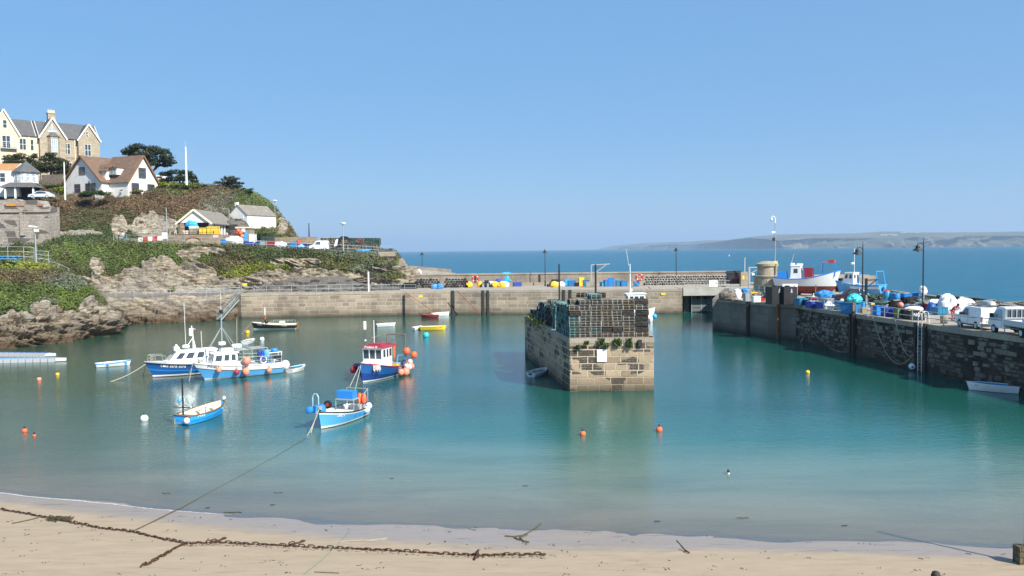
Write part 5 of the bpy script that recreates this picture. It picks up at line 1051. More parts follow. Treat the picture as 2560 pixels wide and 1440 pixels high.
# front row of columns: (u start, width scale, kind, layers, rows deep)
colsP = [(.42,.98,'b',6,9),(1.26,.98,'a',7,3),(2.10,1.0,'a',8,3),(2.93,.94,'c',7,3),(3.70,.92,'a',7,3),(4.55,1.12,'c',7,2),(5.56,1.22,'k',7,2)]
hh_ = .43
for ci, (u, sc, k, nl, nd) in enumerate(colsP):
    for dep_ in range(nd):
        for l in range(nl):
            if dep_ > 0 and ci > 0 and l < nl-2: continue
            if ci == 0 and dep_ > 0 and l == 0 and dep_ > 6: pass
            kk = k if random.random() < .7 else random.choice('abck')
            if ci == 2 and l == nl-1: kk = 'b'
            nm_ = 'crab pot on front face of pier stack, %s column from left, %s layer up' % (ORD[ci], ORD[l]) if dep_ == 0 else ('crab pot behind front of pier stack, %s column, %s row back, %s layer' % (ORD[ci], ORD[dep_], ORD[l]))
            put(kk, pier(u+.02*math.sin(l*2+ci), .38+dep_*.66+(.04*random.random()), l*hh_), FR, nm_, 'crab pots stacked on the front of the stone pier', (sc*1.045, 1, 1))
# green pots further back on the left, a tumbled heap behind
for i in range(3):
    for j in range(3):
        for l in range(5 if j < 2 else 4):
            if i > 0 and l < 3: continue
            put('g', pier(.75+i*.85, 7.9+j*.68, l*hh_), FR, 'green netted crab pot on left rear pier stack, %s column, %s row back, %s layer' % (ORD[i], ORD[j], ORD[l]), 'green crab pots at the rear left of the pier')
heap = [(.7,11.0,0),(.8,11.9,0),(.75,12.8,0),(.8,13.7,0),(.8,14.6,0),(1.6,11.2,0),(1.6,12.2,0),(1.7,13.2,0),(.9,11.4,.46),(.9,12.4,.46),(.9,13.3,.44),(1.5,11.8,.46),(1.5,12.8,.44),(1.0,12.0,.9),(1.2,11.3,.9),(.9,15.6,0),(1.8,14.3,0),(2.6,11.5,0),(2.6,11.5,.46),(2.6,12.5,.46),(1.1,13.0,.9),(1.0,14.2,.46),(.8,11.0,.46),(.8,11.6,.92),(.9,11.2,1.38),(1.0,12.2,1.34),(.8,12.8,1.3),(1.7,11.4,.92),(1.6,12.4,1.36),(1.0,13.8,.9),(.7,15.0,.46),(.8,16.4,0),(1.0,13.4,1.32),(.85,10.4,.46),(.85,10.3,.92),(.85,10.3,0)]
for i, (u, v, z) in enumerate(heap): put('kng'[i % 3 if i % 3 < 2 else 0], pier(u, v, z), random.uniform(-.6, .6), 'dark crab pot in tumbled heap at pier rear left, %s from the front' % (ORD+['thirty-%s' % o for o in ORD[:9]])[i], 'tumbled dark crab pots at the rear of the pier')
# back quay stacks: D shaped ends towards the harbour
def stack(px0, px1, Y, n, layers, kinds, desc, grp, rzz=math.pi/2):
    xa = atY(px0, 700, Y).x; xb = atY(px1, 700, Y).x
    for l in range(layers):
        m_ = n-(l % 2)
        for i in range(m_): put(random.choice(kinds), (xa+(xb-xa)*(i+.5+(l % 2)*.5)/n, Y, QZ+.01+l*.44), rzz, 'dark crab pot in %s, %s from left, %s layer up' % (desc, ORD[i], ORD[l]), grp)
stack(1037, 1100, 160, 8, 4, 'dn', 'left round ended quay stack', 'round ended crab pots left on the back quay')
stack(1110, 1170, 160, 8, 4, 'dn', 'stack beside the red life ring', 'round ended crab pots by the left life ring')
stack(948, 1030, 157.5, 11, 2, 'nd', 'low row by the cliff corner', 'crab pots near the cliff corner')
for i, (px, z) in enumerate(((1206,0),(1214,0),(1222,0),(1230,0),(1211,.45),(1220,.45),(1216,.9),(1374,0),(1384,0),(1394,0),(1404,0),(1412,0),(1379,.45),(1389,.45),(1399,.45),(1384,.9),(1395,.9))):
    put('k' if i % 2 else 'n', (atY(px, 700, 160).x, 160, QZ+z), random.uniform(-.4,.4), 'black crab pot in heap %s, %s counted' % ('right of the left life ring' if px < 1300 else 'under the middle lamp post', ORD[i]), 'black crab pots heaped on the back quay', 1.1)
for j in range(10):
    for l in range(5 if j < 5 else 4 if j < 8 else 2):
        put('akgn'[(j+l) % 4], pier(.5+.25*l+random.uniform(-.1,.15), 12.2+j*.95, l*hh_), random.uniform(-.5,.5), 'dark crab pot along rear left pier edge, %s row back, %s layer up' % (ORD[j], ORD[l]), 'crab pots heaped along the rear left edge of the pier', 1.08)
for i, (u, v, l, rz_) in enumerate(((.6,1.5,6,.3),(2.9,2.3,7,-.2),(1.6,3.0,7,-.4))): put('akcba'[i], pier(u, v, l*hh_), FR+rz_, 'loose crab pot lying askew on top of the pier stack, %s from the left' % ORD[(0,2,1)[i]], 'askew crab pots on top of the pier stack')
# right quay row along the sea wall
rp = [at(2330,772,RZ), at(2420,782,RZ), at(2540,800,RZ)]
k_ = 0
for l in range(3):
    for i in range(15 if l < 2 else 11):
        t = i/15; a = (rp[0]*(1-t*2)+rp[1]*t*2) if t < .5 else (rp[1]*(2-t*2)+rp[2]*(t*2-1))
        put(random.choice('kcnc'), (a.x+2.3, a.y+2.5, RZ+l*.44), R(95)+random.uniform(-.15,.15), 'old dark crab pot in the long row behind the vans, %s along, %s layer' % (ORD[i], ORD[l]), 'old crab pots along the seaward side of the right quay', 1.12)

for k_x, v_x in protos.items():
    if k_x not in used:
        for c_x in kids(v_x): bpy.data.objects.remove(c_x)
        bpy.data.objects.remove(v_x)
# the rest as one mass each: pots merged into a single mesh
def potmass(name, label, spots, kinds, group=None):
    """spots: (x, y, z, rz); one object made of many simple pots"""
    for o in ():
        pass
    V = []; Fc = []; Mi = []; mats = [MT['net_dark'], MT['pot_white'], MT['pot_grey'], MT['net_teal'], MT['dark_metal'], MT['net_pink'], MT['pot_tan']]; mb = MB()
    for (x, y, z, rz, kd) in spots:
        mm_ = MB(); w, d, h = .7, .58, .46; pf = [(-d/2,.03),(-d/2*.98,h*.45),(-d/2*.6,h*.88),(0,h),(d/2*.6,h*.88),(d/2*.98,h*.45),(d/2,.03)]; n = len(pf)
        net, fr = {'w': (0,1), 'd': (0,2), 't': (3,3), 'r': (5,5), 'n': (0,4), 'c': (0,6)}[kd]
        vs = [(-w*.47, p[0]*.94, p[1]*.95+.01) for p in pf]+[(w*.47, p[0]*.94, p[1]*.95+.01) for p in pf]
        mm_.add(vs, [tuple(range(n))[::-1], tuple(range(n, 2*n))]+[(i, (i+1) % n, n+(i+1) % n, n+i) for i in range(n)], net)
        for xx in (-w/2, w/2): mm_.tube([(xx, p[0], p[1]) for p in pf], .032, 4, closed=True, mi=fr)
        mm_.xf(Matrix.Translation((x, y, z)) @ Matrix.Rotation(rz, 4, 'Z')); b = len(mb.v); mb.v += mm_.v; mb.f += [tuple(i+b for i in f) for f in mm_.f]; mb.m += mm_.m
    return tag(mb.build(name, mats), label, 'crab pots', kind='stuff')
sp_ = []; xa = atY(1612, 700, 160).x; xb = atY(1828, 700, 160).x; n = 30
for l in range(4):
    for i in range(n): sp_.append((xa+(xb-xa)*(i+.5+(l % 2)*.4)/n+random.uniform(-.06,.06), 160.5, QZ+l*.45, R(90)+random.uniform(-.5,.5), 'w' if random.random() < .8 else 'd'))
potmass('crab_pot_stack', 'long bank of pale rimmed crab pots stacked left of the lock gate', sp_, 'w')
# ---------------- gear on the quays ----------------
def bin_(px, py, w, d, h, mt, label, rz=0, z=RZ, fill=None, name='storage_bin', cat='bin', Y=None, dz=0, loc=None, lid=False, text_=None, group=None):
    p = Vector(loc) if loc is not None else at(px, py, z); t_ = thing(name, label, cat, (p.x, p.y, z+dz), rz, group); t = .05
    m = MB(); T = 1.06; m.box((0,0,.09),(w*.94,d*.94,.12))
    for sx, sy, ww, dd in ((0,-1,w,t),(0,1,w,t),(-1,0,t,d),(1,0,t,d)): m.box((sx*(w-t)/2, sy*(d-t)/2, h/2+.03), (ww, dd, h-.06))
    for i in range(3): m.box((-w/3+i*w/3, -d/2-.015, h*.45),(w*.06,.03,h*.75)); m.box((-w/3+i*w/3, d/2+.015, h*.45),(w*.06,.03,h*.75))
    for x in (-w*.32, w*.32): m.box((x,0,.03),(w*.16,d*.9,.07))
    m.build('body', MT[mt], t_)
    m = MB(); r_ = .06
    for sx, sy, ww, dd in ((0,-1,w+.1,r_),(0,1,w+.1,r_),(-1,0,r_,d+.1),(1,0,r_,d+.1)): m.box((sx*(w+.03)/2, sy*(d+.03)/2, h), (ww, dd, .07))
    if lid: m.box((0,0,h+.04),(w,d,.05))
    m.build('rim', MT[mt], t_)
    if fill:
        g = [[(x, y, h-.1+.22*abs(math.sin(x*5+y*3+px))*(1-abs(x)/w)*(1-abs(y)/d)+random.uniform(0,.07)) for y in np.linspace(-d/2+t, d/2-t, 7)] for x in np.linspace(-w/2+t, w/2-t, 9)]
        MB().grid(g, flip=True).build('contents', MT[fill], t_)
    if text_: text(t_, text_[0], text_[1], (0, -d/2-.04, h*.6), 0, MT['plastic_white'])
    return t_
def clothy(name, label, cat, loc, sz, mt, seed=0, rz=0, amp=.22, n=16):
    m = MB(); m.sphere((0,0,sz[2]*.42), 1, (sz[0]/2, sz[1]/2, sz[2]*.62), 26); V = np.array(m.v); d = fbm(V*2.2/max(sz)*1.6+seed*7.7, 4, .6, True)-.5
    c = np.array([0,0,sz[2]*.35]); V = c+(V-c)*(1+d*amp*3)[:, None]; V[:,2] = np.maximum(V[:,2], 0); m.v = [tuple(v) for v in V]
    o = m.build(name, MT[mt]); o.location = loc; o.rotation_euler[2] = rz; return tag(o, label, cat)
def tangle(name, label, cat, loc, sz, mt, n=7, r=.03, seed=1):
    rr = random.Random(seed); t_ = thing(name, label, cat, tuple(loc))
    m = MB(); m.sphere((0,0,sz[2]*.3), 1, (sz[0]*.42, sz[1]*.42, sz[2]*.5), 10); m.v = [(a, b, max(0, c)) for a, b, c in m.v]; m.build('net_heap', MT['net_dark'], t_)
    m = MB()
    for k in range(n):
        cx, cy, cz = rr.uniform(-.3,.3)*sz[0], rr.uniform(-.3,.3)*sz[1], rr.uniform(.2,.8)*sz[2]; R_ = rr.uniform(.2,.34)*min(sz[0], sz[1]*1.6); ph = rr.uniform(0,3)
        m.tube([(cx+R_*math.cos(a), cy+R_*.7*math.sin(a), max(.03, cz+.12*math.sin(2*a+ph))) for a in np.linspace(0, 2*math.pi, 14)[:-1]], r, 5, closed=True)
    m.build('rope_coils', MT[mt], t_); return t_
def barrel(loc, r, h, mt, label, name='barrel', lid=None):
    t_ = thing(name, label, 'barrel', tuple(loc)); MB().lathe([(r*.9,0),(r,.06),(r,h*.32),(r*1.04,h*.35),(r,h*.38),(r,h*.65),(r*1.04,h*.68),(r,h*.71),(r,h-.05),(r*.9,h)], n=18).build('drum', MT[mt], t_, True)
    if lid: MB().sphere((0,0,h), r*.8, (1,1,.5), 12).build('lid', MT[lid], t_, True)
    return t_
G = lambda px, py, z=RZ: at(px, py, z)
# edge side bins on the right quay
bin_(2125, 783, 2.3, 1.2, 1.15, 'bin_blue', 'wide blue bin heaped with netting at quay edge left of fender posts', .9, fill='green_rope')
bin_(2110, 776, 1.5, 1.1, .9, 'teal_blue', 'dark teal bin half hidden left of the net filled blue bin', .9)
bin_(2150, 778, 1.2, 1.0, 1.0, 'sky_blue', 'light blue plastic bin behind the post with the cream block', .9)
bin_(2126, 768, 2.0, 1.2, .9, 'bin_blue', 'blue bin stacked on the wide net filled bin', .9, dz=1.16, fill='turq') if False else None
clothy('net_pile', 'pale turquoise net heaped on top of the wide blue bin', 'netting', tuple(G(2133, 783)+Vector((.2,.3,1.1))), (2.2,1.3,.8), 'turq', 3, .9)
bin_(2035, 770, 1.5, 1.1, .75, 'deep_blue', 'royal blue bin behind the railing right of the white board', .3, fill='grey_paint'); bin_(2055, 772, .9, 1.0, .75, 'deep_blue', 'narrow royal blue bin beside the white sack', .3)
bin_(2003, 764, 1.2, 1.0, .85, 'teal_blue', 'dark blue bin just right of the black tanks', .3); bin_(2022, 765, 1.0, 1.0, .7, 'black', 'black bin between two blue bins by the railing', .3)
clothy('tarpaulin', 'dark blue tarpaulin bundle behind the royal blue bins', 'tarpaulin', tuple(G(2062,752)), (2.4,1.6,1.2), 'bin_blue', 5)
clothy('sack', 'white sack lying beside the royal blue bins', 'sack', tuple(G(2072,773)), (1.1,.9,.7), 'plastic_white', 9); bin_(2086, 775, 1.1, .8, .45, 'plastic_white', 'low white fish box by the railing post', .2, name='fish_box', cat='box')
bin_(2195, 788, 1.0, 1.0, .95, 'blue', 'bright blue bin at the quay edge right of fender posts', -1.4); bin_(2184, 786, .4, .4, .85, 'navy', 'slim navy drum beside the bright blue bin', 0, name='tall_bin')
bin_(2226, 792, 1.45, 1.0, .85, 'deep_blue', 'indigo bin in the middle of the quay edge row', -1.4 if False else .1); bin_(2249, 795, .75, .9, .9, 'green_bin', 'green bin squeezed between indigo and black bins', .1); bin_(2262, 796, .6, .8, .85, 'black', 'small black crate beside the lettered black bin', .1)
bin_(2286, 800, 1.55, 1.1, .9, 'black', 'black bin with white lettering heaped with pale rope', .1, fill='cream', text_=('NQY', .42)); 
clothy('rope_heap', 'pale rope and floats heaped on the lettered black bin', 'rope', tuple(G(2286,800)+Vector((0,.1,.88))), (1.5,1.0,.35), 'cream', 4)
buo = thing('mooring_buoy', 'pink buoy resting on the green bin', 'buoy', tuple(G(2251,795)+Vector((.1,.2,1.15)))); MB().sphere((0,0,.1), .28).build('float', MT['pink_orange'], buo, True); MB().lathe([(.07,0),(.06,.14)], (0,0,.34), 8).build('neck', MT['maroon'], buo)
bin_(2205, 775, .9, .8, .6, 'galv', 'grey crate full of line behind the bright blue bin', .1, fill='green_rope', name='wire_crate', cat='crate'); tangle('net_pile', 'green and white nets spilling over the grey crate', 'netting', tuple(G(2205,778)+Vector((0,.3,.6))), (1.5,1.2,.6), 'green_rope', seed=4)
barrel(G(2224,766)+Vector((0,.8,0)), .42, 1.7, 'teal_blue', 'tall dark blue barrel with a red float on top', lid='red'); barrel(G(2238,766)+Vector((0,.6,0)), .42, 1.55, 'teal_blue', 'tall dark blue barrel right of the red topped barrel'); barrel(G(2249,767)+Vector((0,.8,0)), .4, 1.5, 'bin_blue', 'blue barrel third in the barrel row')
bin_(2265, 765, 1.1, 1.0, 1.0, 'black', 'black bin carrying a blue tub', .1); bin_(2265, 765, .95, .85, .42, 'blue', 'blue tub on top of the black bin', .1, dz=1.0, fill='galv', name='tub', cat='tub'); bin_(2287, 763, 1.2, 1.0, .95, 'grey_paint', 'grey bin carrying a second blue tub', .1); bin_(2290, 763, .9, .8, .42, 'blue', 'blue tub on top of the grey bin', .1, dz=1.0, name='tub', cat='tub')
bin_(2280, 779, 1.5, .9, .6, 'teal_blue', 'low dark blue box behind the lettered black bin', .1, name='fish_box', cat='box')
bin_(2350, 787, 1.1, .9, .75, 'teal_blue', 'dark teal bin in front of the white bulk bags', .1); clothy('net_bag', 'bright blue mesh bag beside the dark teal bin', 'bag', tuple(G(2328,783)), (.85,.8,1.0), 'royal', 12)
tangle('net_pile', 'dark nets piled behind the barrels', 'netting', tuple(G(2210,752)), (2.2,1.5,1.2), 'net_dark', seed=8); tangle('net_pile', 'dark nets and fenders piled right of the blue stern', 'netting', tuple(G(2195,756)), (1.6,1.5,1.2), 'maroon', seed=9)
tangle('rope_pile', 'big pile of green rope and pots by the lamp post', 'rope', tuple(G(2300,764)), (2.8,2,1.4), 'green_rope', 14, seed=10); tangle('rope_pile', 'coiled tan ropes right of the lamp post', 'rope', tuple(G(2328,770)), (2.4,1.6,1.1), 'rope', 12, seed=11)
tangle('rope_pile', 'pale tangled rope at the far end of the gear', 'rope', tuple(G(2255,752)), (2.6,1.5,1.3), 'rope', 12, seed=12); tangle('net_pile', 'tan nets heaped behind the pickup bed', 'netting', tuple(G(2545,795)+Vector((3.5,5,0))), (5,2.5,1.5), 'rope', 22, seed=13)
tangle('net_pile', 'brown nets heaped behind the roof box', 'netting', tuple(G(2480,795)+Vector((3.0,5,0))), (4.5,2.5,1.6), 'pot_tan', 22, seed=14)
clothy('bulk_bag', 'crumpled white bulk bag left of the person', 'bag', tuple(G(2354,782)+Vector((0,1.2,.0))), (1.7,1.1,1.15), 'plastic_white', 21); clothy('bulk_bag', 'tallest white bulk bag right behind the person', 'bag', tuple(G(2390,785)+Vector((-.2,1.3,0))), (1.7,1.2,1.7), 'plastic_white', 22); clothy('bulk_bag', 'slumped white bulk bag between the person and the van', 'bag', tuple(G(2402,797)), (1.3,1.1,1.1), 'plastic_white', 23); clothy('bulk_bag', 'white bulk bag farther back beyond the van roof', 'bag', tuple(G(2425,786)+Vector((.5,2.2,0))), (2.4,1.1,1.35), 'plastic_white', 24)
clothy('buoy_bundle', 'white floats bundled by the lamp post base', 'floats', tuple(G(2318,766)+Vector((0,1,1.3))), (.9,.6,.9), 'plastic_white', 31, amp=.1)
wf_ = thing('marker_float', 'white float on a pole standing above the rope piles', 'float', tuple(G(2309,772))); MB().tube([(0,0,0),(0,0,2.3)], .03, 5).build('pole', MT['white'], wf_); MB().sphere((-.15,0,2.3), .28, (1.2,1,.9)).build('float', MT['plastic_white'], wf_, True)
bo_ = thing('stone_bollard', 'short round cream stone bollard near the white van', 'bollard', tuple(G(2360,809))); MB().lathe([(.30,0),(.31,.5),(.33,.55),(.33,.66),(.25,.72)], n=18).build('shaft', MT['coping'], bo_, True)
# dock posts against the dark wall
def edge_at(px):                                 # point of the quay edge seen at a pixel column
    best = None
    for a, b in zip(RQ[:-1], RQ[1:]):
        for k in range(60):
            x, y = a[0]+(b[0]-a[0])*k/60, a[1]+(b[1]-a[1])*k/60; e = abs(proj(np.array([[x, y, 2.5]]))[0][0]-px)
            if best is None or e < best[0]: best = (e, x, y)
    return best[1], best[2]
def post_pair(px, label, n2=2):
    x, y = edge_at(px)
    t_ = thing('fender_posts', label, 'fender', (x-.16, y, 0))
    for k in range(n2): MB().box((0,(k-.5)*.75,1.5),(.28,.30,7.0)).build('pile', MT['dark_wood'], t_); MB().box((0,(k-.5)*.75,5.02),(.31,.33,.9)).build('pile_cap', MT['wood'], t_)
post_pair(2133, 'pair of tall timber fender posts against the dark wall'); 
p = at(2303, 807, RZ); t_ = thing('ladder', 'metal ladder with white hoops and timber rubbing posts on dark wall', 'ladder', (edge_at(2305)[0]-.12, edge_at(2305)[1], 0), R(-83))
for k in (-.7,.7): MB().box((k,-.05,1.2),(.24,.26,6.3)).build('rubbing_post', MT['dark_wood'], t_)
m = MB()
for k in (-.28,.28): m.tube([(k,-.1,-1),(k,-.1,5.2),(k,.15,5.4),(k,.5,5.3),(k,.6,4.4)], .035, 6)
m.build('ladder_rails', MT['plastic_white'], t_); m = MB()
for k in range(13): m.tube([(-.28,-.1,.2+k*.32),(.28,-.1,.2+k*.32)], .022, 5)
m.build('rungs', MT['galv'], t_)
def vpost(px, pyb, label, mt='rust', w=.28, top=.2):
    x, y = edge_at(px); o = MB().box((x-.14, y-.1, (RZ+top-2)/2),(w, w, RZ+top+2)).build('timber_fender', MT[mt]); tag(o, label, 'fender')
vpost(1871, 838, 'dark vertical timber in the middle of the shaded concrete face', 'dark_wood', .4, .1); vpost(1947, 848, 'rusty vertical chain post at the concrete corner', 'rust', .22, .2)  # first one is a dark box painting the shade of a wall slot
t_ = thing('timber_struts', 'weathered raking timber struts at the foot of the dark wall', 'timber frame', tuple(at(2002,860))); q = t_.location
for a, b in (((2003,858),(2026,815)),((2018,862),(2030,805)),((2026,830),(2068,836)),((2062,830),(2064,858))): 
    A_2 = atY(*a, 98.3)-q; B_2 = atY(*b, 98.8)-q; MB().beam(A_2, B_2, .28,.24).build('strut', MT['wood'], t_)
for (a, b, sag, lb) in (((2184,790,RZ),(2300,832,2.2),2.9,'pale rope looping down the dark wall between the posts'),((2243,803,RZ),(2296,850,1.9),1.7,'thinner rope loop inside the big loop on the dark wall'),((2024,826,2.4),(2120,872,.2),.9,'rope sagging from the timber struts to the fender posts')):
    (xa_, ya_), (xb_, yb_) = edge_at(a[0]), edge_at(b[0]); A_2 = Vector((xa_, ya_, a[2])); B_2 = Vector((xb_, yb_, b[2])); fx_ = lambda y: float(np.interp(y, [q[1] for q in RQ[::-1]], [q[0] for q in RQ[::-1]]))-.16
    A_2.x = fx_(A_2.y); B_2.x = fx_(B_2.y); rope(A_2, B_2, sag, 'rope', lb, .03)
A_2 = at(2187,790,RZ); rope((fx_(A_2.y)+.2, A_2.y, RZ+1.0), (fx_(A_2.y-.4), A_2.y-.4, RZ-.1), 0, 'rope', 'rope running over the quay edge from the railing', .035)
# black hook davit pole with cream block, middle of the quay edge
t_ = thing('davit', 'dark post davit with jib and cream block at its foot', 'davit', tuple(G(2165,782))); MB().tube([(0,0,0),(0,0,1.9)], .13, 8).build('lower_post', MT['concrete'], t_); MB().tube([(0,0,1.9),(0,0,3.6)], .16, 8).build('upper_post', MT['dark_metal'], t_); MB().tube([(0,0,3.4),(1.2,-.1,3.45)], .06, 6).build('jib', MT['dark_metal'], t_); MB().beam((.1,0,2.7),(1.0,-.1,3.4), .09).build('brace', MT['dark_metal'], t_); MB().box((0,-.1,.3),(1.1,.6,.55)).build('block', MT['coping'], t_)
t_ = thing('yellow_barrier', 'low yellow and black striped bar by the maroon crate', 'barrier', tuple(G(2182,772)))
for k in range(5): MB().box((-.8+k*.4,0,.55),(.4,.08,.16)).build('stripe', MT['buoy_yellow' if k % 2 == 0 else 'black'], t_)
for x in (-.8,.8): MB().box((x,0,.25),(.08,.08,.5)).build('leg', MT['black'], t_)
# tanks, crates and clutter near the tower
for px, lb, w_ in ((1942,'black tank left of the pair, with faint white markings',1.75),(1972,'black tank behind the large white information board',1.8)):
    p = at(px, 762, RZ)+Vector((0,.6,0)); t_ = thing('water_tank', lb, 'tank', tuple(p), .25); m = MB(); m.box((0,0,1.1),(w_,1.5,2.1)); m.box((0,0,1.2),(w_*1.03,1.53,.08)); m.box((0,0,.5),(w_*1.03,1.53,.08)); m.build('tank_body', MT['black'], t_); MB().lathe([(.3,0),(.3,.12),(.22,.16)], (0,0,2.15), 14).build('cap', MT['black'], t_)
    MB().extr([(-.15,-.25),(.15,-.25),(.05,.25),(-.05,.25)], (.1,-.775,1.7), (1,0,0), (0,0,1), (0,-1,0), .006).build('marking', MT['grey_paint'], t_)
bin_(1890, 756, .95, .8, .75, 'white', 'white box with an orange and yellow printed panel', .1, name='fish_box', cat='box', lid=True, fill=None)
p = at(1890, 756, RZ); tag(MB().box((p.x+.02, p.y-.46, RZ+.42),(.6,.02,.2)).build('printed_panel', MT['orange']), 'orange printed panel on the white box', 'label') if False else None
bin_(1884, 744, .9, .8, .7, 'buoy_yellow', 'yellow lidded bin behind the white printed box', .1, lid=True); bin_(1867, 754, .7, .8, 1.1, 'grey_paint', 'stack of grey crates left of the white printed box', .1, name='crate_stack', cat='crate'); clothy('bag', 'bright blue bag lying on the grey crates', 'bag', tuple(G(1864,752)+Vector((0,.3,1.05))), (.8,.7,.55), 'blue', 41)
clothy('bag', 'grubby white sack leaning at the tip of the right quay', 'sack', tuple(G(1843,748)), (1.0,.9,1.3), 'plastic_white', 42); bin_(1904, 755, .6,.6,.45, 'red', 'red crate right of the white printed box', .1, name='crate', cat='crate'); bin_(1919, 748, .5,.6,.75, 'deep_blue', 'small royal blue bin left of the black tanks', .1)
clothy('tarpaulin', 'brown tarpaulin hump at the very tip of the right quay', 'tarpaulin', tuple(G(1822,752)+Vector((0,.5,0))), (2.0,1.6,1.2), 'wood', 43)
tangle('rope_pile', 'ropes and lines piled between the crates and tower', 'rope', tuple(G(1885,737)), (3.0,1.5,.9), 'green_rope', 12, seed=15); tangle('rope_pile', 'dark gear piled at the foot of the round tower', 'rope', tuple(G(1908,740)), (2.2,1.2,.8), 'pot_grey', 10, seed=16)
railing([G(1826,738), G(1870,738), G(1925,741)], 1.5, 1.1, 'tall grey railing in front of the round tower', 3)
t_ = thing('davit', 'grey steel davit with horizontal jib left of the tower', 'davit', tuple(G(1873,726))); MB().box((0,0,1.9),(.28,.28,3.8)).build('post', MT['galv'], t_); MB().beam((0,0,3.7),(3.1,.3,3.75), .12,.16).build('jib', MT['galv'], t_); MB().beam((.1,0,2.7),(1.8,.15,3.6), .12).build('brace', MT['galv'], t_); MB().lathe([(.22,0),(.22,.1)], (.6,-.1,2.6), 12, M=Matrix.Rotation(R(90), 3, 'X')).build('winch_drum', MT['white'], t_)
t_ = thing('stone_pillar', 'square stone pillar carrying a pale pole', 'pillar', (atY(1861,700,150).x, 150, RZ)); MB().box((0,0,1.3),(1.5,1.0,2.6)).build('pillar', MT['coping'], t_); MB().box((-.35,-.52,1.6),(.35,.05,.65)).build('yellow_notice', MT['yellow'], t_); MB().lathe([(.16,0),(.16,2.4),(.22,2.42),(.22,2.55)], (0,0,2.6), 10).build('pole', MT['galv'], t_)
t_ = thing('hut', 'dark maroon covered kiosk at the end of the pale pots', 'hut', (atY(1835,700,152).x, 152, RZ)); MB().box((0,0,1.35),(2.4,1.6,1.9)).build('wall', MT['black'], t_); MB().add([(-1.5,-.9,2.3),(1.3,-.9,2.3),(1.3,.9,2.3),(-1.5,.9,2.3),(-1.2,-.4,2.75),(1.3,-.4,2.75),(1.3,.4,2.75),(-1.2,.4,2.75)], [(0,3,2,1),(4,5,6,7),(0,1,5,4),(1,2,6,5),(2,3,7,6),(3,0,4,7)]).build('roof', MT['black'], t_); MB().box((.3,-.82,1.5),(1.2,.03,.4)).build('faded_panel', MT['maroon'], t_)
t_ = thing('metal_steps', 'small metal access steps by the white hulled boat', 'steps', tuple(G(2015,735)))
for y in (0,.7): MB().tube([(-.6,y,0),(-.6,y,1.9),(0,y,1.9),(1.0,y,.9),(1.0,y,0)], .05, 6).build('handrail', MT['galv'], t_)
for k in range(4): MB().box((.05+k*.28,.35,.95-k*.25),(.26,.7,.05)).build('tread', MT['galv'], t_)
# concrete shelter behind the boats ashore
t_ = thing('concrete_shelter', 'flat topped concrete shelter behind the boats ashore', 'shelter', (0,0,0)); xa, xb = atY(2030,700,128).x, atY(2168,700,128).x
MB().prism([(xa,127),(xb,127),(xb,131),(xa,131)], RZ+2.15, RZ+2.6).build('roof', MT['coping'], t_); MB().prism([(xa,129.5),(xb,129.5),(xb,130.5),(xa,130.5)], RZ-.1, RZ+2.148).build('wall', MT['dark_stone'], t_)
for k in range(4): x = xa+.4+(xb-xa-.8)*k/3; MB().box((x,127.5,RZ+1.07),(.6,.6,2.15)).build('pillar', MT['coping'], t_)
MB().prism([(xb-2.6,126.6),(xb+.7,126.6),(xb+.7,127.0),(xb-2.6,127.0)], RZ, RZ+2.5).build('buttress', MT['coping'], t_)
# back quay gear
def q(px, py=716): return at(px, py, QZ)
for (px, w_, h_, mt, lb) in ((1293,1.6,.75,'deep_blue','royal blue box right of the bright blue tarpaulins'),(1430,1.4,1.1,'bin_blue','blue bin left of the yellow crates on the back quay'),(1418,1.0,1.4,'sky_blue','tall bright blue bin right of the black pots'),(1444,1.0,.7,'black','black box between blue bin and yellow crates'),(1466,1.1,1.2,'teal_blue','dark blue bin right of the yellow crates'),(1512,1.6,.7,'sky_blue','low bright blue bin right of the davit'),(1520,1.5,1.2,'bin_blue','big blue bin with lid right of the davit'),(1528,1.2,1.55,'blue','tallest blue bin right of the davit'),(1548,1.3,1.1,'teal_blue','dark blue bin behind the white boat mast'),(1560,1.2,1.0,'bin_blue','blue bin right of the white boat mast'),(1591,1.1,.95,'bin_blue','lone blue bin below the right life ring'),(1508,1.1,.8,'black','black box next to the low bright blue bin')):
    bin_(px, 716, w_, 1.0, h_, mt, lb, random.uniform(-.2,.2), z=QZ)
bin_(1454, 716, 1.1, 1.0, 1.7, 'yellow', 'tall stack of yellow crates on the back quay', 0, z=QZ, name='crate_stack', cat='crate')
for px, lb in ((1172,'yellow sack near the left life ring'),(1202,'large yellow sack beneath the black pot heap'),(1238,'small yellow sack left of the white sacks'),(1254,'yellow sack beside the bright blue tarpaulin'),(1386,'yellow sack under the middle lamp post')): clothy('sack', lb, 'sack', tuple(q(px,718)), (1.3,.9,.95), 'buoy_yellow', px)
for px, lb in ((1228,'white sack between the yellow sacks'),(1262,'dirty white sheet beside the bright blue tarpaulin'),(1401,'white tarpaulin over gear under middle lamp post')): clothy('sack', lb, 'sack', tuple(q(px,717)), (1.5,1.0,.9), 'plastic_white', px)
clothy('tarpaulin', 'bright blue tarpaulin heap on the back quay', 'tarpaulin', tuple(q(1266,715)+Vector((0,2,.3))), (3.2,1.6,2.0), 'sky_blue', 61); clothy('tarpaulin', 'darker blue sheet left of the bright blue heap', 'tarpaulin', tuple(q(1246,716)+Vector((0,1,0))), (1.4,1,1.3), 'deep_blue', 62)
clothy('tarpaulin', 'pale blue bundles behind the railing left of back wall steps', 'tarpaulin', tuple(q(1088,722)), (1.4,.9,.75), 'light_blue', 63); clothy('tarpaulin', 'second pale blue bundle by the quay edge', 'tarpaulin', tuple(q(1099,722)), (1.2,.9,.8), 'blue', 64)
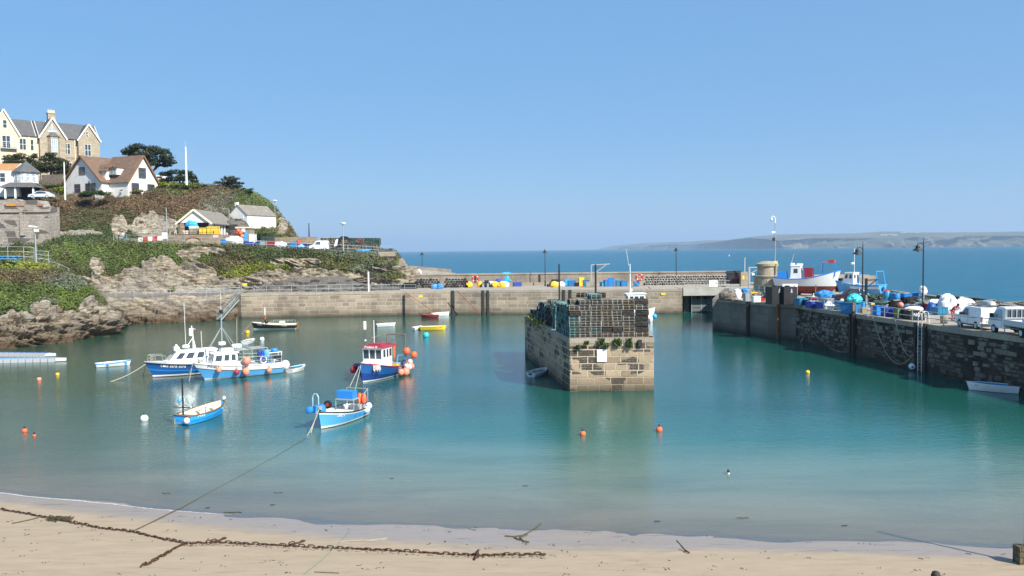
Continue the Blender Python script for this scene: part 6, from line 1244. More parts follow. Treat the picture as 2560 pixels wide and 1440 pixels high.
bin_(1027, 722, 2.4, 1.3, 1.1, 'black', 'wide black bin behind the railing before the round pots', 0, z=QZ)
for px, lb in ((1476,'concrete block carrying a cable box near the davit'),): bin_(px, 718, 1.9, 1.0, 1.0, 'concrete', lb, 0, z=QZ, name='concrete_block', cat='block')
tangle('net_pile', 'pinkish nets heaped at the foot of the headland', 'netting', tuple(at(905,708,QZ+1.2)), (5,2,1.4), 'pot_tan', 16, seed=20)
# things on the pier top
t_ = thing('davit', 'dark swing davit crane on the middle pier', 'davit', tuple(pier(4.15, 9.5))); MB().tube([(0,0,0),(0,0,5.6)], .09, 8).build('post', MT['dark_metal'], t_); MB().tube([(-.4,0,5.55),(1.3,0,5.62)], .05, 6).build('jib', MT['grey_paint'], t_); MB().beam((0,0,4.9),(1.0,0,5.6), .08).build('brace', MT['galv'], t_); MB().box((-.38,0,4.8),(.08,.08,1.5)).build('counter_arm', MT['grey_paint'], t_)
p = at(1399.5, 770, PZ); t_ = thing('dark_post', 'plain tall dark post at the rear of the middle pier', 'post', tuple(pier(1.9, 14.2))); MB().tube([(0,0,0),(0,0,5.6)], .08, 8).build('shaft', MT['dark_metal'], t_)
for i, (u, v, z, lb) in enumerate(((.9,13.0,.95,'grey gull perched on the left of the dark pot heap'),(1.6,12.0,.95,'white gull perched near the green pots'),(4.9,2.3,7*hh_,'gull standing on top of the pier stack at right'))):
    t_ = thing('gull', lb, 'bird', tuple(pier(u, v, z)+Vector((0,0,.12))), random.uniform(0,3)); m = MB(); m.lathe([(.005,-.26),(.06,-.16),(.10,0),(.09,.1),(.05,.18),(.055,.23),(.03,.29),(.008,.34)], (0,0,.12), 10, M=Matrix.Rotation(R(70), 3, 'Y')); m.build('body', MT['plastic_white'], t_, True)
    MB().extr([(-.24,-.02),(.05,-.06),(.1,.03),(-.05,.05)], (0,-.10,.15), (1,0,0), (0,0,1), (0,-1,0), .02).build('wing', MT['grey_paint'], t_); MB().extr([(-.24,-.02),(.05,-.06),(.1,.03),(-.05,.05)], (0,.08,.15), (1,0,0), (0,0,1), (0,1,0), .02).build('wing', MT['grey_paint'], t_)
    MB().tube([(0,-.03,0),(0,-.03,-.12)], .008, 4).tube([(0,.03,0),(0,.03,-.12)], .008, 4).build('legs', MT['orange'], t_)
# plants growing out of the pier wall
for i, (px, py, sx, sz) in enumerate(((1447,868,.38,.34),(1467,857,.3,.22),(1503,856,.55,.6),(1517,864,.36,.36),(1544,856,.65,.6),(1573,858,.5,.75))):
    c = atY(px, py, c0.y-.12); n = 200; Pq = np.clip(rng.normal(size=(n, 3)), -1.6, 1.6)*np.array([sx*.30,.10,sz*.30])+np.array(c); tn = np.tile(np.array(DGRN), (n, 1))*(.4+1.6*rng.random((n, 1))); o = leafquads('wall_plant', Pq, .13, tn); o['kind'] = 'stuff' if False else 'thing'; del o['kind']; tag(o, 'green plant tuft rooted in the pier wall top, %s from the left' % ORD[i], 'plant', 'plants growing from the pier wall')
n = 500; c = pier(.1, 11.8); Pq = rng.normal(size=(n, 3))*np.array([.16,2.6,.28])+np.array([c.x-.12, c.y+4.0, c.z-.1]); Pq[:,0] += (Pq[:,1]-c.y)*(dvn.x/dvn.y); tag(leafquads('wall_plant', Pq, .16, np.tile(np.array(YGRN), (n, 1))*(.3+1.0*rng.random((n, 1)))), 'yellow green creeper on the rear left edge of the pier', 'plant', kind='stuff')

# rows of smaller gear that fill the right quay behind the edge bins
rr = random.Random(99); KN = (('black','black'),('teal_blue','dark teal'),('deep_blue','indigo'),('grey_paint','grey'),('bin_blue','blue'),('maroon','maroon'),('white','white'),('green_bin','green'))
for i in range(20):
    px = 2190+i*7.6; mt, cn = KN[rr.randrange(8)]; p = at(px, 770+i*.75, RZ)+Vector((rr.uniform(0,.5), rr.uniform(.6,1.6), 0))
    bin_(0, 0, rr.uniform(.6,1.1), rr.uniform(.6,.9), rr.uniform(.45,1.0), mt, 'small %s box in the crowded second row of gear, %s from its far end' % (cn, ORD[i]), rr.uniform(-.5,.5), loc=p, name='gear_box', cat='box', fill=rr.choice((None,'rope','green_rope')), group='boxes in the second row of quay gear')
for i in range(14):
    px = 2200+i*12; p = at(px, 762+i*1.1, RZ)+Vector((rr.uniform(.5,1.5), rr.uniform(1.5,4), 0)); tangle('net_pile', 'dark net heap in back row of quay gear, %s from far end' % ORD[i], 'netting', tuple(p), (rr.uniform(1.2,2.2),rr.uniform(1,1.5),rr.uniform(.7,1.5)), rr.choice(('rope','green_rope','pot_tan','net_dark','teal_blue')), 9, seed=200+i)['group'] = 'net heaps in the back row of quay gear'
for i in range(9):
    px = 1995+i*13; mt, cn = KN[rr.randrange(8)]; p = at(px, 757+i*1.6, RZ)+Vector((rr.uniform(0,.5), rr.uniform(.4,1.4), 0)); bin_(0, 0, rr.uniform(.7,1.2), .8, rr.uniform(.5,.9), mt, 'small %s box between black tanks and wide blue bin, %s from the left' % (cn, ORD[i]), rr.uniform(-.5,.5), loc=p, name='gear_box', cat='box', fill=rr.choice((None,'rope','turq')), group='boxes by the black tanks')
for i in range(10):
    px = 1835+i*9.5; p = at(px, 742+rr.uniform(-3,5), RZ)+Vector((0, rr.uniform(.2,1.2), 0)); tangle('rope_pile', 'small heap of rope and lines at the quay tip, %s from the left' % ORD[i], 'rope', tuple(p), (rr.uniform(.9,1.6),1,rr.uniform(.5,1.1)), rr.choice(('rope','green_rope','white','galv','light_blue')), 8, seed=300+i)['group'] = 'rope heaps at the quay tip'
# ---------------- vehicles ----------------
def wheel(parent, x, y, r=.33, w=.2):
    t_ = MB().lathe([(r*.62,-w/2),(r*.92,-w/2),(r,-w*.3),(r,w*.3),(r*.92,w/2),(r*.62,w/2)], (0,0,0), 20, ax='Y').build('wheel', MT['rubber'], parent, True); t_.location = (x, y, r)
    s_ = 1 if y > 0 else -1
    MB().lathe([(r*.62,-.01),(r*.6,.02),(r*.25,.04),(r*.1,.05)] if True else [], (0, s_*w*.42, 0), 16, M=Matrix.Rotation(R(-90*s_), 3, 'X')).build('rim', MT['lightgrey'], t_); return t_
def profile_body(m, prof, w, inset, mi=0):
    """side outline (x,z) extruded across y, narrowing above the belt line; inset(z) gives how far each side leans in"""
    n = len(prof); vs = [(p[0], -w/2+inset(p[1]), p[1]) for p in prof]+[(p[0], w/2-inset(p[1]), p[1]) for p in prof]
    a = sum(prof[i][0]*prof[(i+1) % n][1]-prof[(i+1) % n][0]*prof[i][1] for i in range(n)); f = [tuple(range(n)), tuple(range(n, 2*n))[::-1]]
    if a < 0: f = [g[::-1] for g in f]
    q_ = [(i, n+i, n+(i+1) % n, (i+1) % n) if a > 0 else (i, (i+1) % n, n+(i+1) % n, n+i) for i in range(n)]
    return m.add(vs, f+q_, mi)
def bevel(o, w=.03, seg=2):
    b = o.modifiers.new('bevel', 'BEVEL'); b.width = w; b.segments = seg; b.limit_method = 'ANGLE'; b.angle_limit = R(35); return o
P('van_white', (.78,.79,.80), .25, .12); P('tail_red', (.35,.02,.02), .2, 0); P('plate_yellow', (.75,.58,.05), .4, .1); P('bumper', (.06,.06,.065), .5, .1)
def side_panel(m, pts, y, th=.012, mi=0):        # window outline on a side face; pts (x,z), y(z) callable
    vs = [(p[0], y(p[1]), p[1]) for p in pts]; s_ = 1 if y(1) > 0 else -1; n = len(pts); vs += [(v[0], v[1]+s_*th, v[2]) for v in vs]
    f = [tuple(range(n)), tuple(range(n, 2*n))[::-1]]+[(i, (i+1) % n, n+(i+1) % n, n+i) for i in range(n)]
    return m.add(vs, f, mi)
va = at(2440, 822.5, RZ+.06); VH = R(88)
van = thing('van', 'small white panel van with a roof box parked on the right quay', 'van', (0,0,0), VH)
ins = lambda z: max(0, (z-1.0))*.16
prof = [(0,.28),(0,.95),(.05,1.45),(.12,1.75),(.3,1.84),(2.45,1.84),(2.75,1.76),(3.3,1.22),(3.95,1.02),(4.15,.85),(4.2,.5),(4.15,.28)]
bevel(profile_body(MB(), prof, 1.7, ins).build('body', MT['van_white'], van), .05, 3)
for x in (.75, 3.4):
    for y in (-.76, .76): wheel(van, x, y, .31)
    for y in (-.845, .845): MB().lathe([(.37,-.008),(.37,.008)], (x, y, .33), 20, ax='Y').build('wheel_arch', MT['bumper'], van)
for s_ in (1, -1):
    yy = lambda z, s_=s_: s_*(.85-ins(z)+.002)
    side_panel(MB(), [(2.05,1.12),(2.05,1.66),(2.55,1.66),(3.02,1.24),(3.02,1.12)], yy).build('side_window', MT['glass'], van)
    MB().box((2.0, s_*.853, .8),(.012,.012,1.0)).build('door_seam', MT['bumper'], van); MB().box((1.3, s_*.86, .98),(1.0,.02,.05)).build('slide_rail', MT['bumper'], van); MB().box((2.15, s_*.865, 1.0),(.16,.03,.04)).build('door_handle', MT['bumper'], van)
    MB().box((2.95, s_*.98, 1.2),(.12,.2,.2)).build('wing_mirror', MT['bumper'], van); MB().box((-.012, s_*.74, .92),(.05,.16,.36)).build('tail_light', MT['tail_red'], van); MB().box((2.0, s_*.86, .36),(2.0,.03,.12)).build('sill', MT['bumper'], van)
    MB().box((4.1, s_*.62, .8),(.12,.3,.16)).build('headlight', MT['pale_glass'], van)
MB().add([(2.82,-.66,1.71),(3.27,-.72,1.25),(3.27,.72,1.25),(2.82,.66,1.71),(2.86,-.66,1.74),(3.31,-.72,1.28),(3.31,.72,1.28),(2.86,.66,1.74)], [(0,1,2,3),(7,6,5,4),(4,5,1,0),(5,6,2,1),(6,7,3,2),(7,4,0,3)]).build('windscreen', MT['glass'], van)
MB().box((-.03,0,.42),(.12,1.6,.26)).build('rear_bumper', MT['bumper'], van); MB().box((-.02,.12,.72),(.02,.52,.13)).build('number_plate', MT['plate_yellow'], van); MB().box((-.004,0,1.0),(.014,.014,1.3)).build('rear_door_seam', MT['bumper'], van); MB().box((4.2,0,.42),(.1,1.6,.25)).build('front_bumper', MT['bumper'], van)
for x in (.5, 1.9): MB().box((x,0,1.9),(.05,1.35,.05)).build('roof_bar', MT['bumper'], van)
# park it: rear left corner at its pixel
hv = Vector((math.cos(VH), math.sin(VH), 0)); lv = Vector((-hv.y, hv.x, 0)); van.location = (va.x+.75-hv.x*0, va.y-.35, RZ); van.location = Vector((va.x, va.y, RZ))-hv*.75-lv*.80; van.location.z = RZ
rb = thing('roof_box', 'grey streamlined roof box on top of the white van', 'roof box', tuple(van.location+hv*.2+Vector((0,0,1.93))-lv*.25), VH)
m = MB(); m.lathe([(.01,0),(.30,.03),(.42,.3),(.44,1.2),(.36,1.6),(.18,1.85),(.01,1.9)], (0,0,.17), 16, ax='X'); m.v = [(v[0], v[1], .02+max(0, (v[2]-.0))*.75 if v[2] > 0 else max(.0, .02+v[2]*.1)) for v in m.v]; m.build('shell', MT['grey_paint'], rb, True); MB().box((-.0,.0,.2),(.02,.35,.14)).build('sticker', MT['plastic_white'], rb)
# flatbed
ta = at(2483, 831, RZ+.05); tk = thing('flatbed_truck', 'white dropside pickup truck at the right edge of the photo', 'truck', (0,0,0), VH)
L0 = 5.6
insT = lambda z: max(0, (z-1.15))*.13
prof = [(3.35,.45),(3.35,2.0),(3.45,2.12),(4.35,2.12),(4.6,2.0),(5.1,1.35),(5.5,1.15),(5.6,.9),(5.6,.45)]
bevel(profile_body(MB(), prof, 1.9, insT).build('cab', MT['van_white'], tk), .05, 3)
for s_ in (1, -1):
    yy = lambda z, s_=s_: s_*(.95-insT(z)+.002); side_panel(MB(), [(3.7,1.25),(3.75,1.92),(4.4,1.92),(4.85,1.38),(4.85,1.25)], yy).build('side_window', MT['pale_glass'], tk)
    MB().box((4.75, s_*1.12, 1.42),(.14,.26,.34)).build('wing_mirror', MT['black'], tk); MB().box((3.62, s_*.955, 1.0),(.012,.012,1.0)).build('door_seam', MT['bumper'], tk); MB().box((3.8, s_*.965, 1.1),(.18,.03,.05)).build('door_handle', MT['bumper'], tk)
    MB().box((1.6, s_*1.0, 1.0),(3.3,.05,.42)).build('dropside', MT['lightgrey'], tk); wheel(tk, 4.75, s_*.85, .36, .24); wheel(tk, 1.0, s_*.85, .36, .24)
MB().box((1.6,0,.78),(3.3,2.0,.10)).build('flatbed', MT['wood'], tk); MB().box((-.02,0,1.0),(.05,2.0,.42)).build('tailgate', MT['lightgrey'], tk); MB().box((1.7,0,.55),(3.2,.9,.3)).build('chassis', MT['black'], tk)
q_ = MB(); q_.box((3.335,0,1.62),(.02,1.5,.55)); q_.build('rear_window', MT['glass'], tk)
m = MB()
for k in range(5): m.box((3.27,-.75+k*.375,1.65),(.04,.04,.75))
for z in (1.3, 2.05): m.box((3.27,0,z),(.05,1.75,.06))
m.build('ladder_rack', MT['lightgrey'], tk); MB().add([(5.14,-.78,1.42),(4.66,-.74,1.98),(4.66,.74,1.98),(5.14,.78,1.42)]+[(5.16,-.78,1.45),(4.68,-.74,2.01),(4.68,.74,2.01),(5.16,.78,1.45)], [(0,1,2,3),(7,6,5,4),(4,5,1,0),(5,6,2,1),(6,7,3,2),(7,4,0,3)]).build('windscreen', MT['glass'], tk)
tk.location = Vector((ta.x, ta.y, RZ))-hv*4.75-lv*.97; tk.location.z = RZ
clothy('bag', 'bright blue bag lying in the bed of the white truck', 'bag', tuple(tk.location+hv*2.2-lv*.3+Vector((0,0,.84))), (.9,.6,.5), 'blue', 71)
# dark pickup by the blue boat
pk = thing('pickup_truck', 'dark pickup with a pale roll bar parked before the blue hulled boat', 'pickup', tuple(at(2183, 757, RZ)+Vector((.2,.4,0))), R(172))
prof = [(-.1,.4),(-.1,.95),(1.8,1.0),(1.85,1.65),(2.0,1.72),(3.0,1.72),(3.6,1.1),(4.7,.95),(4.8,.4)]
bevel(profile_body(MB(), prof, 1.75, lambda z: max(0, z-1)*.2).build('body', mat('dark_plum_paint', (.03,.018,.02), .3), pk), .04)
for s_ in (1, -1):
    for x in (.8, 3.9): wheel(pk, x, s_*.78, .36)
    side_panel(MB(), [(2.0,1.08),(2.05,1.6),(2.9,1.6),(3.35,1.1)], lambda z, s_=s_: s_*(.875-max(0,z-1)*.2+.002)).build('side_window', MT['glass'], pk); MB().box((-.12, s_*.8, .8),(.04,.12,.3)).build('tail_light', MT['tail_red'], pk)
MB().tube([(1.5,-.7,1.0),(1.5,-.62,1.75),(1.5,.62,1.75),(1.5,.7,1.0)], .05, 6).build('roll_bar', MT['white'], pk); MB().tube([(1.5,.64,1.7),(.7,.75,1.0)], .04, 6).build('roll_bar_brace', MT['white'], pk)
c_ = thing('covered_car', 'grey covered shape parked left of the dark pickup', 'car', tuple(at(2098, 755, RZ)), R(20)); profile_body(MB(), [(0,.15),(0,.7),(.4,.95),(1.0,1.25),(2.3,1.25),(2.9,.9),(3.4,.8),(3.5,.15)], 1.6, lambda z: max(0, z-.7)*.4).build('cover', MT['lightgrey'], c_); 
for x in (.7, 2.7):
    for y in (-.74,.74): wheel(c_, x, y, .3)
# boats ashore
a_ = at(2018, 738, RZ); b8 = thing('fishing_boat', 'large white and red fishing boat propped up ashore on the right quay', 'fishing boat', (43.5, 119.5, 5.75), R(-30)); 
p8 = atY(2016, 700, 119.5); b8.location = (p8.x, 119.5, 5.75)
H = Hull(9.2, 3.1, 2.1, 1.15, 1.2, .5, .7, .45, 2.1, dip=.35, v0=.35, v1=.75, srake=.6)
H.outer([(('k',0),0),(('z',-.1),0),(('s',.09),1),(('s',0),2)], [MT['antifoul'],MT['plastic_white'],MT['blue']], b8); H.inner(.55, MT['plastic_white'], b8); H.rail(.05, MT['blue'], b8)
cabin(b8, -2.1, -.6, 1.5, .7, 2.75, .1, .1, .1, wins=(('S', [(.3,.7,.5,.8)]), ('F', [(.2,.8,.55,.85)])), roof=.1); MB().box((.35,0,1.55),(1.1,1.2,1.9)).build('maroon_locker', MT['maroon'], b8); MB().box((-3.3,0,1.3),(1.4,1.6,1.2), tap=.8).build('blue_shelter', MT['blue'], b8)
MB().lathe([(.35,0),(.35,.2),(.2,.3)], (-1.9,-.1,2.85), 12).build('radar_dome', MT['white'], b8); MB().box((-.9,0,2.98),(.7,.8,.25)).build('roof_box', MT['white'], b8); MB().tube([(-2.1,-.4,2.85),(-1.6,-.6,4.4)], .025, 5).build('aerial', MT['white'], b8)
m = MB()
for x in (2.0, 3.9):
    for y in (-.75,.75): m.tube([(x,y*(1 if x < 3 else .55),1.2),(x+.15*(1 if x < 3 else -1),y*(.95 if x < 3 else .6),3.2)], .045, 5)
m.tube([(2.1,-.7,3.2),(3.8,-.45,3.2)], .045, 5).tube([(2.1,.7,3.2),(3.8,.45,3.2)], .045, 5).tube([(-.5,-.6,3.1),(2.1,-.7,3.2)], .03, 5).tube([(3.9,-.4,1.4),(4.1,-.4,3.2)], .045, 5); m.build('bow_gantry', MT['blue'], b8); MB().box((2.9,0,3.28),(1.9,1.2,.12)).build('red_canopy', mat('faded_red_canopy', (.55,.12,.11), .6), b8); MB().box((3.4,0,3.45),(.8,.9,.28)).build('red_box', MT['red'], b8)
m = MB()
for x in (-3,-1,1,2.6): m.box((x,0,-1.3),(.35,.9,.5))
m.build('chocks', MT['dark_wood'], b8); m = MB()
for x, y in ((-2,-1.3),(1.5,-1.2),(-2,1.3),(1.5,1.2)): m.beam((x,y*1.25,-1.5),(x,y*.95,.1), .12)
m.build('props', MT['wood'], b8)
p9 = atY(2146, 720, 112); b9 = thing('fishing_boat', 'blue hulled boat with white wheelhouse ashore beside the dark pickup', 'fishing boat', (p9.x, 112, 5.3), R(127))
H = Hull(6.8, 2.5, 1.25, .85, .9, .85, .6, .42, 2.0, dip=.15, v0=.3, v1=.7)
H.outer([(('k',0),0),(('s',.1),0),(('s',0),1)], [MT['light_blue'],MT['blue']], b9); H.inner(.3, MT['plastic_white'], b9, t1=.6); H.deck(.03, MT['white'], b9, t0=.58, name='foredeck'); H.rail(.05, MT['light_blue'], b9)
cabin(b9, .3, 2.0, 1.6, .85, 2.35, .45, .05, .12, wins=(('P', [(.15,.4,.5,.85),(.6,.85,.5,.85)]), ('B', [(.12,.42,.5,.85),(.6,.95,.05,.85)]), ('F', [(.1,.9,.45,.85)])), roof=.08, roof_mt='cream')
m = MB(); m.tube([(-3.2,-1.0,.8),(-3.0,-.85,2.6)], .06, 6).tube([(-3.2,1.0,.8),(-3.0,.85,2.6)], .05, 6).tube([(-3.0,-.85,2.6),(-3.0,.85,2.6)], .05, 6).tube([(-.6,1.0,.8),(-.8,.9,2.5)], .06, 6); m.build('stern_gantry', MT['sky_blue'], b9)
MB().tube([(.6,0,2.4),(.6,0,5.6)], .03, 6).build('mast', MT['white'], b9); MB().sphere((.7,.3,3.6), .25, (1,1,.7), 10).build('radar_dome', MT['white'], b9, True); MB().lathe([(.28,0),(.28,.02)], (-3.5,.0,.35), 16, M=Matrix.Rotation(R(-90), 3, 'Y')).build('stern_emblem', MT['navy'], b9)
m = MB()
for x in (-2,0,1.6): m.box((x,0,-.95),(.35,.8,.25))
m.build('chocks', MT['dark_wood'], b9)
sk_ = thing('upturned_dinghy', 'white upturned dinghy bow beside the red hull', 'dinghy', tuple(at(2060, 745, RZ)+Vector((0,.5,.0))), R(-20)); H = Hull(2.6, 1.2, .5, .4, .1, .6, .3, .4, 2.0); o = H.outer([(('k',0),0),(('s',0),0)], [MT['white']], sk_); o.rotation_euler = (R(180),0,0); o.location = (0,0,.5)
# ---------------- people ----------------
def skin_mesh(name, pts, edges, rad, m_, parent=None, sub=1):
    me = bpy.data.meshes.new(name); me.from_pydata([tuple(p) for p in pts], edges, []); o = bpy.data.objects.new(name, me); COL.objects.link(o)
    o.modifiers.new('skin', 'SKIN'); sv = me.skin_vertices[0].data
    for i, r_ in enumerate(rad): sv[i].radius = (r_, r_) if not hasattr(r_, '__len__') else r_
    sv[0].use_root = True
    sb = o.modifiers.new('sub', 'SUBSURF'); sb.levels = sub; sb.render_levels = sub
    dg = bpy.context.evaluated_depsgraph_get(); dg.update(); nm = bpy.data.meshes.new_from_object(o.evaluated_get(dg)); bpy.data.objects.remove(o)
    nm.name = name; nm.materials.clear(); nm.materials.append(m_); nm.polygons.foreach_set('use_smooth', [True]*len(nm.polygons)); o = bpy.data.objects.new(name, nm); COL.objects.link(o)
    if parent: o.parent = parent
    return o
MT['skin'] = mat('skin', (.62,.36,.26), .55, scale=8)
def person(loc, rz, label, top, legs, hair, bend=0, elbow=None, scale=1.0, shorts=False, stride=.12):
    """stands at loc facing +y before rotation; bend = forward lean of the trunk in degrees; elbow = 'clasp' arms held together in front"""
    t_ = thing('person', label, 'person', tuple(loc), rz); V_ = Vector
    hip = V_((0,0,.93)); bd = Matrix.Rotation(R(-bend), 3, 'X'); tp = lambda x, y, z: hip+bd @ V_((x, y, z))
    pv, ch, nk, hd0, hd1 = hip, tp(0,.02,.33), tp(0,.0,.55), tp(0,.05,.63), tp(0,.06,.76)
    pts = [pv, ch, nk, hd0, hd1]; ed = [(0,1),(1,2),(2,3),(3,4)]; rad = [(.15,.11),(.16,.11),(.055,.055),(.075,.09),(.075,.09)]
    def add(p, par, r_): pts.append(p); ed.append((par, len(pts)-1)); rad.append(r_); return len(pts)-1
    J = {}
    for s_ in (-1, 1):
        sh = tp(s_*.19,0,.48)
        if elbow == 'clasp': el = sh+V_((s_*.12,.22,-.22)); wr = sh+V_((-s_*.09,.40,-.02 if bend < 30 else -.22))
        else: el = sh+V_((s_*.06,.02+bend*.004,-.28)); wr = el+V_((-s_*.02,.12,-.23))
        a = add(sh, 1, .058); b = add(el, a, .043); c = add(wr, b, .028); d = (wr-el).normalized(); pm = add(wr+d*.06, c, (.036,.018)); J[s_] = (sh, el, wr)
        sd_ = d.cross(V_((0,0,1))); sd_ = sd_.normalized() if sd_.length > .1 else V_((1,0,0)); cu = d.cross(sd_)
        for k in range(4):
            ln = (.065,.075,.07,.055)[k]; b0 = wr+d*.085+sd_*(.03-.02*k); i1 = add(b0, pm, .009); i2 = add(b0+d*ln*.5+cu*.008, i1, .008); add(b0+d*ln*.85+cu*.035, i2, .007)
        i1 = add(wr+d*.03+sd_*.045, pm, .011); add(wr+d*.07+sd_*.06+cu*.02, i1, .009)
        hj = V_((s_*.09,0,.88)); kn = V_((s_*.10,.03+s_*stride*.5,.48)); an = V_((s_*.10,s_*stride-.02,.09)); a = add(hj, 0, .085); b = add(kn, a, .055); c = add(an, b, .038); e = add(an+V_((0,.12,-.05)), c, (.035,.03)); J['L%d' % s_] = (hj, kn, an)
    skin_mesh('body', pts, ed, rad, MT['skin'], t_)
    P_ = [tp(0,0,.02), ch, tp(0,0,.46)]; E_ = [(0,1),(1,2)]; R_ = [(.175,.13),(.185,.13),(.10,.08)]
    for s_ in (-1, 1): sh, el, wr = J[s_]; P_ += [sh, sh+(el-sh)*(.95 if not elbow else .75)]; E_ += [(1, len(P_)-2), (len(P_)-2, len(P_)-1)]; R_ += [.075, .06]
    skin_mesh('shirt', P_, E_, R_, top, t_)
    P_ = [V_((0,0,.95))]; E_ = []; R_ = [(.17,.13)]
    for s_ in (-1, 1):
        hj, kn, an = J['L%d' % s_]; end = kn if shorts else an+V_((0,0,.03)); P_ += [hj, kn if not shorts else hj+(kn-hj)*.5, end]; n = len(P_); E_ += [(0,n-3),(n-3,n-2),(n-2,n-1)]; R_ += [.105, .08, .07 if shorts else .055]
    skin_mesh('shorts' if shorts else 'trousers', P_, E_, R_, legs, t_)
    hc = (hd0+hd1)/2; f = bd @ V_((0,1,0)); u = bd @ V_((0,0,1))
    MB().sphere(tuple(hc+u*.045-f*.025), .108, (.95,1.05,1.08), 14).build('hair', hair, t_, True)
    m = MB(); m.sphere(tuple(hc+f*.10-u*.0), .018, (1,1,1.3), 8); m.build('nose', MT['skin'], t_, True)
    for s_ in (-1, 1): MB().sphere(tuple(hc+f*.088+u*.025+V_((s_*.03,0,0))), .011, n=8).build('eye', MT['black'], t_)
    for s_ in (-1, 1):
        an = J['L%d' % s_][2]; MB().box(tuple(an+V_((0,.07,-.055))),(.1,.28,.08)).build('shoe', MT['black'], t_)
    t_.scale = (scale,)*3; return t_
cm = lambda n, c: MT.setdefault(n, mat(n, c, .85, scale=5))
hr = cm('black_hair', (.02,.016,.014)); brn = cm('brown_hair', (.10,.06,.035))
pp = at(2381, 801, RZ); person((pp.x, pp.y, RZ), R(180+20), 'dark haired person in red bending forward with arms clasped beside the white bags', cm('dusty_red_cloth', (.40,.09,.09)), cm('red_cloth', (.52,.13,.13)), hr, bend=48, elbow='clasp', scale=1.06)
# ---------------- buildings on the headland ----------------
def rooftile(name, c1, c2, lich=None, row=.35):
    m, nt, pr = nodes(name); tc = ND(nt, 'TexCoord').outputs['Object']; g = ND(nt, 'NewGeometry').outputs['Position']; sp = ND(nt, 'SeparateXYZ'); nt.links.new(g, sp.inputs[0])
    wv = MATH(nt, 'FRACT', MATH(nt, 'DIVIDE', sp.outputs[2], row*.75)); n1 = NOISE(nt, tc, 1.2, 5, .7); n2 = NOISE(nt, tc, 9, 3)
    col = MIX(nt, n2, c1, c2); col = MIX(nt, RAMP(nt, wv, [(.0, .8), (.22, 0)]), col, tuple(c*.35 for c in c1))
    if lich: col = MIX(nt, RAMP(nt, n1, [(.5, 0), (.68, .75)]), col, lich)
    nt.links.new(col, pr.inputs['Base Color']); pr.inputs['Roughness'].default_value = .85; BUMP(nt, wv, .5, .03, pr); return m
MT['tile_brown'] = rooftile('brown_roof_tiles', (.12,.078,.055), (.18,.115,.08), (.27,.16,.08)); MT['slate'] = rooftile('slate_roof', (.075,.08,.09), (.12,.12,.125), (.17,.14,.08), .3); MT['old_slate'] = rooftile('weathered_slate_roof', (.16,.145,.13), (.25,.225,.19), (.32,.28,.20), .3); MT['terracotta'] = rooftile('orange_tiles', (.35,.17,.07), (.45,.24,.10), (.5,.32,.14))
MT['render_white'] = mat('white_render', (.78,.76,.71), .9, (.66,.64,.59), scale=.8, bump=.01); MT['render_cream'] = mat('cream_render', (.62,.54,.40), .9, (.52,.44,.32), scale=.8, bump=.01); MT['hotel_stone'] = masonry('hotel_stone', (.50,.43,.31), (.36,.30,.21), (.52,.46,.35), .7, .3, .03, stain=.2, bump=.03); MT['brick_red'] = masonry('red_brick', (.42,.17,.10), (.33,.13,.08), (.45,.38,.30), .35, .12, .015)
MT['cellar_stone'] = masonry('cellar_stone', (.40,.31,.22), (.28,.22,.16), (.40,.34,.26), .8, .35, .02, stain=.3)
def win(parent, m_face, u0, u1, v0, v1, frame='white', bars=1, gl='glass', name='window'):
    """window on the quad m_face = (bl, br, tr, tl) in metres (u along, v up)"""
    q0, q1, q2, q3 = map(Vector, m_face); ux = (q1-q0).normalized(); uz = Vector((0,0,1)); n = ux.cross(uz).normalized(); f = lambda u, v, o=0: q0+ux*u+uz*v+n*o
    if n.dot(Vector((0,0,0))) == 1: pass
    m = MB(); t = .07
    def bar(a0, a1, b0, b1, o0, o1):
        vs = [f(a0,b0,o0), f(a1,b0,o0), f(a1,b1,o0), f(a0,b1,o0), f(a0,b0,o1), f(a1,b0,o1), f(a1,b1,o1), f(a0,b1,o1)]; m.add(vs, [(3,2,1,0),(4,5,6,7),(0,1,5,4),(1,2,6,5),(2,3,7,6),(3,0,4,7)])
    bar(u0-t,u1+t,v0-t,v0,0,.06); bar(u0-t,u1+t,v1,v1+t,0,.06); bar(u0-t,u0,v0,v1,0,.06); bar(u1,u1+t,v0,v1,0,.06)
    for k in range(bars): c = u0+(u1-u0)*(k+1)/(bars+1); bar(c-.05,c+.05,v0,v1,.02,.055)
    if v1-v0 > 1.3: c = (v0+v1)/2; bar(u0,u1,c-.04,c+.04,.02,.05)
    fr = m.build(name, MT[frame], parent); m = MB(); vs = [f(u0,v0,.02), f(u1,v0,.02), f(u1,v1,.02), f(u0,v1,.02), f(u0,v0,-.03), f(u1,v0,-.03), f(u1,v1,-.03), f(u0,v1,-.03)]; m.add(vs, [(0,1,2,3),(7,6,5,4),(4,5,1,0),(5,6,2,1),(6,7,3,2),(7,4,0,3)]); m.build('pane', MT[gl], fr); return fr
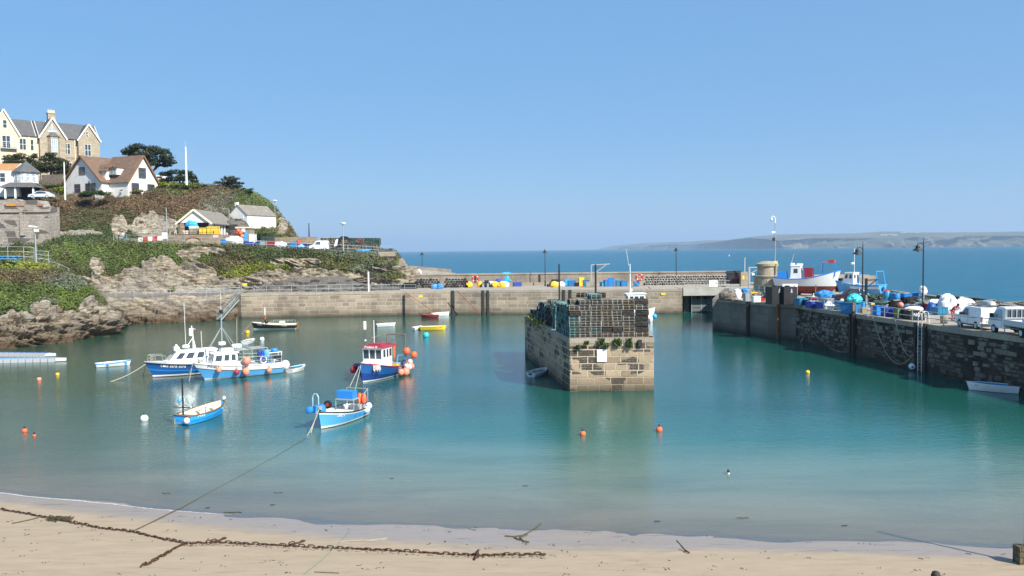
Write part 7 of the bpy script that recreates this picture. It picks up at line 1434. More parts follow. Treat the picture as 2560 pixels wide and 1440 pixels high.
def gable(parent, x0, x1, y0, y1, zb, ze, zr, wall, roof, along='x', ov=.35, th=.16, fascia='white', names=('wall','roof'), half=False):
    """block with a gable roof; the ridge runs along x or y"""
    if along == 'x': poly = [(y0,zb),(y1,zb),(y1,ze),((y0+y1)/2,zr),(y0,ze)]; vs = [(x0,p[0],p[1]) for p in poly]+[(x1,p[0],p[1]) for p in poly]
    else: poly = [(x0,zb),(x1,zb),(x1,ze),((x0+x1)/2,zr),(x0,ze)]; vs = [(p[0],y0,p[1]) for p in poly]+[(p[0],y1,p[1]) for p in poly]
    f = [(0,1,2,3,4),(9,8,7,6,5)]+[(i,5+i,5+(i+1) % 5,(i+1) % 5) for i in (0,1,4)]
    if along == 'x': f = [g[::-1] for g in f]
    MB().add(vs, f).build(names[0], wall, parent)
    a0, a1 = (y0, y1) if along == 'x' else (x0, x1); b0, b1 = (x0, x1) if along == 'x' else (y0, y1); mid = (a0+a1)/2; sl = (zr-ze)/((a1-a0)/2)
    m = MB(); fm = [MB(), MB()]
    for s_, ae in ((-1, a0-ov), (1, a1+ov)):
        zE = ze-sl*ov; P_ = [(ae, zE), (mid, zr), (mid, zr+th), (ae, zE+th)]
        vs = [((b0-ov, p[0], p[1]+.01) if along == 'x' else (p[0], b0-ov, p[1]+.01)) for p in P_]+[((b1+ov, p[0], p[1]+.01) if along == 'x' else (p[0], b1+ov, p[1]+.01)) for p in P_]
        m.add(vs, [(0,1,2,3),(7,6,5,4),(0,4,5,1),(1,5,6,2),(2,6,7,3),(3,7,4,0)])
        for o_, be in enumerate((b0-ov-.05, b1+ov+.05)):
            p = (be, ae, zE+.02) if along == 'x' else (ae, be, zE+.02); q = (be, mid, zr+.02) if along == 'x' else (mid, be, zr+.02); fm[o_].beam(p, q, .1, .34)
    r_ = m.build(names[1], roof, parent)
    if fascia:
        for f_ in fm: f_.build('bargeboard', MT[fascia], r_)
    return r_
# --- white chalet style house ---
g1 = atY(207, 478, 183); hz0 = 24.6
h1 = thing('house', 'white gabled house with brown tiled roof and dormers on the cliff top', 'house', (g1.x, 183, hz0), R(62))
# local x = along the ridge going back; local y across
gable(h1, 0, 10, -6.3, 6.3, -5, 2.3, 7.9, MT['render_white'], MT['tile_brown'], 'x', ov=.45, fascia='brown_wood')
fq = ((0,6.3,0),(0,-6.3,0),(0,-6.3,2),(0,6.3,2))
win(h1, fq, 5.3, 7.2, 3.9, 5.5, 'brown_wood', 1); win(h1, fq, 3.6, 5.5, .1, 1.9, 'brown_wood', 0); win(h1, fq, 7.3, 10.6, .1, 1.9, 'brown_wood', 1)
MB().lathe([(.35,0),(.36,.05),(.1,.12)], (-.15,-2.6,2.4), 12, M=Matrix.Rotation(R(-90), 3, 'Y')).build('satellite_dish', MT['grey_paint'], h1)
gable(h1, 1.2, 4.0, -6.1, -2.0, 2.6, 4.6, 5.9, MT['render_white'], MT['tile_brown'], 'y', ov=.3, names=('dormer_wall','dormer_roof'), fascia='brown_wood')
win(h1, ((1.2,-6.1,0),(4.0,-6.1,0),(4,-6.1,1),(1.2,-6.1,1)), .8, 2.0, 3.3, 4.5, 'brown_wood', 0)
sw = ((0,-6.3,0),(10,-6.3,0),(10,-6.3,2),(0,-6.3,2)); win(h1, sw, 2.0, 3.4, .0, 1.9, 'brown_wood', 0); pass
g2 = atY(318, 478, 184); h2c = Vector((g2.x, 185, hz0))-h1.location; Rm = Matrix.Rotation(R(-62), 3, 'Z'); h2c = Rm @ h2c
w2 = MB(); t2 = bpy.data.objects.new('side_wing', None)
def placed_gable(parent, c, rz, L, w, zb, ze, zr, wall, roof, **k):
    """a gable block whose centre is c and ridge is turned by rz, baked into the parent's space"""
    before = set(kids(parent)); r_ = gable(parent, -L/2, L/2, -w/2, w/2, zb, ze, zr, wall, roof, 'x', **k); M_ = Matrix.Translation((c[0], c[1], 0)) @ Matrix.Rotation(rz, 4, 'Z')
    for o in kids(parent):
        if o not in before:
            o.data.transform(M_)
            for e in kids(o): e.data.transform(M_)
    return M_
M_ = placed_gable(h1, h2c, R(-23-62), 8.2, 8.2, -5, 2.3, 7.9, MT['render_white'], MT['tile_brown'], ov=.4, names=('wing_wall','wing_roof'), fascia='brown_wood')
def wf(M_, pts): return tuple(tuple(M_ @ Vector(p)) for p in pts)
L_, W_ = 4.3, 4.1
win(h1, wf(M_, ((L_,-W_,0),(L_,W_,0),(L_,W_,1),(L_,-W_,1))), 2.9, 4.7, 3.2, 5.2, 'brown_wood', 0); win(h1, wf(M_, ((L_,-W_,0),(L_,W_,0),(L_,W_,1),(L_,-W_,1))), .9, 2.7, -.2, 1.8, 'brown_wood', 0); win(h1, wf(M_, ((L_,-W_,0),(L_,W_,0),(L_,W_,1),(L_,-W_,1))), 5.2, 7.0, -.2, 1.8, 'brown_wood', 0)
m = MB(); m.box((-.5,-3.0,4.4),(3.2,2.2,1.5)); m.xf(M_); m.build('wing_dormer', MT['render_white'], h1); win(h1, wf(M_, ((-2.1,-4.1,0),(1.1,-4.1,0),(1.1,-4.1,1),(-2.1,-4.1,1))), .5, 2.7, 3.8, 4.9, 'brown_wood', 1, 'pale_glass'); m = MB(); m.box((-.5,-3.1,5.2),(3.6,2.6,.14)); m.xf(M_); m.build('dormer_roof', MT['tile_brown'], h1)
win(h1, wf(M_, ((-4.3,-4.1,0),(4.3,-4.1,0),(4.3,-4.1,1),(-4.3,-4.1,1))), 1.0, 3.0, -.2, 2.0, 'brown_wood', 0, 'brown_wood')
# --- the long stone hotel ---
A = atY(-60, 400, 211); B = atY(247, 400, 230); d = Vector((B.x-A.x, B.y-A.y, 0)); LL = d.length; ht = thing('apartment_building', 'long cream and brown stone building with three white edged gables', 'building', (A.x, A.y, 32.5), math.atan2(d.y, d.x))
def U(px): # local x of a pixel column on the facade
    r_ = ray(px, 400); a = Vector((A.x, A.y)); dd = d.normalized(); den = r_.x*dd.y-r_.y*dd.x; k = (a.x*dd.y-a.y*dd.x)/den; return (Vector((r_.x*k, r_.y*k))-a).dot(dd.xy)
ZE = 9.7
xs_ = U(95)
gable(ht, 0, xs_, 0, 9, -3, ZE, 14.0, MT['render_cream'], MT['slate'], 'x', ov=.3); gable(ht, xs_+.003, LL, 0, 9, -3, ZE, 14.0, MT['hotel_stone'], MT['slate'], 'x', ov=.3, names=('stone_wall','east_roof'))
for (p0, p1, zr, wl, nm) in ((-28,47,15.6,'render_cream','west_gable'),(98,163,14.5,'hotel_stone','middle_gable'),(194,247,13.6,'hotel_stone','east_gable')):
    a, b = U(p0), U(p1); gable(ht, a, b, -1.3, 4.5, -3, ZE-.2, zr, MT[wl], MT['slate'], 'y', ov=.3, names=(nm, nm+'_roof'))
def fac(px0, px1, v0, v1, yy=0.0, bars=1, nm='window', gl='glass'): win(ht, ((0,yy,0),(LL,yy,0),(LL,yy,1),(0,yy,1)), U(px0), U(px1), v0, v1, 'white', bars, gl, nm)
fac(8,17,11.0,12.9,-1.3,0); fac(5,24,6.0,9.0,-1.3,1); fac(6,38,2.3,3.7,-1.3,3); fac(7,25,-.5,1.8,-1.3,1)
fac(51,66,5.9,8.7); fac(78,85,5.9,8.6,0,0); fac(52,68,1.5,3.2)
fac(214,218,10.2,11.6,-1.3,0); fac(210,224,5.2,8.2,-1.3,1); fac(162,176,5.5,8.2,0,1); fac(168,178,1.0,3.2,0,1)
m = MB(); a, b = U(117), U(147); m.prism([(a,-1.3),(a+.6,-2.3),(b-.6,-2.3),(b,-1.3)], 4.2, 9.6); m.build('bay', MT['hotel_stone'], ht); MB().add([(a-.2,-1.3,9.6),(a+.5,-2.5,9.6),(b-.5,-2.5,9.6),(b+.2,-1.3,9.6),(a+.9,-1.3,10.7),(b-.9,-1.3,10.7)], [(0,1,4),(1,2,5,4),(2,3,5),(3,2,1,0),(0,4,5,3)]).build('bay_roof', MT['slate'], ht)
win(ht, ((a+.6,-2.3,0),(b-.6,-2.3,0),(b-.6,-2.3,1),(a+.6,-2.3,1)), .15, b-a-1.35, 5.6, 8.8, 'white', 2, 'pale_glass')
m = MB(); a, b = U(118), U(142); m.add([(a,-1.34,11.0),(b,-1.34,11.0),((a+b)/2,-1.34,13.0),(a,-1.30,11.0),(b,-1.30,11.0),((a+b)/2,-1.30,13.0)], [(0,1,2),(5,4,3),(0,3,4,1),(1,4,5,2),(2,5,3,0)]); m.build('gable_window', MT['pale_glass'], ht); m = MB(); m.beam((a,-1.38,10.95),(b,-1.38,10.95),.08,.2); m.beam(((a+b)/2,-1.38,11),((a+b)/2,-1.38,13),.08,.16); m.build('gable_window_frame', MT['white'], ht)
for px in (46, 74, 96, 188): MB().box((U(px), -.08, 4.5),(.14,.14,10.5)).build('downpipe', MT['cream'], ht)
MB().box((LL/2,-.06,4.6),(LL,.12,.16)).build('string_course', MT['coping'], ht)
x_ = U(143); MB().box((x_,4.5,14.6),(1.9,1.3,3.6)).build('chimney', MT['hotel_stone'], ht); ck = kids(ht)[-1]
MB().box((x_,4.5,16.5),(2.1,1.5,.25)).build('chimney_cap', MT['hotel_stone'], ck)
for k in range(4): MB().lathe([(.18,0),(.15,.7),(.2,.75),(.2,.85)], (x_-.7+k*.46,4.5,16.6), 8).build('chimney_pot', MT['cream'], ck)
x_ = U(27); MB().box((x_,4.5,14.4),(1.2,1.0,1.6)).build('rear_chimney', MT['hotel_stone'], ht)
m = MB(); 
for k in range(2): m.box((U(20),-2.2,6.4+.55*k),(U(40)-U(0),.05,.05))
for k in range(8): m.box((U(0)+(U(40)-U(0))*k/7,-2.2,6.45),(.05,.05,1.1))
m.box((U(20),-1.75,5.8),(U(40)-U(0),1.0,.15)); m.build('balcony', MT['grey_paint'], ht)
x_ = U(58); MB().add([(x_-1.5,.4,10.2),(x_+1.9,.4,10.2),(x_+.6,2.6,12.0),(x_-1.6,2.6,12.0),(x_-1.5,.8,10.6),(x_+1.9,.8,10.1),(x_+.6,3.0,11.9),(x_-1.6,3.0,11.9)], [(0,1,2,3),(7,6,5,4),(0,4,5,1),(1,5,6,2),(2,6,7,3),(3,7,4,0)]).build('roof_window', MT['glass'], ht)
# --- white cottage with round slate turret at the left edge ---
cp = atY(20, 488, 176); ct = thing('cottage', 'white cottage with conical slate turret roof at the left edge', 'house', (cp.x, 176, 24.0), R(4))
s_ = 11.9
MB().box((-2.0,3.5,2.2),(8.0,6,5.4)).build('wall', MT['render_white'], ct); gable(ct, -8, .5, 1, 7, 4.0, 4.9, 6.6, MT['render_white'], MT['terracotta'], 'x', ov=.4, names=('upper_wall','roof'))
MB().lathe([(2.35,1.9),(2.35,4.6)], (2.9,2.0,0), 8).build('turret_wall', MT['render_white'], ct); MB().lathe([(2.9,4.55),(2.85,4.7),(.12,7.0),(.03,7.6)], (2.9,2.0,0), 8).build('turret_roof', MT['slate'], ct)
for k in range(5):
    a = R(-90-60+k*30); c = Vector((2.9+2.3*math.cos(a), 2.0+2.3*math.sin(a), 0)); t = Vector((-math.sin(a), math.cos(a), 0)); win(ct, (c-t*.55, c+t*.55, c, c), .15, .95, 2.9, 4.4, 'white', 0, 'pale_glass')
MB().add([(-1.0,-1.9,1.3),(6.4,-1.9,1.3),(6.4,3,1.3),(-1,3,1.3),(.6,-.3,2.4),(5.0,-.3,2.4),(5.0,2.8,2.4),(.6,2.8,2.4)], [(0,3,2,1),(4,5,6,7),(0,1,5,4),(1,2,6,5),(2,3,7,6),(3,0,4,7)]).build('skirt_roof', MT['slate'], ct)
for x in (.2, 2.2, 5.8): MB().box((x,-1.4,.2),(.3,.3,2.4)).build('column', MT['white'], ct)
MB().box((3.0,1.5,.0),(5.5,.3,2.6)).build('back_wall', MT['dark_wood'], ct); win(ct, ((-6,.5,0),(0,.5,0),(0,.5,1),(-6,.5,1)), 1.6, 2.6, 2.6, 4.4, 'white', 0); win(ct, ((-6,.5,0),(0,.5,0),(0,.5,1),(-6,.5,1)), 4.3, 5.3, 2.6, 4.4, 'white', 0)
cw = atY(104, 496, 172); sc_ = thing('parked_car', 'silver car parked above the old stone retaining wall', 'car', (cw.x-.0, 172, cw.z), R(184)); pr0 = [(-2.3,.25),(-2.3,.75),(-1.9,.95),(-1.2,1.35),(-.2,1.48),(.7,1.4),(1.3,.95),(2.2,.75),(2.35,.25)]
bevel(profile_body(MB(), pr0, 1.75, lambda z: max(0, z-.8)*.35).build('body', P('silver', (.55,.60,.66), .25, .1), sc_), .05)
for q_ in (1, -1):
    side_panel(MB(), [(-1.45,.95),(-1.0,1.3),(-.1,1.4),(.55,1.32),(1.0,.95)], lambda z, q_=q_: q_*(.875-max(0, z-.8)*.35+.004)).build('side_window', MT['glass'], sc_)
    for x in (-1.45, 1.45): wheel(sc_, x, q_*.8, .32)
# --- old wall with coloured patches ---
wa = atY(-150, 560, 150); wb = atY(131, 560, 150.5); ow_ = thing('retaining_wall', 'tall old grey stone retaining wall with orange patches', 'wall'); zt0 = atY(60, 503, 150).z
MT['old_wall'] = masonry('old_wall', (.56,.50,.43), (.38,.34,.29), (.30,.27,.23), .55, .26, .03, stain=.35, bump=.08, slate=(.14,.125,.115), slateamt=.2)
m = MB(); n = 30; top = []
for k in range(n+1): x = wa.x+(wb.x-wa.x)*k/n; top.append((x, zt0+.5*vn(np.array([[x*.8, 0, 3]]))[0]-(1.2 if k > n-3 else 0)))
for k in range(n): (xa, za), (xb2, zb2) = top[k], top[k+1]; m.add([(xa,150,9),(xb2,150,9),(xb2,150,zb2),(xa,150,za),(xa,153,9),(xb2,153,9),(xb2,153,zb2),(xa,153,za)], [(0,1,2,3),(7,6,5,4),(3,2,6,7)]+([(1,5,6,2)] if k == n-1 else []))
m.build('wall', MT['old_wall'], ow_); MB().box((wb.x-7,149.9,zt0-1.9),(14,.3,.2)).build('ledge', MT['coping'], ow_)
for px, w_, mt in ((27,1.7,'orange'),(50,1.5,'rust'),(100,1.1,'rust')): c = atY(px, 512, 149.85); MB().box((c.x,149.92,c.z),(w_,.1,.42)).build('painted_patch', mat('patch_%d' % px, {27:(.60,.27,.05),50:(.42,.22,.14),100:(.38,.17,.10)}[px], .9), ow_)
MB().box((atY(55,540,149.8).x,149.9,zt0-4),(.9,.3,4.2)).build('buttress', MT['old_wall'], ow_)
# --- fish hall on its podium ---
sp0 = atY(487, 585, 158); zb = sp0.z; fh = thing('boat_shed', 'long low shed with white gable and grey roof behind yellow crates', 'shed', (sp0.x, 158, zb), R(92))
# ridge runs back to the right: local x along the ridge
Wd = 6.0
gable(fh, 0, 17, -Wd/2, Wd/2, 2.1, 2.15, 4.5, MT['render_cream'], MT['old_slate'], 'x', ov=.4, fascia='cream')
fhq = ((0,Wd/2,0),(0,-Wd/2,0),(0,-Wd/2,2),(0,Wd/2,2))
m = MB(); m.add([(-.02,-Wd/2+.05,2.15),(-.02,Wd/2-.05,2.15),(-.02,0,4.35),(-.06,-Wd/2+.05,2.15),(-.06,Wd/2-.05,2.15),(-.06,0,4.35)], [(0,2,1),(3,4,5),(0,1,4,3),(1,2,5,4),(2,0,3,5)]); m.build('white_gable', MT['white'], fh)
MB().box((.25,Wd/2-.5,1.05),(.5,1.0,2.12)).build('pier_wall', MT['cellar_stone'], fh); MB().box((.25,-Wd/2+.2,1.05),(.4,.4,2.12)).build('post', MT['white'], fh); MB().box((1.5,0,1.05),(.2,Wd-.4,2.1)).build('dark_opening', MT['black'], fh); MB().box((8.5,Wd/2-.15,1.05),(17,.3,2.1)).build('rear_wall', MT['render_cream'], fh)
for k in range(9): MB().box((1.5+k*1.85,-Wd/2+.15,1.05),(.45,.25,2.1)).build('column', MT['white'], fh)
MB().box((9,-Wd/2+.6,1.0),(15,.1,2.0)).build('dark_bay', MT['teal_blue'], fh)
pd0 = atY(420, 606, 152.5); pd1 = atY(550, 606, 152.5); pod = thing('stone_podium', 'stone podium with a red brick arch below the yellow crates', 'wall'); ztp = atY(490, 586.5, 152.5).z
MB().prism([(pd0.x,152.5),(pd1.x,152.5),(pd1.x,163),(pd0.x,163)], pd0.z-1.2, ztp).build('wall', MT['cellar_stone'], pod)
cx_ = atY(483.5, 606, 152.4).x; zc = ztp-1.55; pts = [(cx_+1.55*math.cos(a), 152.42, zc+1.15*math.sin(a)) for a in np.linspace(0, math.pi, 13)]
MB().tube([(cx_+1.55,152.42,zc-.6)]+pts+[(cx_-1.55,152.42,zc-.6)], .17, 4).build('brick_arch', MT['brick_red'], pod); MB().extr([(1.4*math.cos(a), 1.0*math.sin(a)) for a in np.linspace(0, math.pi, 12)]+[(-1.4,-.9),(1.4,-.9)], (cx_,152.46,zc), (1,0,0), (0,0,1), (0,-1,0), .03).build('arch_infill', mat('pinkish_infill', (.48,.34,.24), .9), pod)
c = atY(539, 590.5, 152.4); MB().box((c.x,152.44,c.z),(1.0,.04,.5)).build('pale_sign', MT['pale_pink'], pod)
for k in range(2): MB().box((cx_-.6+k*1.2,152.40,zc+.15),(.22,.03,.22)).build('arch_vent', MT['dark_wood'], pod)
railing([(pd0.x+.1,152.6,ztp),(pd1.x-.1,152.6,ztp)], 1.1, 1.5, 'dark railing on top of the stone podium', 1, 'dark_metal')
def crate(px0, px1, py0, py1, Y, mt, label, z=None): a = atY(px0, py1, Y); b = atY(px1, py0, Y); return bin_(0, 0, b.x-a.x, 1.1, b.z-a.z if z is None else z, mt, label, 0, z=a.z, loc=((a.x+b.x)/2, Y+.55), name='fish_crate', cat='crate', lid=True)
crate(497,516,570,585.5,153.2,'yellow','yellow fish crate, leftmost yellow one on the podium'); crate(517,533,576,585.5,153.2,'yellow','yellow fish crate second from left on the podium'); crate(517,545,567,576,153.3,'yellow','long yellow crate stacked on the second row of the podium'); crate(534,547,576,585.5,153.2,'yellow','yellow fish crate at the right end of the podium')
crate(457,471,577,585.5,153.2,'cream','cream crate at the left end of the podium'); crate(473,490,573,585.5,153.2,'pot_tan','tan crate under the bright blue sheet on the podium'); crate(472,491,566,573,153.2,'white','white crate below the bright blue sheet'); 
c = atY(479, 567, 153.9); clothy('tarpaulin', 'bright blue sheet draped over crates at the shed front', 'tarpaulin', (c.x, 153.9, c.z), (1.9,1.2,1.0), 'sky_blue', 77)
# --- white cottage right of the shed ---
wp0 = atY(603, 568, 176); wc = thing('cottage', 'white limewashed cottage with grey slate roof right of the shed', 'house', (wp0.x, 174, wp0.z-.2), R(64)); LW, WW = 8.6, 5.0
gable(wc, 0, LW, -WW/2, WW/2, -1, 2.6, 4.65, MT['render_white'], MT['old_slate'], 'x', ov=.15, fascia=None); wq = ((0,WW/2,0),(0,-WW/2,0),(0,-WW/2,1),(0,WW/2,1))
for (u, v, q_) in ((3.3,2.0,wq),(1.7,1.2,wq),(2.2,.8,((0,-WW/2,0),(LW,-WW/2,0),(LW,-WW/2,1),(0,-WW/2,1))),(5.4,1.2,((0,-WW/2,0),(LW,-WW/2,0),(LW,-WW/2,1),(0,-WW/2,1)))): win(wc, q_, u, u+.6, v, v+.7, 'white', 1, 'lightgrey', 'window')
MB().box((.4,.6,4.9),(.6,.6,.8)).build('chimney', MT['render_white'], wc)
rl = thing('retaining_wall', 'low dark curved wall between the shed and the white cottage', 'wall', tuple(atY(590, 566, 170))); MB().sphere((0,0,-.6), 2.2, (1.3,.8,1), 14).build('mound', MT['rubble'], rl)
# --- kiosk with round buoys ---
kp = atY(617, 604, 158); ks = thing('kiosk', 'small brick kiosk with blue door and cream flat roof', 'kiosk', (kp.x, 158, kp.z), R(-8)); MB().box((0,0,1.25),(2.2,2.0,2.5)).build('wall', MT['cellar_stone'], ks); MB().box((-.2,0,2.6),(3.0,2.4,.25)).build('roof', MT['cream'], ks); MB().box((.25,-1.02,1.0),(.8,.05,1.9)).build('door', MT['light_blue'], ks)
for i, (px, py, r_, mt, lb) in enumerate(((596,577,.38,'orange','orange buoy hanging highest on the kiosk wall'),(602,583,.42,'orange','big orange buoy in the middle of the kiosk cluster'),(605,590,.34,'pink_orange','pinkish buoy lowest in the kiosk cluster'),(608,577,.4,'plastic_white','cream buoy right in the kiosk cluster'),(592,583,.3,'red','red buoy at the left of the kiosk cluster'))):
    c = atY(px, py, 156.6); t_ = thing('buoy', lb, 'buoy', tuple(c), 0, 'buoys hung by the kiosk'); MB().sphere((0,0,0), r_).build('float', MT[mt], t_, True); MB().tube([(0,0,r_*.9),(0,.3,r_+.5)], .02, 4).build('lanyard', MT['rope'], t_)
# --- poles and lamps on the headland ---
def pole(px, py0, py1, Y, r_, mt, label, name='pole', head=None, cat='pole'):
    a = atY(px, py1, Y); b = atY(px, py0, Y); t_ = thing(name, label, cat, (a.x, Y, a.z-.4)); h_ = b.z-a.z+.4; MB().lathe([(r_*1.2,0),(r_,h_*.5),(r_*.7,h_)], n=8).build('shaft', MT[mt], t_)
    if head == 'flat': MB().lathe([(.12,0),(.55,.12),(.6,.28),(.2,.34)], (0,0,h_), 10).build('lamp_head', MT['plastic_white'], t_, True)
    if head == 'arm': MB().tube([(0,0,h_-.05),(-.9,0,h_+.1)], .05, 5).build('arm', MT['galv'], t_); MB().box((-1.0,0,h_+.08),(.6,.25,.12)).build('lamp_head', MT['galv'], t_)
    if head == 'flood': MB().box((-.25,0,h_),(1.1,.3,.16), tilt=('Y', .15)).build('lamp_head', MT['plastic_white'], t_); MB().box((.25,-.1,h_-.55),(.5,.4,.4)).build('floodlight', MT['cream'], t_)
    if head == 'stays':
        for k in (-1, 1): MB().tube([(0,0,h_*.8),(k*3.2,0,.6)], .02, 4).build('stay', MT['grey_paint'], t_)
        MB().tube([(0,0,h_),(-.05,0,h_+1.3)], .02, 4).build('tip_rod', MT['white'], t_)
    return t_
pole(466.5, 367, 458, 184, .2, 'white', 'tall white stayed mast on the cliff top right of the big pine', 'flagpole', 'stays', 'flagpole'); pole(163, 405, 495, 172, .13, 'white', 'white flagpole in front of the white gabled house', 'flagpole', None, 'flagpole')
pole(418, 518, 606, 151.5, .09, 'galv', 'plain grey lamp post beside the red and white barriers', 'street_lamp', None, 'street lamp'); pole(528, 514, 545, 172, .07, 'galv', 'small hooked lamp post on the slope above the shed roof', 'street_lamp', 'arm', 'street lamp'); pole(573, 522, 552, 174, .08, 'galv', 'hooked lamp post between the shed and the white cottage', 'street_lamp', 'arm', 'street lamp')
pole(688, 504, 560, 182, .08, 'galv', 'lamp post with round head right of the white cottage', 'street_lamp', 'flat', 'street lamp'); pole(858.5, 561, 622, 156, .1, 'galv', 'pale lamp post with flat round head over the boat trailers', 'street_lamp', 'flat', 'street lamp'); pole(773, 558, 604, 165, .12, 'dark_metal', 'plain black mast standing on the headland terrace', 'mast', None, 'mast')
pole(90.5, 566, 656, 115, .1, 'galv', 'grey floodlight post on the near outcrop path', 'street_lamp', 'flood', 'street lamp')
# --- railings on the terraces ---
gp = lambda px, py, Y: atY(px, py, Y)
railing([gp(284,602,149.3), gp(350,606,149.6), gp(420,608,150), gp(545,612,151.5)], 1.2, 3.0, 'pale railing along the upper road by the barriers', 2)
railing([gp(548,612,151.5), gp(600,616,152.2), gp(700,621,154), gp(780,626,156.3), gp(870,629,158.5), gp(945,633,160), gp(985,634,161)], 1.2, 2.6, 'long pale blue grey railing along the headland terrace', 2)
railing([gp(-60,652,113.5), gp(60,654,114.5), gp(86,655,115.2)], 2.0, 1.9, 'mesh railing on the outcrop path left of the floodlight post', 3); railing([gp(88,655,115.3), gp(122,658,116.5)], 1.6, 1.7, 'mesh railing right of the floodlight post', 3); railing([gp(100,664,116), gp(148,680,118.5), gp(172,690,119.5)], 1.1, 1.9, 'railing stepping down the right side of the outcrop', 2)
railing([gp(812,690,160.5), gp(875,664,161), gp(946,641,161.5)], 1.1, 2.2, 'pale handrail climbing beside the steps on the cliff', 2, 'galv'); railing([gp(826,700,159.6), gp(888,672,160), gp(950,650,160.5)], 1.1, 2.6, 'second pale handrail on the outer side of the cliff steps', 1)
pb = atY(22, 655, 112); pt_ = thing('picnic_bench', 'light blue picnic bench on the outcrop path', 'bench', (pb.x, 112, pb.z), R(5)); MB().box((0,0,.78),(2.6,.8,.08)).build('table_top', MT['light_blue'], pt_)
for y in (-.7,.7): MB().box((0,y,.45),(2.6,.3,.06)).build('seat', MT['light_blue'], pt_)
for x in (-1,1): MB().beam((x,-.7,0),(x,.2,.78),.08).beam((x,.7,0),(x,-.2,.78),.08).build('leg_frame', MT['light_blue'], pt_)
# --- barriers, stone gatehouse wall and clutter on the terrace ---
for i in range(5):
    px = 352+i*12; c = gp(px, 605-i*1.0, 151); t_ = thing('road_barrier', '%s plastic barrier, %s from the left of its row' % (('white','red')[i % 2], ORD[i]), 'barrier', (c.x, 151, c.z), 0, 'red and white barriers by the upper road'); MB().prism([(-.42,-.2),(.42,-.2),(.42,.2),(-.42,.2)], 0, .12).box((0,0,.45),(.84,.26,.68), tap=.9).build('shell', MT[('white','red')[i % 2]], t_)
c = gp(412, 598, 151.2); t_ = thing('notice_board', 'square white notice board above the barriers', 'sign', (c.x, 151.2, c.z)); MB().box((0,0,.65),(.95,.08,1.1)).build('panel', MT['white'], t_); MB().box((0,.05,-.3),(.1,.08,1.2)).build('post', MT['galv'], t_)
hw = thing('stone_wall', 'rough stone wall block at the tip of the headland above the pots', 'wall', (0,0,0)); xa, xb = gp(950,650,160).x, gp(984,650,160).x
MB().prism([(xa,159.6),(xb,159.6),(xb,163),(xa,163)], QZ-.5, gp(960,632,160).z).build('wall', MT['rubble'], hw); MB().prism([(xa-.2,159.4),(xb+.2,159.4),(xb+.2,163.2),(xa-.2,163.2)], gp(960,641,160).z, gp(960,629,160).z).build('coping', MT['coping'], hw)
# slipway beyond the headland
sl_ = thing('slipway', 'sloping concrete slipway and sea wall beyond the headland tip', 'slipway'); a = gp(1030,683,172); b = gp(1135,686,172)
MB().add([(a.x-3,172,0),(b.x,172,0),(b.x,172,b.z-.4),(a.x-3,172,a.z),(a.x-3,178,0),(b.x,178,0),(b.x,178,b.z+.1),(a.x-3,178,a.z+1.0)], [(0,1,2,3),(7,6,5,4),(3,2,6,7),(1,5,6,2),(0,3,7,4)]).build('ramp', MT['concrete'], sl_); MB().add([(a.x-4,178.01,0),(b.x-1,178.01,0),(b.x-1,178.01,b.z+.9),(a.x-4,178.01,a.z+1.7),(a.x-4,179,0),(b.x-1,179,0),(b.x-1,179,b.z+.9),(a.x-4,179,a.z+1.7)], [(0,1,2,3),(7,6,5,4),(3,2,6,7),(1,5,6,2),(0,3,7,4)]).build('side_wall', MT['parapet'], sl_)
c = gp(1047,682,171.5); t_ = thing('cabinet', 'white box at the foot of the headland lamp post', 'box', (c.x,171.5,c.z-.8)); MB().box((0,0,.6),(1.1,.7,1.2)).box((0,0,1.3),(.5,.5,.5)).build('box_body', MT['white'], t_)
# clutter along the terrace
def tb(px, py): Y = float(np.interp(px, [600,700,780,900,985],[153.5,155.5,158,161.5,163])); return gp(px, py, Y)
for (px, py, w_, h_, mt, lb) in ((625,613,1.6,.7,'deep_blue','dark blue bin on the terrace beside the kiosk'),(641,614,1.4,.75,'navy','navy bin second along the terrace'),(656,614,1.5,.9,'galv','grey crate pile on the terrace'),(673,615,2.0,.9,'maroon','reddish box on the terrace below the green pots'),(735,617,1.5,1.0,'bin_blue','blue bin near the black mast'),(760,619,1.4,.8,'navy','navy bin below the black mast'),(632,606,1.2,1.6,'plastic_white','white fridge sized box near the kiosk'),(565,609,1.5,.8,'blue','bright blue bin at the left end of the terrace clutter'),(908,628,2.6,.5,'light_blue','light blue bench like box near the headland tip')):
    p = tb(px, py); bin_(0, 0, w_, 1.0, h_, mt, lb, 0, z=p.z-.1, loc=p)
for (px, py, sz, mt, lb, sd_) in ((580,607,(2.4,1.5,1.1),'white','white sail heap left of the kiosk steps',101),(592,609,(2.0,1.4,1.2),'plastic_white','second white heap beside the kiosk steps',102),(700,616,(2.2,1,.9),'white','white inflatable hull lying on the terrace',103),(750,620,(1.6,1,.8),'light_blue','blue and white bundle on the terrace',104),(747,611,(.9,.9,.8),'red','red buoy bundle near the black mast',105)): p = tb(px, py); clothy('bundle', lb, 'bundle', tuple(p+Vector((0,0,-.1))), sz, mt, sd_)
p = tb(823, 626); vv = thing('van', 'small white van half hidden by the terrace bushes', 'van', tuple(p), R(182)); bevel(profile_body(MB(), prof if False else [(0,.28),(0,.95),(.12,1.75),(.3,1.84),(2.0,1.84),(2.4,1.7),(2.9,1.1),(3.6,.9),(3.7,.28)], 1.6, ins).build('body', MT['van_white'], vv), .05)
for q_ in (1,-1):
    side_panel(MB(), [(1.5,1.1),(1.5,1.62),(2.2,1.62),(2.6,1.15)], lambda z, q_=q_: q_*(.8-ins(z)+.003)).build('side_window', MT['glass'], vv)
    for x in (.7,2.9): wheel(vv, x, q_*.72, .3)
sp_ = []
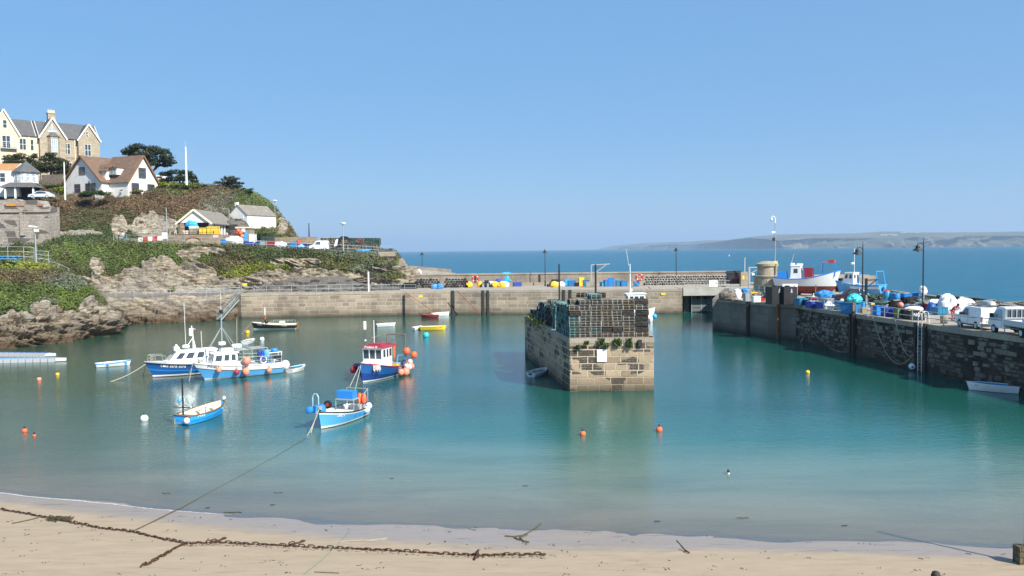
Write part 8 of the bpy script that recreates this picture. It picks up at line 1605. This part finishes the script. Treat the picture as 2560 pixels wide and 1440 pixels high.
for l in range(3):
    for i in range(7): p = tb(655+i*4.3, 603); sp_.append((p.x, p.y+.5, p.z+l*.44-.4, R(90)+random.uniform(-.3,.3), 't'))
potmass('crab_pot_stack', 'turquoise crab pots stacked on the terrace behind the reddish box', sp_, 't'); sp_ = []
for l in range(5):
    for i in range(40):
        px = 775+i*4.3; p = tb(px, 626); kd = 't' if (px > 905 or 868 < px < 885) and l > 1 else ('r' if 890 < px < 905 and l > 1 else random.choice('cdnc'))
        if px < 800 and l > 2: continue
        sp_.append((p.x, p.y+2.2, p.z+l*.44+.2, R(90)+random.uniform(-.5,.5), kd))
potmass('crab_pot_stack', 'long bank of brown and green crab pots at the headland tip', sp_, 'd')
p = tb(700, 609); st2 = thing('stone_wall', 'low tan stone wall behind the terrace clutter', 'wall', (p.x, p.y+4, p.z)); MB().box((1.5,0,.6),(9,.6,1.3)).build('wall', MT['cellar_stone'], st2)
sgp = tb(856, 612); sg_ = thing('sculpture', 'black and white bird like weathervane sculpture on the terrace', 'sculpture', (sgp.x, sgp.y, sgp.z+.2)); MB().extr([(-1.2,-1.3),(-.9,-.1),(.0,.5),(1.0,.35),(1.6,-.15),(2.6,-.3),(1.5,-.4),(.6,-.2),(-.2,-.3),(-.7,-1.2)], (0,0,1.0), (1,0,0), (0,0,1), (0,-1,0), .18).build('black_wings', MT['black'], sg_); MB().extr([(-.3,0),(.3,.1),(.55,1.4),(.1,1.3)], (-1.3,0,-.5), (1,0,0), (0,0,1), (0,-1,0), .2).build('white_body', MT['white'], sg_)
c = gp(297, 601, 150.2); person(tuple(c), R(100), 'person in dark clothes and pale top walking the upper road, left of two', cm('pale_pink_cloth', (.62,.45,.45)), cm('navy_cloth', (.02,.025,.06)), brn, scale=1.0)
c = gp(308, 603, 150.2); person(tuple(c), R(80), 'person in white shirt and light blue trousers on the upper road', cm('white_cloth', (.75,.75,.76)), cm('light_blue_cloth', (.10,.42,.62)), hr, scale=1.0)
c = atY(439, 585, 154); person((c.x, 154, ztp), R(150), 'person in grey top and white trousers beside the shed pillar', cm('grey_cloth', (.42,.45,.50)), cm('pale_cloth', (.65,.64,.60)), brn, bend=20)
c = atY(423, 597, 153); person((c.x-.3, 151.8, c.z-.8), R(200), 'person in dull pink clothes just right of the grey lamp post', cm('dull_pink_cloth', (.45,.22,.20)), cm('pink_cloth', (.5,.28,.25)), hr)
# distant village dots on the far coast
fk = 0
for (px, py, n_) in ((2206,587,6),(2222,586,6),(2235,588,4),(2258,581,4),(2272,580,4),(2292,581,5)):
    for j in range(n_ if n_ < 5 else n_-1):
        qx = px+j*3.2-4; i_ = np.argmin((FPX-qx)**2+(FPY-(py+1))**2*4); b = FV[i_]; t_ = thing('distant_house', 'tiny white distant house on the far headland, %s in the scattered village' % ORD[fk], 'house', (b[0]+(random.random()-.5)*4, b[1]-3, b[2]-1), random.uniform(-.3,.3), 'tiny white houses on the far coast'); fk += 1
        gable(t_, -4.5, 4.5, -3, 3, -3, 5, 8, MT['render_white'], MT['old_slate'], 'x', ov=.3, fascia=None)
# ---------------- trees ----------------
MT['bark'] = mat('bark', (.10,.075,.055), .95, (.05,.04,.03), scale=3, bump=.03)
def tree(name, label, base, height, pads, limbs, tint, dens=420, leaf=.22, tr=.35, flat=.35, cat='tree', group=None):
    """pads: (x, z, rx, rz, y) foliage clouds relative to the base, in metres"""
    t_ = thing(name, label, cat, tuple(base), 0, group); m = MB()
    for L_ in limbs: m.tube([Vector(p) for p in L_[0]], L_[1], 7)
    m.build('trunk', MT['bark'], t_)
    Ps = []
    for (x, z, rx, rz, y) in pads:
        n = int(dens*rx*rz*2.6)+60; u = rng.normal(size=(n, 3)); u /= np.linalg.norm(u, axis=1, keepdims=True); r_ = rng.random((n, 1))**.45; p = u*r_*np.array([rx, rx*.9, rz]); p[:,2] = np.where(p[:,2] < -rz*flat, -rz*flat+rng.random(n)*.12, p[:,2])
        p += (fbm(p*1.6+x*3+z, 3)[:, None]-.5)*.8; Ps.append(p+np.array([x, y, z]))
    Pq = np.concatenate(Ps); keep = fbm(Pq*.9+base[0], 3) > .36; Pq = Pq[keep]
    tn = np.array(tint)[None, :]*(.25+1.5*fbm(Pq*.8+3, 3)[:, None])*(.7+.6*rng.random((len(Pq), 1))); yl = rng.random(len(Pq)) < .12; tn[yl] *= np.array([1.7,1.35,.9])
    leafquads('crown', Pq, leaf, np.clip(tn, .003, .4), np.tile(np.array([[0,0,.6]]), (len(Pq), 1)), t_); return t_
PN = (.040,.055,.022)
b = gp(374, 472, 192); S = 2100/192.
def pads_px(cx, cy, lst, S_): return [((x-cx)/S_, (cy-y)/S_, rx/S_, rz/S_, yy) for (x, y, rx, rz, yy) in lst]
pp_ = pads_px(374, 472, [(330,378,24,9,0),(352,370,24,9,-1),(378,374,26,10,1),(404,382,26,10,0),(424,396,20,9,-1),(340,392,26,10,1.5),(368,390,28,11,-1.5),(398,400,30,10,1),(428,408,16,7,0),(324,386,16,6,0),(360,404,24,8,1),(385,412,22,8,-1),(412,414,18,6,.5),(350,412,16,6,-1)], S)
lb_ = [([(0,0,-1),(.1,0,2.0),(.2,0,3.6)], [.5,.42,.36]), ([(.2,0,3.4),(-1.2,.2,5.5),(-3.2,.3,7.2)], [.32,.22,.1]), ([(.2,0,3.4),(.4,-.3,6),(.2,-.5,8.0)], [.3,.2,.1]), ([(.2,0,3.4),(2.0,0,5.0),(4.3,0,6.0)], [.3,.2,.08]), ([(0,0,3.2),(-.8,-.5,6),(-1.2,-.8,8.4)], [.25,.18,.08]), ([(1.2,0,4.3),(2.2,.5,6.5),(2.8,.5,7.6)], [.2,.14,.06])]
tree('pine_tree', 'big spreading dark pine with open trunk right of the white gabled house', b, 10, pp_, lb_, PN, 300, .26)
b = gp(450, 472, 193); pp_ = pads_px(450, 472, [(415,436,18,8,0),(440,431,20,8,0),(465,434,18,9,0),(482,444,14,10,0),(430,448,24,9,1),(460,448,24,10,-1),(486,456,12,8,0),(410,452,14,8,0)], S); tree('pine_tree', 'low dark pine thicket behind the white stayed mast', b, 5, pp_, [([(0,0,-1),(0,0,3)], [.3,.15]), ([(0,0,1),(2,0,2.6)], [.2,.08])], PN, 330, .25)
b = gp(572, 474, 191); pp_ = pads_px(572, 474, [(572,444,14,5,0),(560,449,18,5,1),(586,450,16,5,-1),(548,457,15,5,0),(574,457,22,6,0),(597,459,13,5,0),(560,464,22,5,1),(588,466,20,5,0)], S); tree('pine_tree', 'small layered pine alone near the cliff edge', b, 4, pp_, [([(0,0,-1),(0,0,2.4)], [.25,.1]), ([(0,0,.8),(-1.4,0,1.8)], [.12,.05]), ([(0,0,.8),(1.5,0,1.7)], [.12,.05])], (.055,.06,.025), 360, .23)
b = gp(55, 445, 197); S = 2100/197.; pp_ = pads_px(55, 445, [(30,396,22,10,0),(52,392,18,9,0),(20,410,22,10,1),(48,410,26,12,-1),(74,404,18,12,0),(80,418,20,12,1),(88,392,8,8,0),(60,430,26,10,0),(30,428,20,10,0)], S); tree('dark_tree', 'dark green conifers in front of the long stone building, left clump', b, 6, pp_, [([(0,0,-1),(0,0,3.5)], [.35,.15])], (.055,.065,.022), 300, .26)
b = gp(128, 445, 195); pp_ = pads_px(128, 445, [(128,388,14,7,0),(122,398,22,9,0),(140,404,24,10,1),(112,412,24,10,-1),(135,420,32,10,0),(160,416,20,9,0),(105,428,24,10,0),(150,432,28,9,1),(172,428,12,8,0)], S); tree('dark_tree', 'dark green conifer mound directly left of the white gabled house', b, 6, pp_, [([(0,0,-1),(0,0,3.5)], [.35,.15])], (.05,.062,.022), 300, .26)
for (px, py, Y, rx, rz, c, lb) in ((95,468,178,16,12,BRN,'brown leafless shrub mass below the left conifers'),(150,476,176,14,11,YGRN,'yellow green bush at the foot of the white flagpole'),(235,484,176,44,10,DGRN,'dark hedge below the white gabled house'),(420,462,187,20,9,YGRN,'pale green spiky bush right of the big pine trunk'),(470,463,186,34,10,(.13,.17,.03),'bright green bush line under the white mast'),(112,480,176,20,10,BRN,'brown bush right of the silver car'),(505,465,188,16,8,GRY,'grey green bush between the mast and the small pine'),(620,478,190,16,7,DGRN,'dark bush on the brow right of the small pine'),(640,590,170,44,12,DGRN,'dark green hedge bank below the white cottage'),(690,592,172,40,12,OLV,'olive hedge bank right of the white cottage'),(330,478,181,24,7,OLV,'olive bush right of the white house wall')):
    b = gp(px, py+rz*.6, Y); S = 2100/Y; rr = random.Random(px); pads = [((rr.uniform(-.7,.7)*rx/S), rz/S*rr.uniform(.3,1.0), rx/S*.42, rz/S*.5, rr.uniform(-1,1)) for _ in range(7)]; tree('bush', lb, b, 2, pads, [([(0,0,-.8),(0,0,.8)], [.15,.06])], c, 420, .2, flat=1, cat='bush')
fl = thing('fence', 'weathered board fence behind the white gabled house', 'fence', tuple(gp(118,452,186))); MB().box((1.2,0,.4),(5.2,.1,1.9), rz=R(-8)).build('boards', MT['wood'], fl)
wb_ = thing('caravan', 'white vehicle roof seen behind the big pine trunk', 'caravan', tuple(gp(398,452,200))); bevel(MB().box((-.5,0,.6),(4.6,2,1.2), tap=.9).build('body', MT['white'], wb_), .1); MB().box((.5,-1.0,.75),(1.2,.04,.4)).build('window', MT['glass'], wb_)
# ---------------- beach: chains, ropes, weed, post ----------------
def sz(x, y): return float(max(sand_z(np.array([x]), np.array([y]))[0], -.0))
def onsand(px, py):
    p = at(px, py, .05)
    for _ in range(4): z = sz(p.x, p.y); p = at(px, py, z)
    return p
def chain(pix, label, ln=.30, r=.03, name='mooring_chain'):
    pts = [onsand(*p) for p in pix]; D = [0]
    for a, b in zip(pts[:-1], pts[1:]): D.append(D[-1]+(b-a).length)
    m = MB(); n = int(D[-1]/(ln*.74)); rr = random.Random(int(D[-1]*100))
    for k in range(n):
        s_ = (k+.5)*D[-1]/n; i = min(len(pts)-2, max(j for j in range(len(D)) if D[j] <= s_)); f = (s_-D[i])/(D[i+1]-D[i]); p = pts[i]*(1-f)+pts[i+1]*f; d = (pts[i+1]-pts[i]).normalized(); p = p+Vector((rr.uniform(-.03,.03), rr.uniform(-.03,.03), 0))
        roll = (R(8) if k % 2 else R(48))+rr.uniform(-.3,.3); side = d.cross(Vector((0,0,1))).normalized()*math.cos(roll)+Vector((0,0,1))*math.sin(roll); p.z = sz(p.x, p.y)+.008+abs(math.sin(roll))*.045
        L2 = ln/2; w_ = ln*.30; loop = [p+d*(L2-w_)*(1 if math.cos(a) > 0 else -1)+d*w_*math.cos(a)+side*w_*math.sin(a) for a in np.linspace(0.01, 2*math.pi, 11)[:-1]]
        m.tube(loop, r, 5, closed=True)
    return tag(m.build(name, MT['chain'], None, True), label, 'chain')
MT['chain'] = mat('rusty_chain', (.085,.04,.022), .85, (.035,.02,.014), scale=6, bump=.01)
chain([(-60,1268),(0,1274),(60,1284),(110,1294),(175,1306),(250,1321),(333,1331),(400,1346),(465,1360)], 'long rusty chain running left across the sand to the frame edge', .24, .022)
chain([(465,1360),(540,1357),(640,1361),(760,1368),(900,1374),(1000,1379),(1100,1385),(1192,1389),(1290,1388),(1362,1386)], 'rusty chain lying rightward along the sand', .25, .024)
chain([(352,1419),(400,1394),(440,1370),(465,1360)], 'short thick rusty chain ending on the sand at lower left', .28, .029)
chain([(530,1356),(555,1350),(565,1345)], 'small offshoot of chain left of centre', .22, .025); chain([(725,1362),(752,1357),(762,1352)], 'second small offshoot of chain on the sand', .22, .022); chain([(1188,1400),(1192,1390),(1193,1380)], 'shackle and links standing proud of the long chain', .22, .035); chain([(1712,1378),(1722,1384)], 'few lone chain links on the right part of the beach', .2, .03)
def srope(pix, r, mt, label, z=.02, under=False, name='rope'):
    pts = []
    for p in pix:
        q = onsand(*p) if not under else at(*p, .01); pts.append(q+Vector((0,0,z)))
    return tag(MB().tube(pts, r, 5).build(name, MT[mt]), label, 'rope')
MT['weed_rope'] = mat('weedy_rope', (.10,.085,.05), .9, (.05,.05,.03), scale=8)
srope([(333,1329),(375,1309),(415,1289),(445,1274)], .026, 'weed_rope', 'mooring rope rising from the chain across the wet sand'); 
pts = [at(445,1274,.02), at(520,1232,.004), at(600,1190,.004), at(690,1140,.004), at(765,1095,.02)]; tag(MB().tube(pts, .015, 5).build('rope', MT['weed_rope']), 'same mooring rope continuing through the shallows to the blue boat', 'rope')
srope([(30,1310),(70,1302),(97,1295)], .03, 'weed_rope', 'short weedy rope end near the left chain'); srope([(760,1436),(800,1405),(845,1362),(878,1322)], .012, 'green_rope', 'thin pale green line crossing the chain')
srope([(786,1431),(848,1434)], .014, 'weed_rope', 'thin dark stick of rope at the bottom of the beach')
srope([(850,1356),(880,1352),(930,1351),(968,1346),(955,1351),(915,1354),(870,1353)], .02, 'pot_tan', 'loop of yellow rope on the sand right of centre left')
srope([(1262,1341),(1285,1343),(1305,1340),(1318,1338),(1300,1346),(1310,1356),(1322,1357),(1296,1350),(1286,1345)], .035, 'weed_rope', 'dark green knotted rope on the wet sand'); srope([(1300,1343),(1325,1330),(1342,1318),(1352,1310)], .025, 'weed_rope', 'tail of the knotted rope running into the water')
srope([(1692,1352),(1706,1368),(1716,1380)], .015, 'weed_rope', 'short pale line leading to the lone chain links')
# weed scraps and pebbles
MT['weed'] = mat('seaweed', (.035,.035,.018), .6, (.07,.06,.025), scale=10)
n = 0; scr = MB(); rr = random.Random(5)
for k in range(170):
    px, py = rr.uniform(0, 2560), rr.uniform(1290, 1440); p = onsand(px, py)
    if p.y > shore(p.x)+.3: continue
    for j in range(rr.randint(1, 4)):
        a = rr.uniform(0, 6.3); L_ = rr.uniform(.02,.09); c = p+Vector((rr.uniform(-.12,.12), rr.uniform(-.08,.08), .008)); scr.tube([c, c+Vector((math.cos(a)*L_, math.sin(a)*L_, .012))], rr.uniform(.005,.014), 4)
for k in range(260):
    t = rr.random(); i = rr.randint(0, 6); X = [(465,1360),(540,1357),(640,1361),(760,1368),(900,1374),(1100,1385),(1290,1388),(1362,1386)]; a, b = X[i], X[i+1]; p = onsand(a[0]+(b[0]-a[0])*t+rr.uniform(-6,6), a[1]+(b[1]-a[1])*t+rr.uniform(2,7)); a_ = rr.uniform(0,6.3); scr.tube([p+Vector((0,0,.006)), p+Vector((math.cos(a_)*.07, math.sin(a_)*.07, .012))], .008, 4)
for k in range(220): p = onsand(rr.uniform(120,180), rr.uniform(1292,1304)); a_ = rr.uniform(0,6.3); scr.tube([p+Vector((0,0,.03)), p+Vector((math.cos(a_)*.14, math.sin(a_)*.14, rr.uniform(.01,.06)))], .010, 4)
tag(scr.build('seaweed_scraps', MT['weed']), 'scattered scraps of seaweed and grit on the sand', 'seaweed', kind='stuff')
for i, (px, py, L_, ) in enumerate(((580,1281,52),(414,1233,24),(694,1232,26),(518,1269,10),(680,1262,12),(2110,1314,14),(1855,1295,30),(1312,1215,16),(978,1196,10),(1642,1303,14))):
    p = at(px, py, .004); s_ = L_/70*1.0; m = MB(); 
    for j in range(5): m.tube([p+Vector((-s_*.5+s_*j/5, .04*math.sin(j*2+i), .0)), p+Vector((-s_*.5+s_*(j+1)/5+.05, .04*math.sin(j*2+2+i), .002))], .022, 4)
    tag(m.build('floating_weed', MT['weed']), 'dark strand of weed in the shallows, %s of the scattered strands' % ORD[i], 'seaweed', 'weed strands in the shallows')
# post with stone base at the right edge, and the round top of a bollard at the bottom edge
p = onsand(2555, 1408); t_ = thing('beach_post', 'thin dark post on a mossy stone base at the right edge of the beach', 'post', (p.x, p.y, p.z)); MB().prism([(-.20,-.2),(.22,-.2),(.22,.22),(-.20,.22)], -.3, .62).build('stone_base', masonry('mossy_stone', (.16,.13,.07), (.09,.075,.04), (.05,.045,.03), .3, .2, .02), t_)
MB().tube([(.12,.0,.6),(.12,.0,4.2)], .06, 8).build('shaft', MT['dark_metal'], t_)
p = at(2335, 1437, .35); t_ = thing('mooring_post', 'dark rounded top of a post just showing at the bottom edge', 'post', (p.x, p.y-.12, sz(p.x, p.y))); MB().lathe([(.16,-.4),(.15,.25),(.11,.36),(.02,.4)], n=14).build('shaft', MT['dark_wood'], t_, True)
# ---------------- air ----------------
hz_m, nt, pr = nodes('haze_air'); nt.nodes.remove(pr); pv = ND(nt, 'VolumePrincipled'); pv.inputs['Density'].default_value = 1.0e-4; pv.inputs['Color'].default_value = (.55,.76,1,1); pv.inputs['Anisotropy'].default_value = .1
nt.links.new(pv.outputs[0], nt.nodes['Material Output'].inputs['Volume'])
hb = MB().box((0, 13000, 148), (62000, 32000, 306)).build('haze', hz_m); tag(hb, 'pale sea haze lying over the bay', 'haze', kind='stuff')
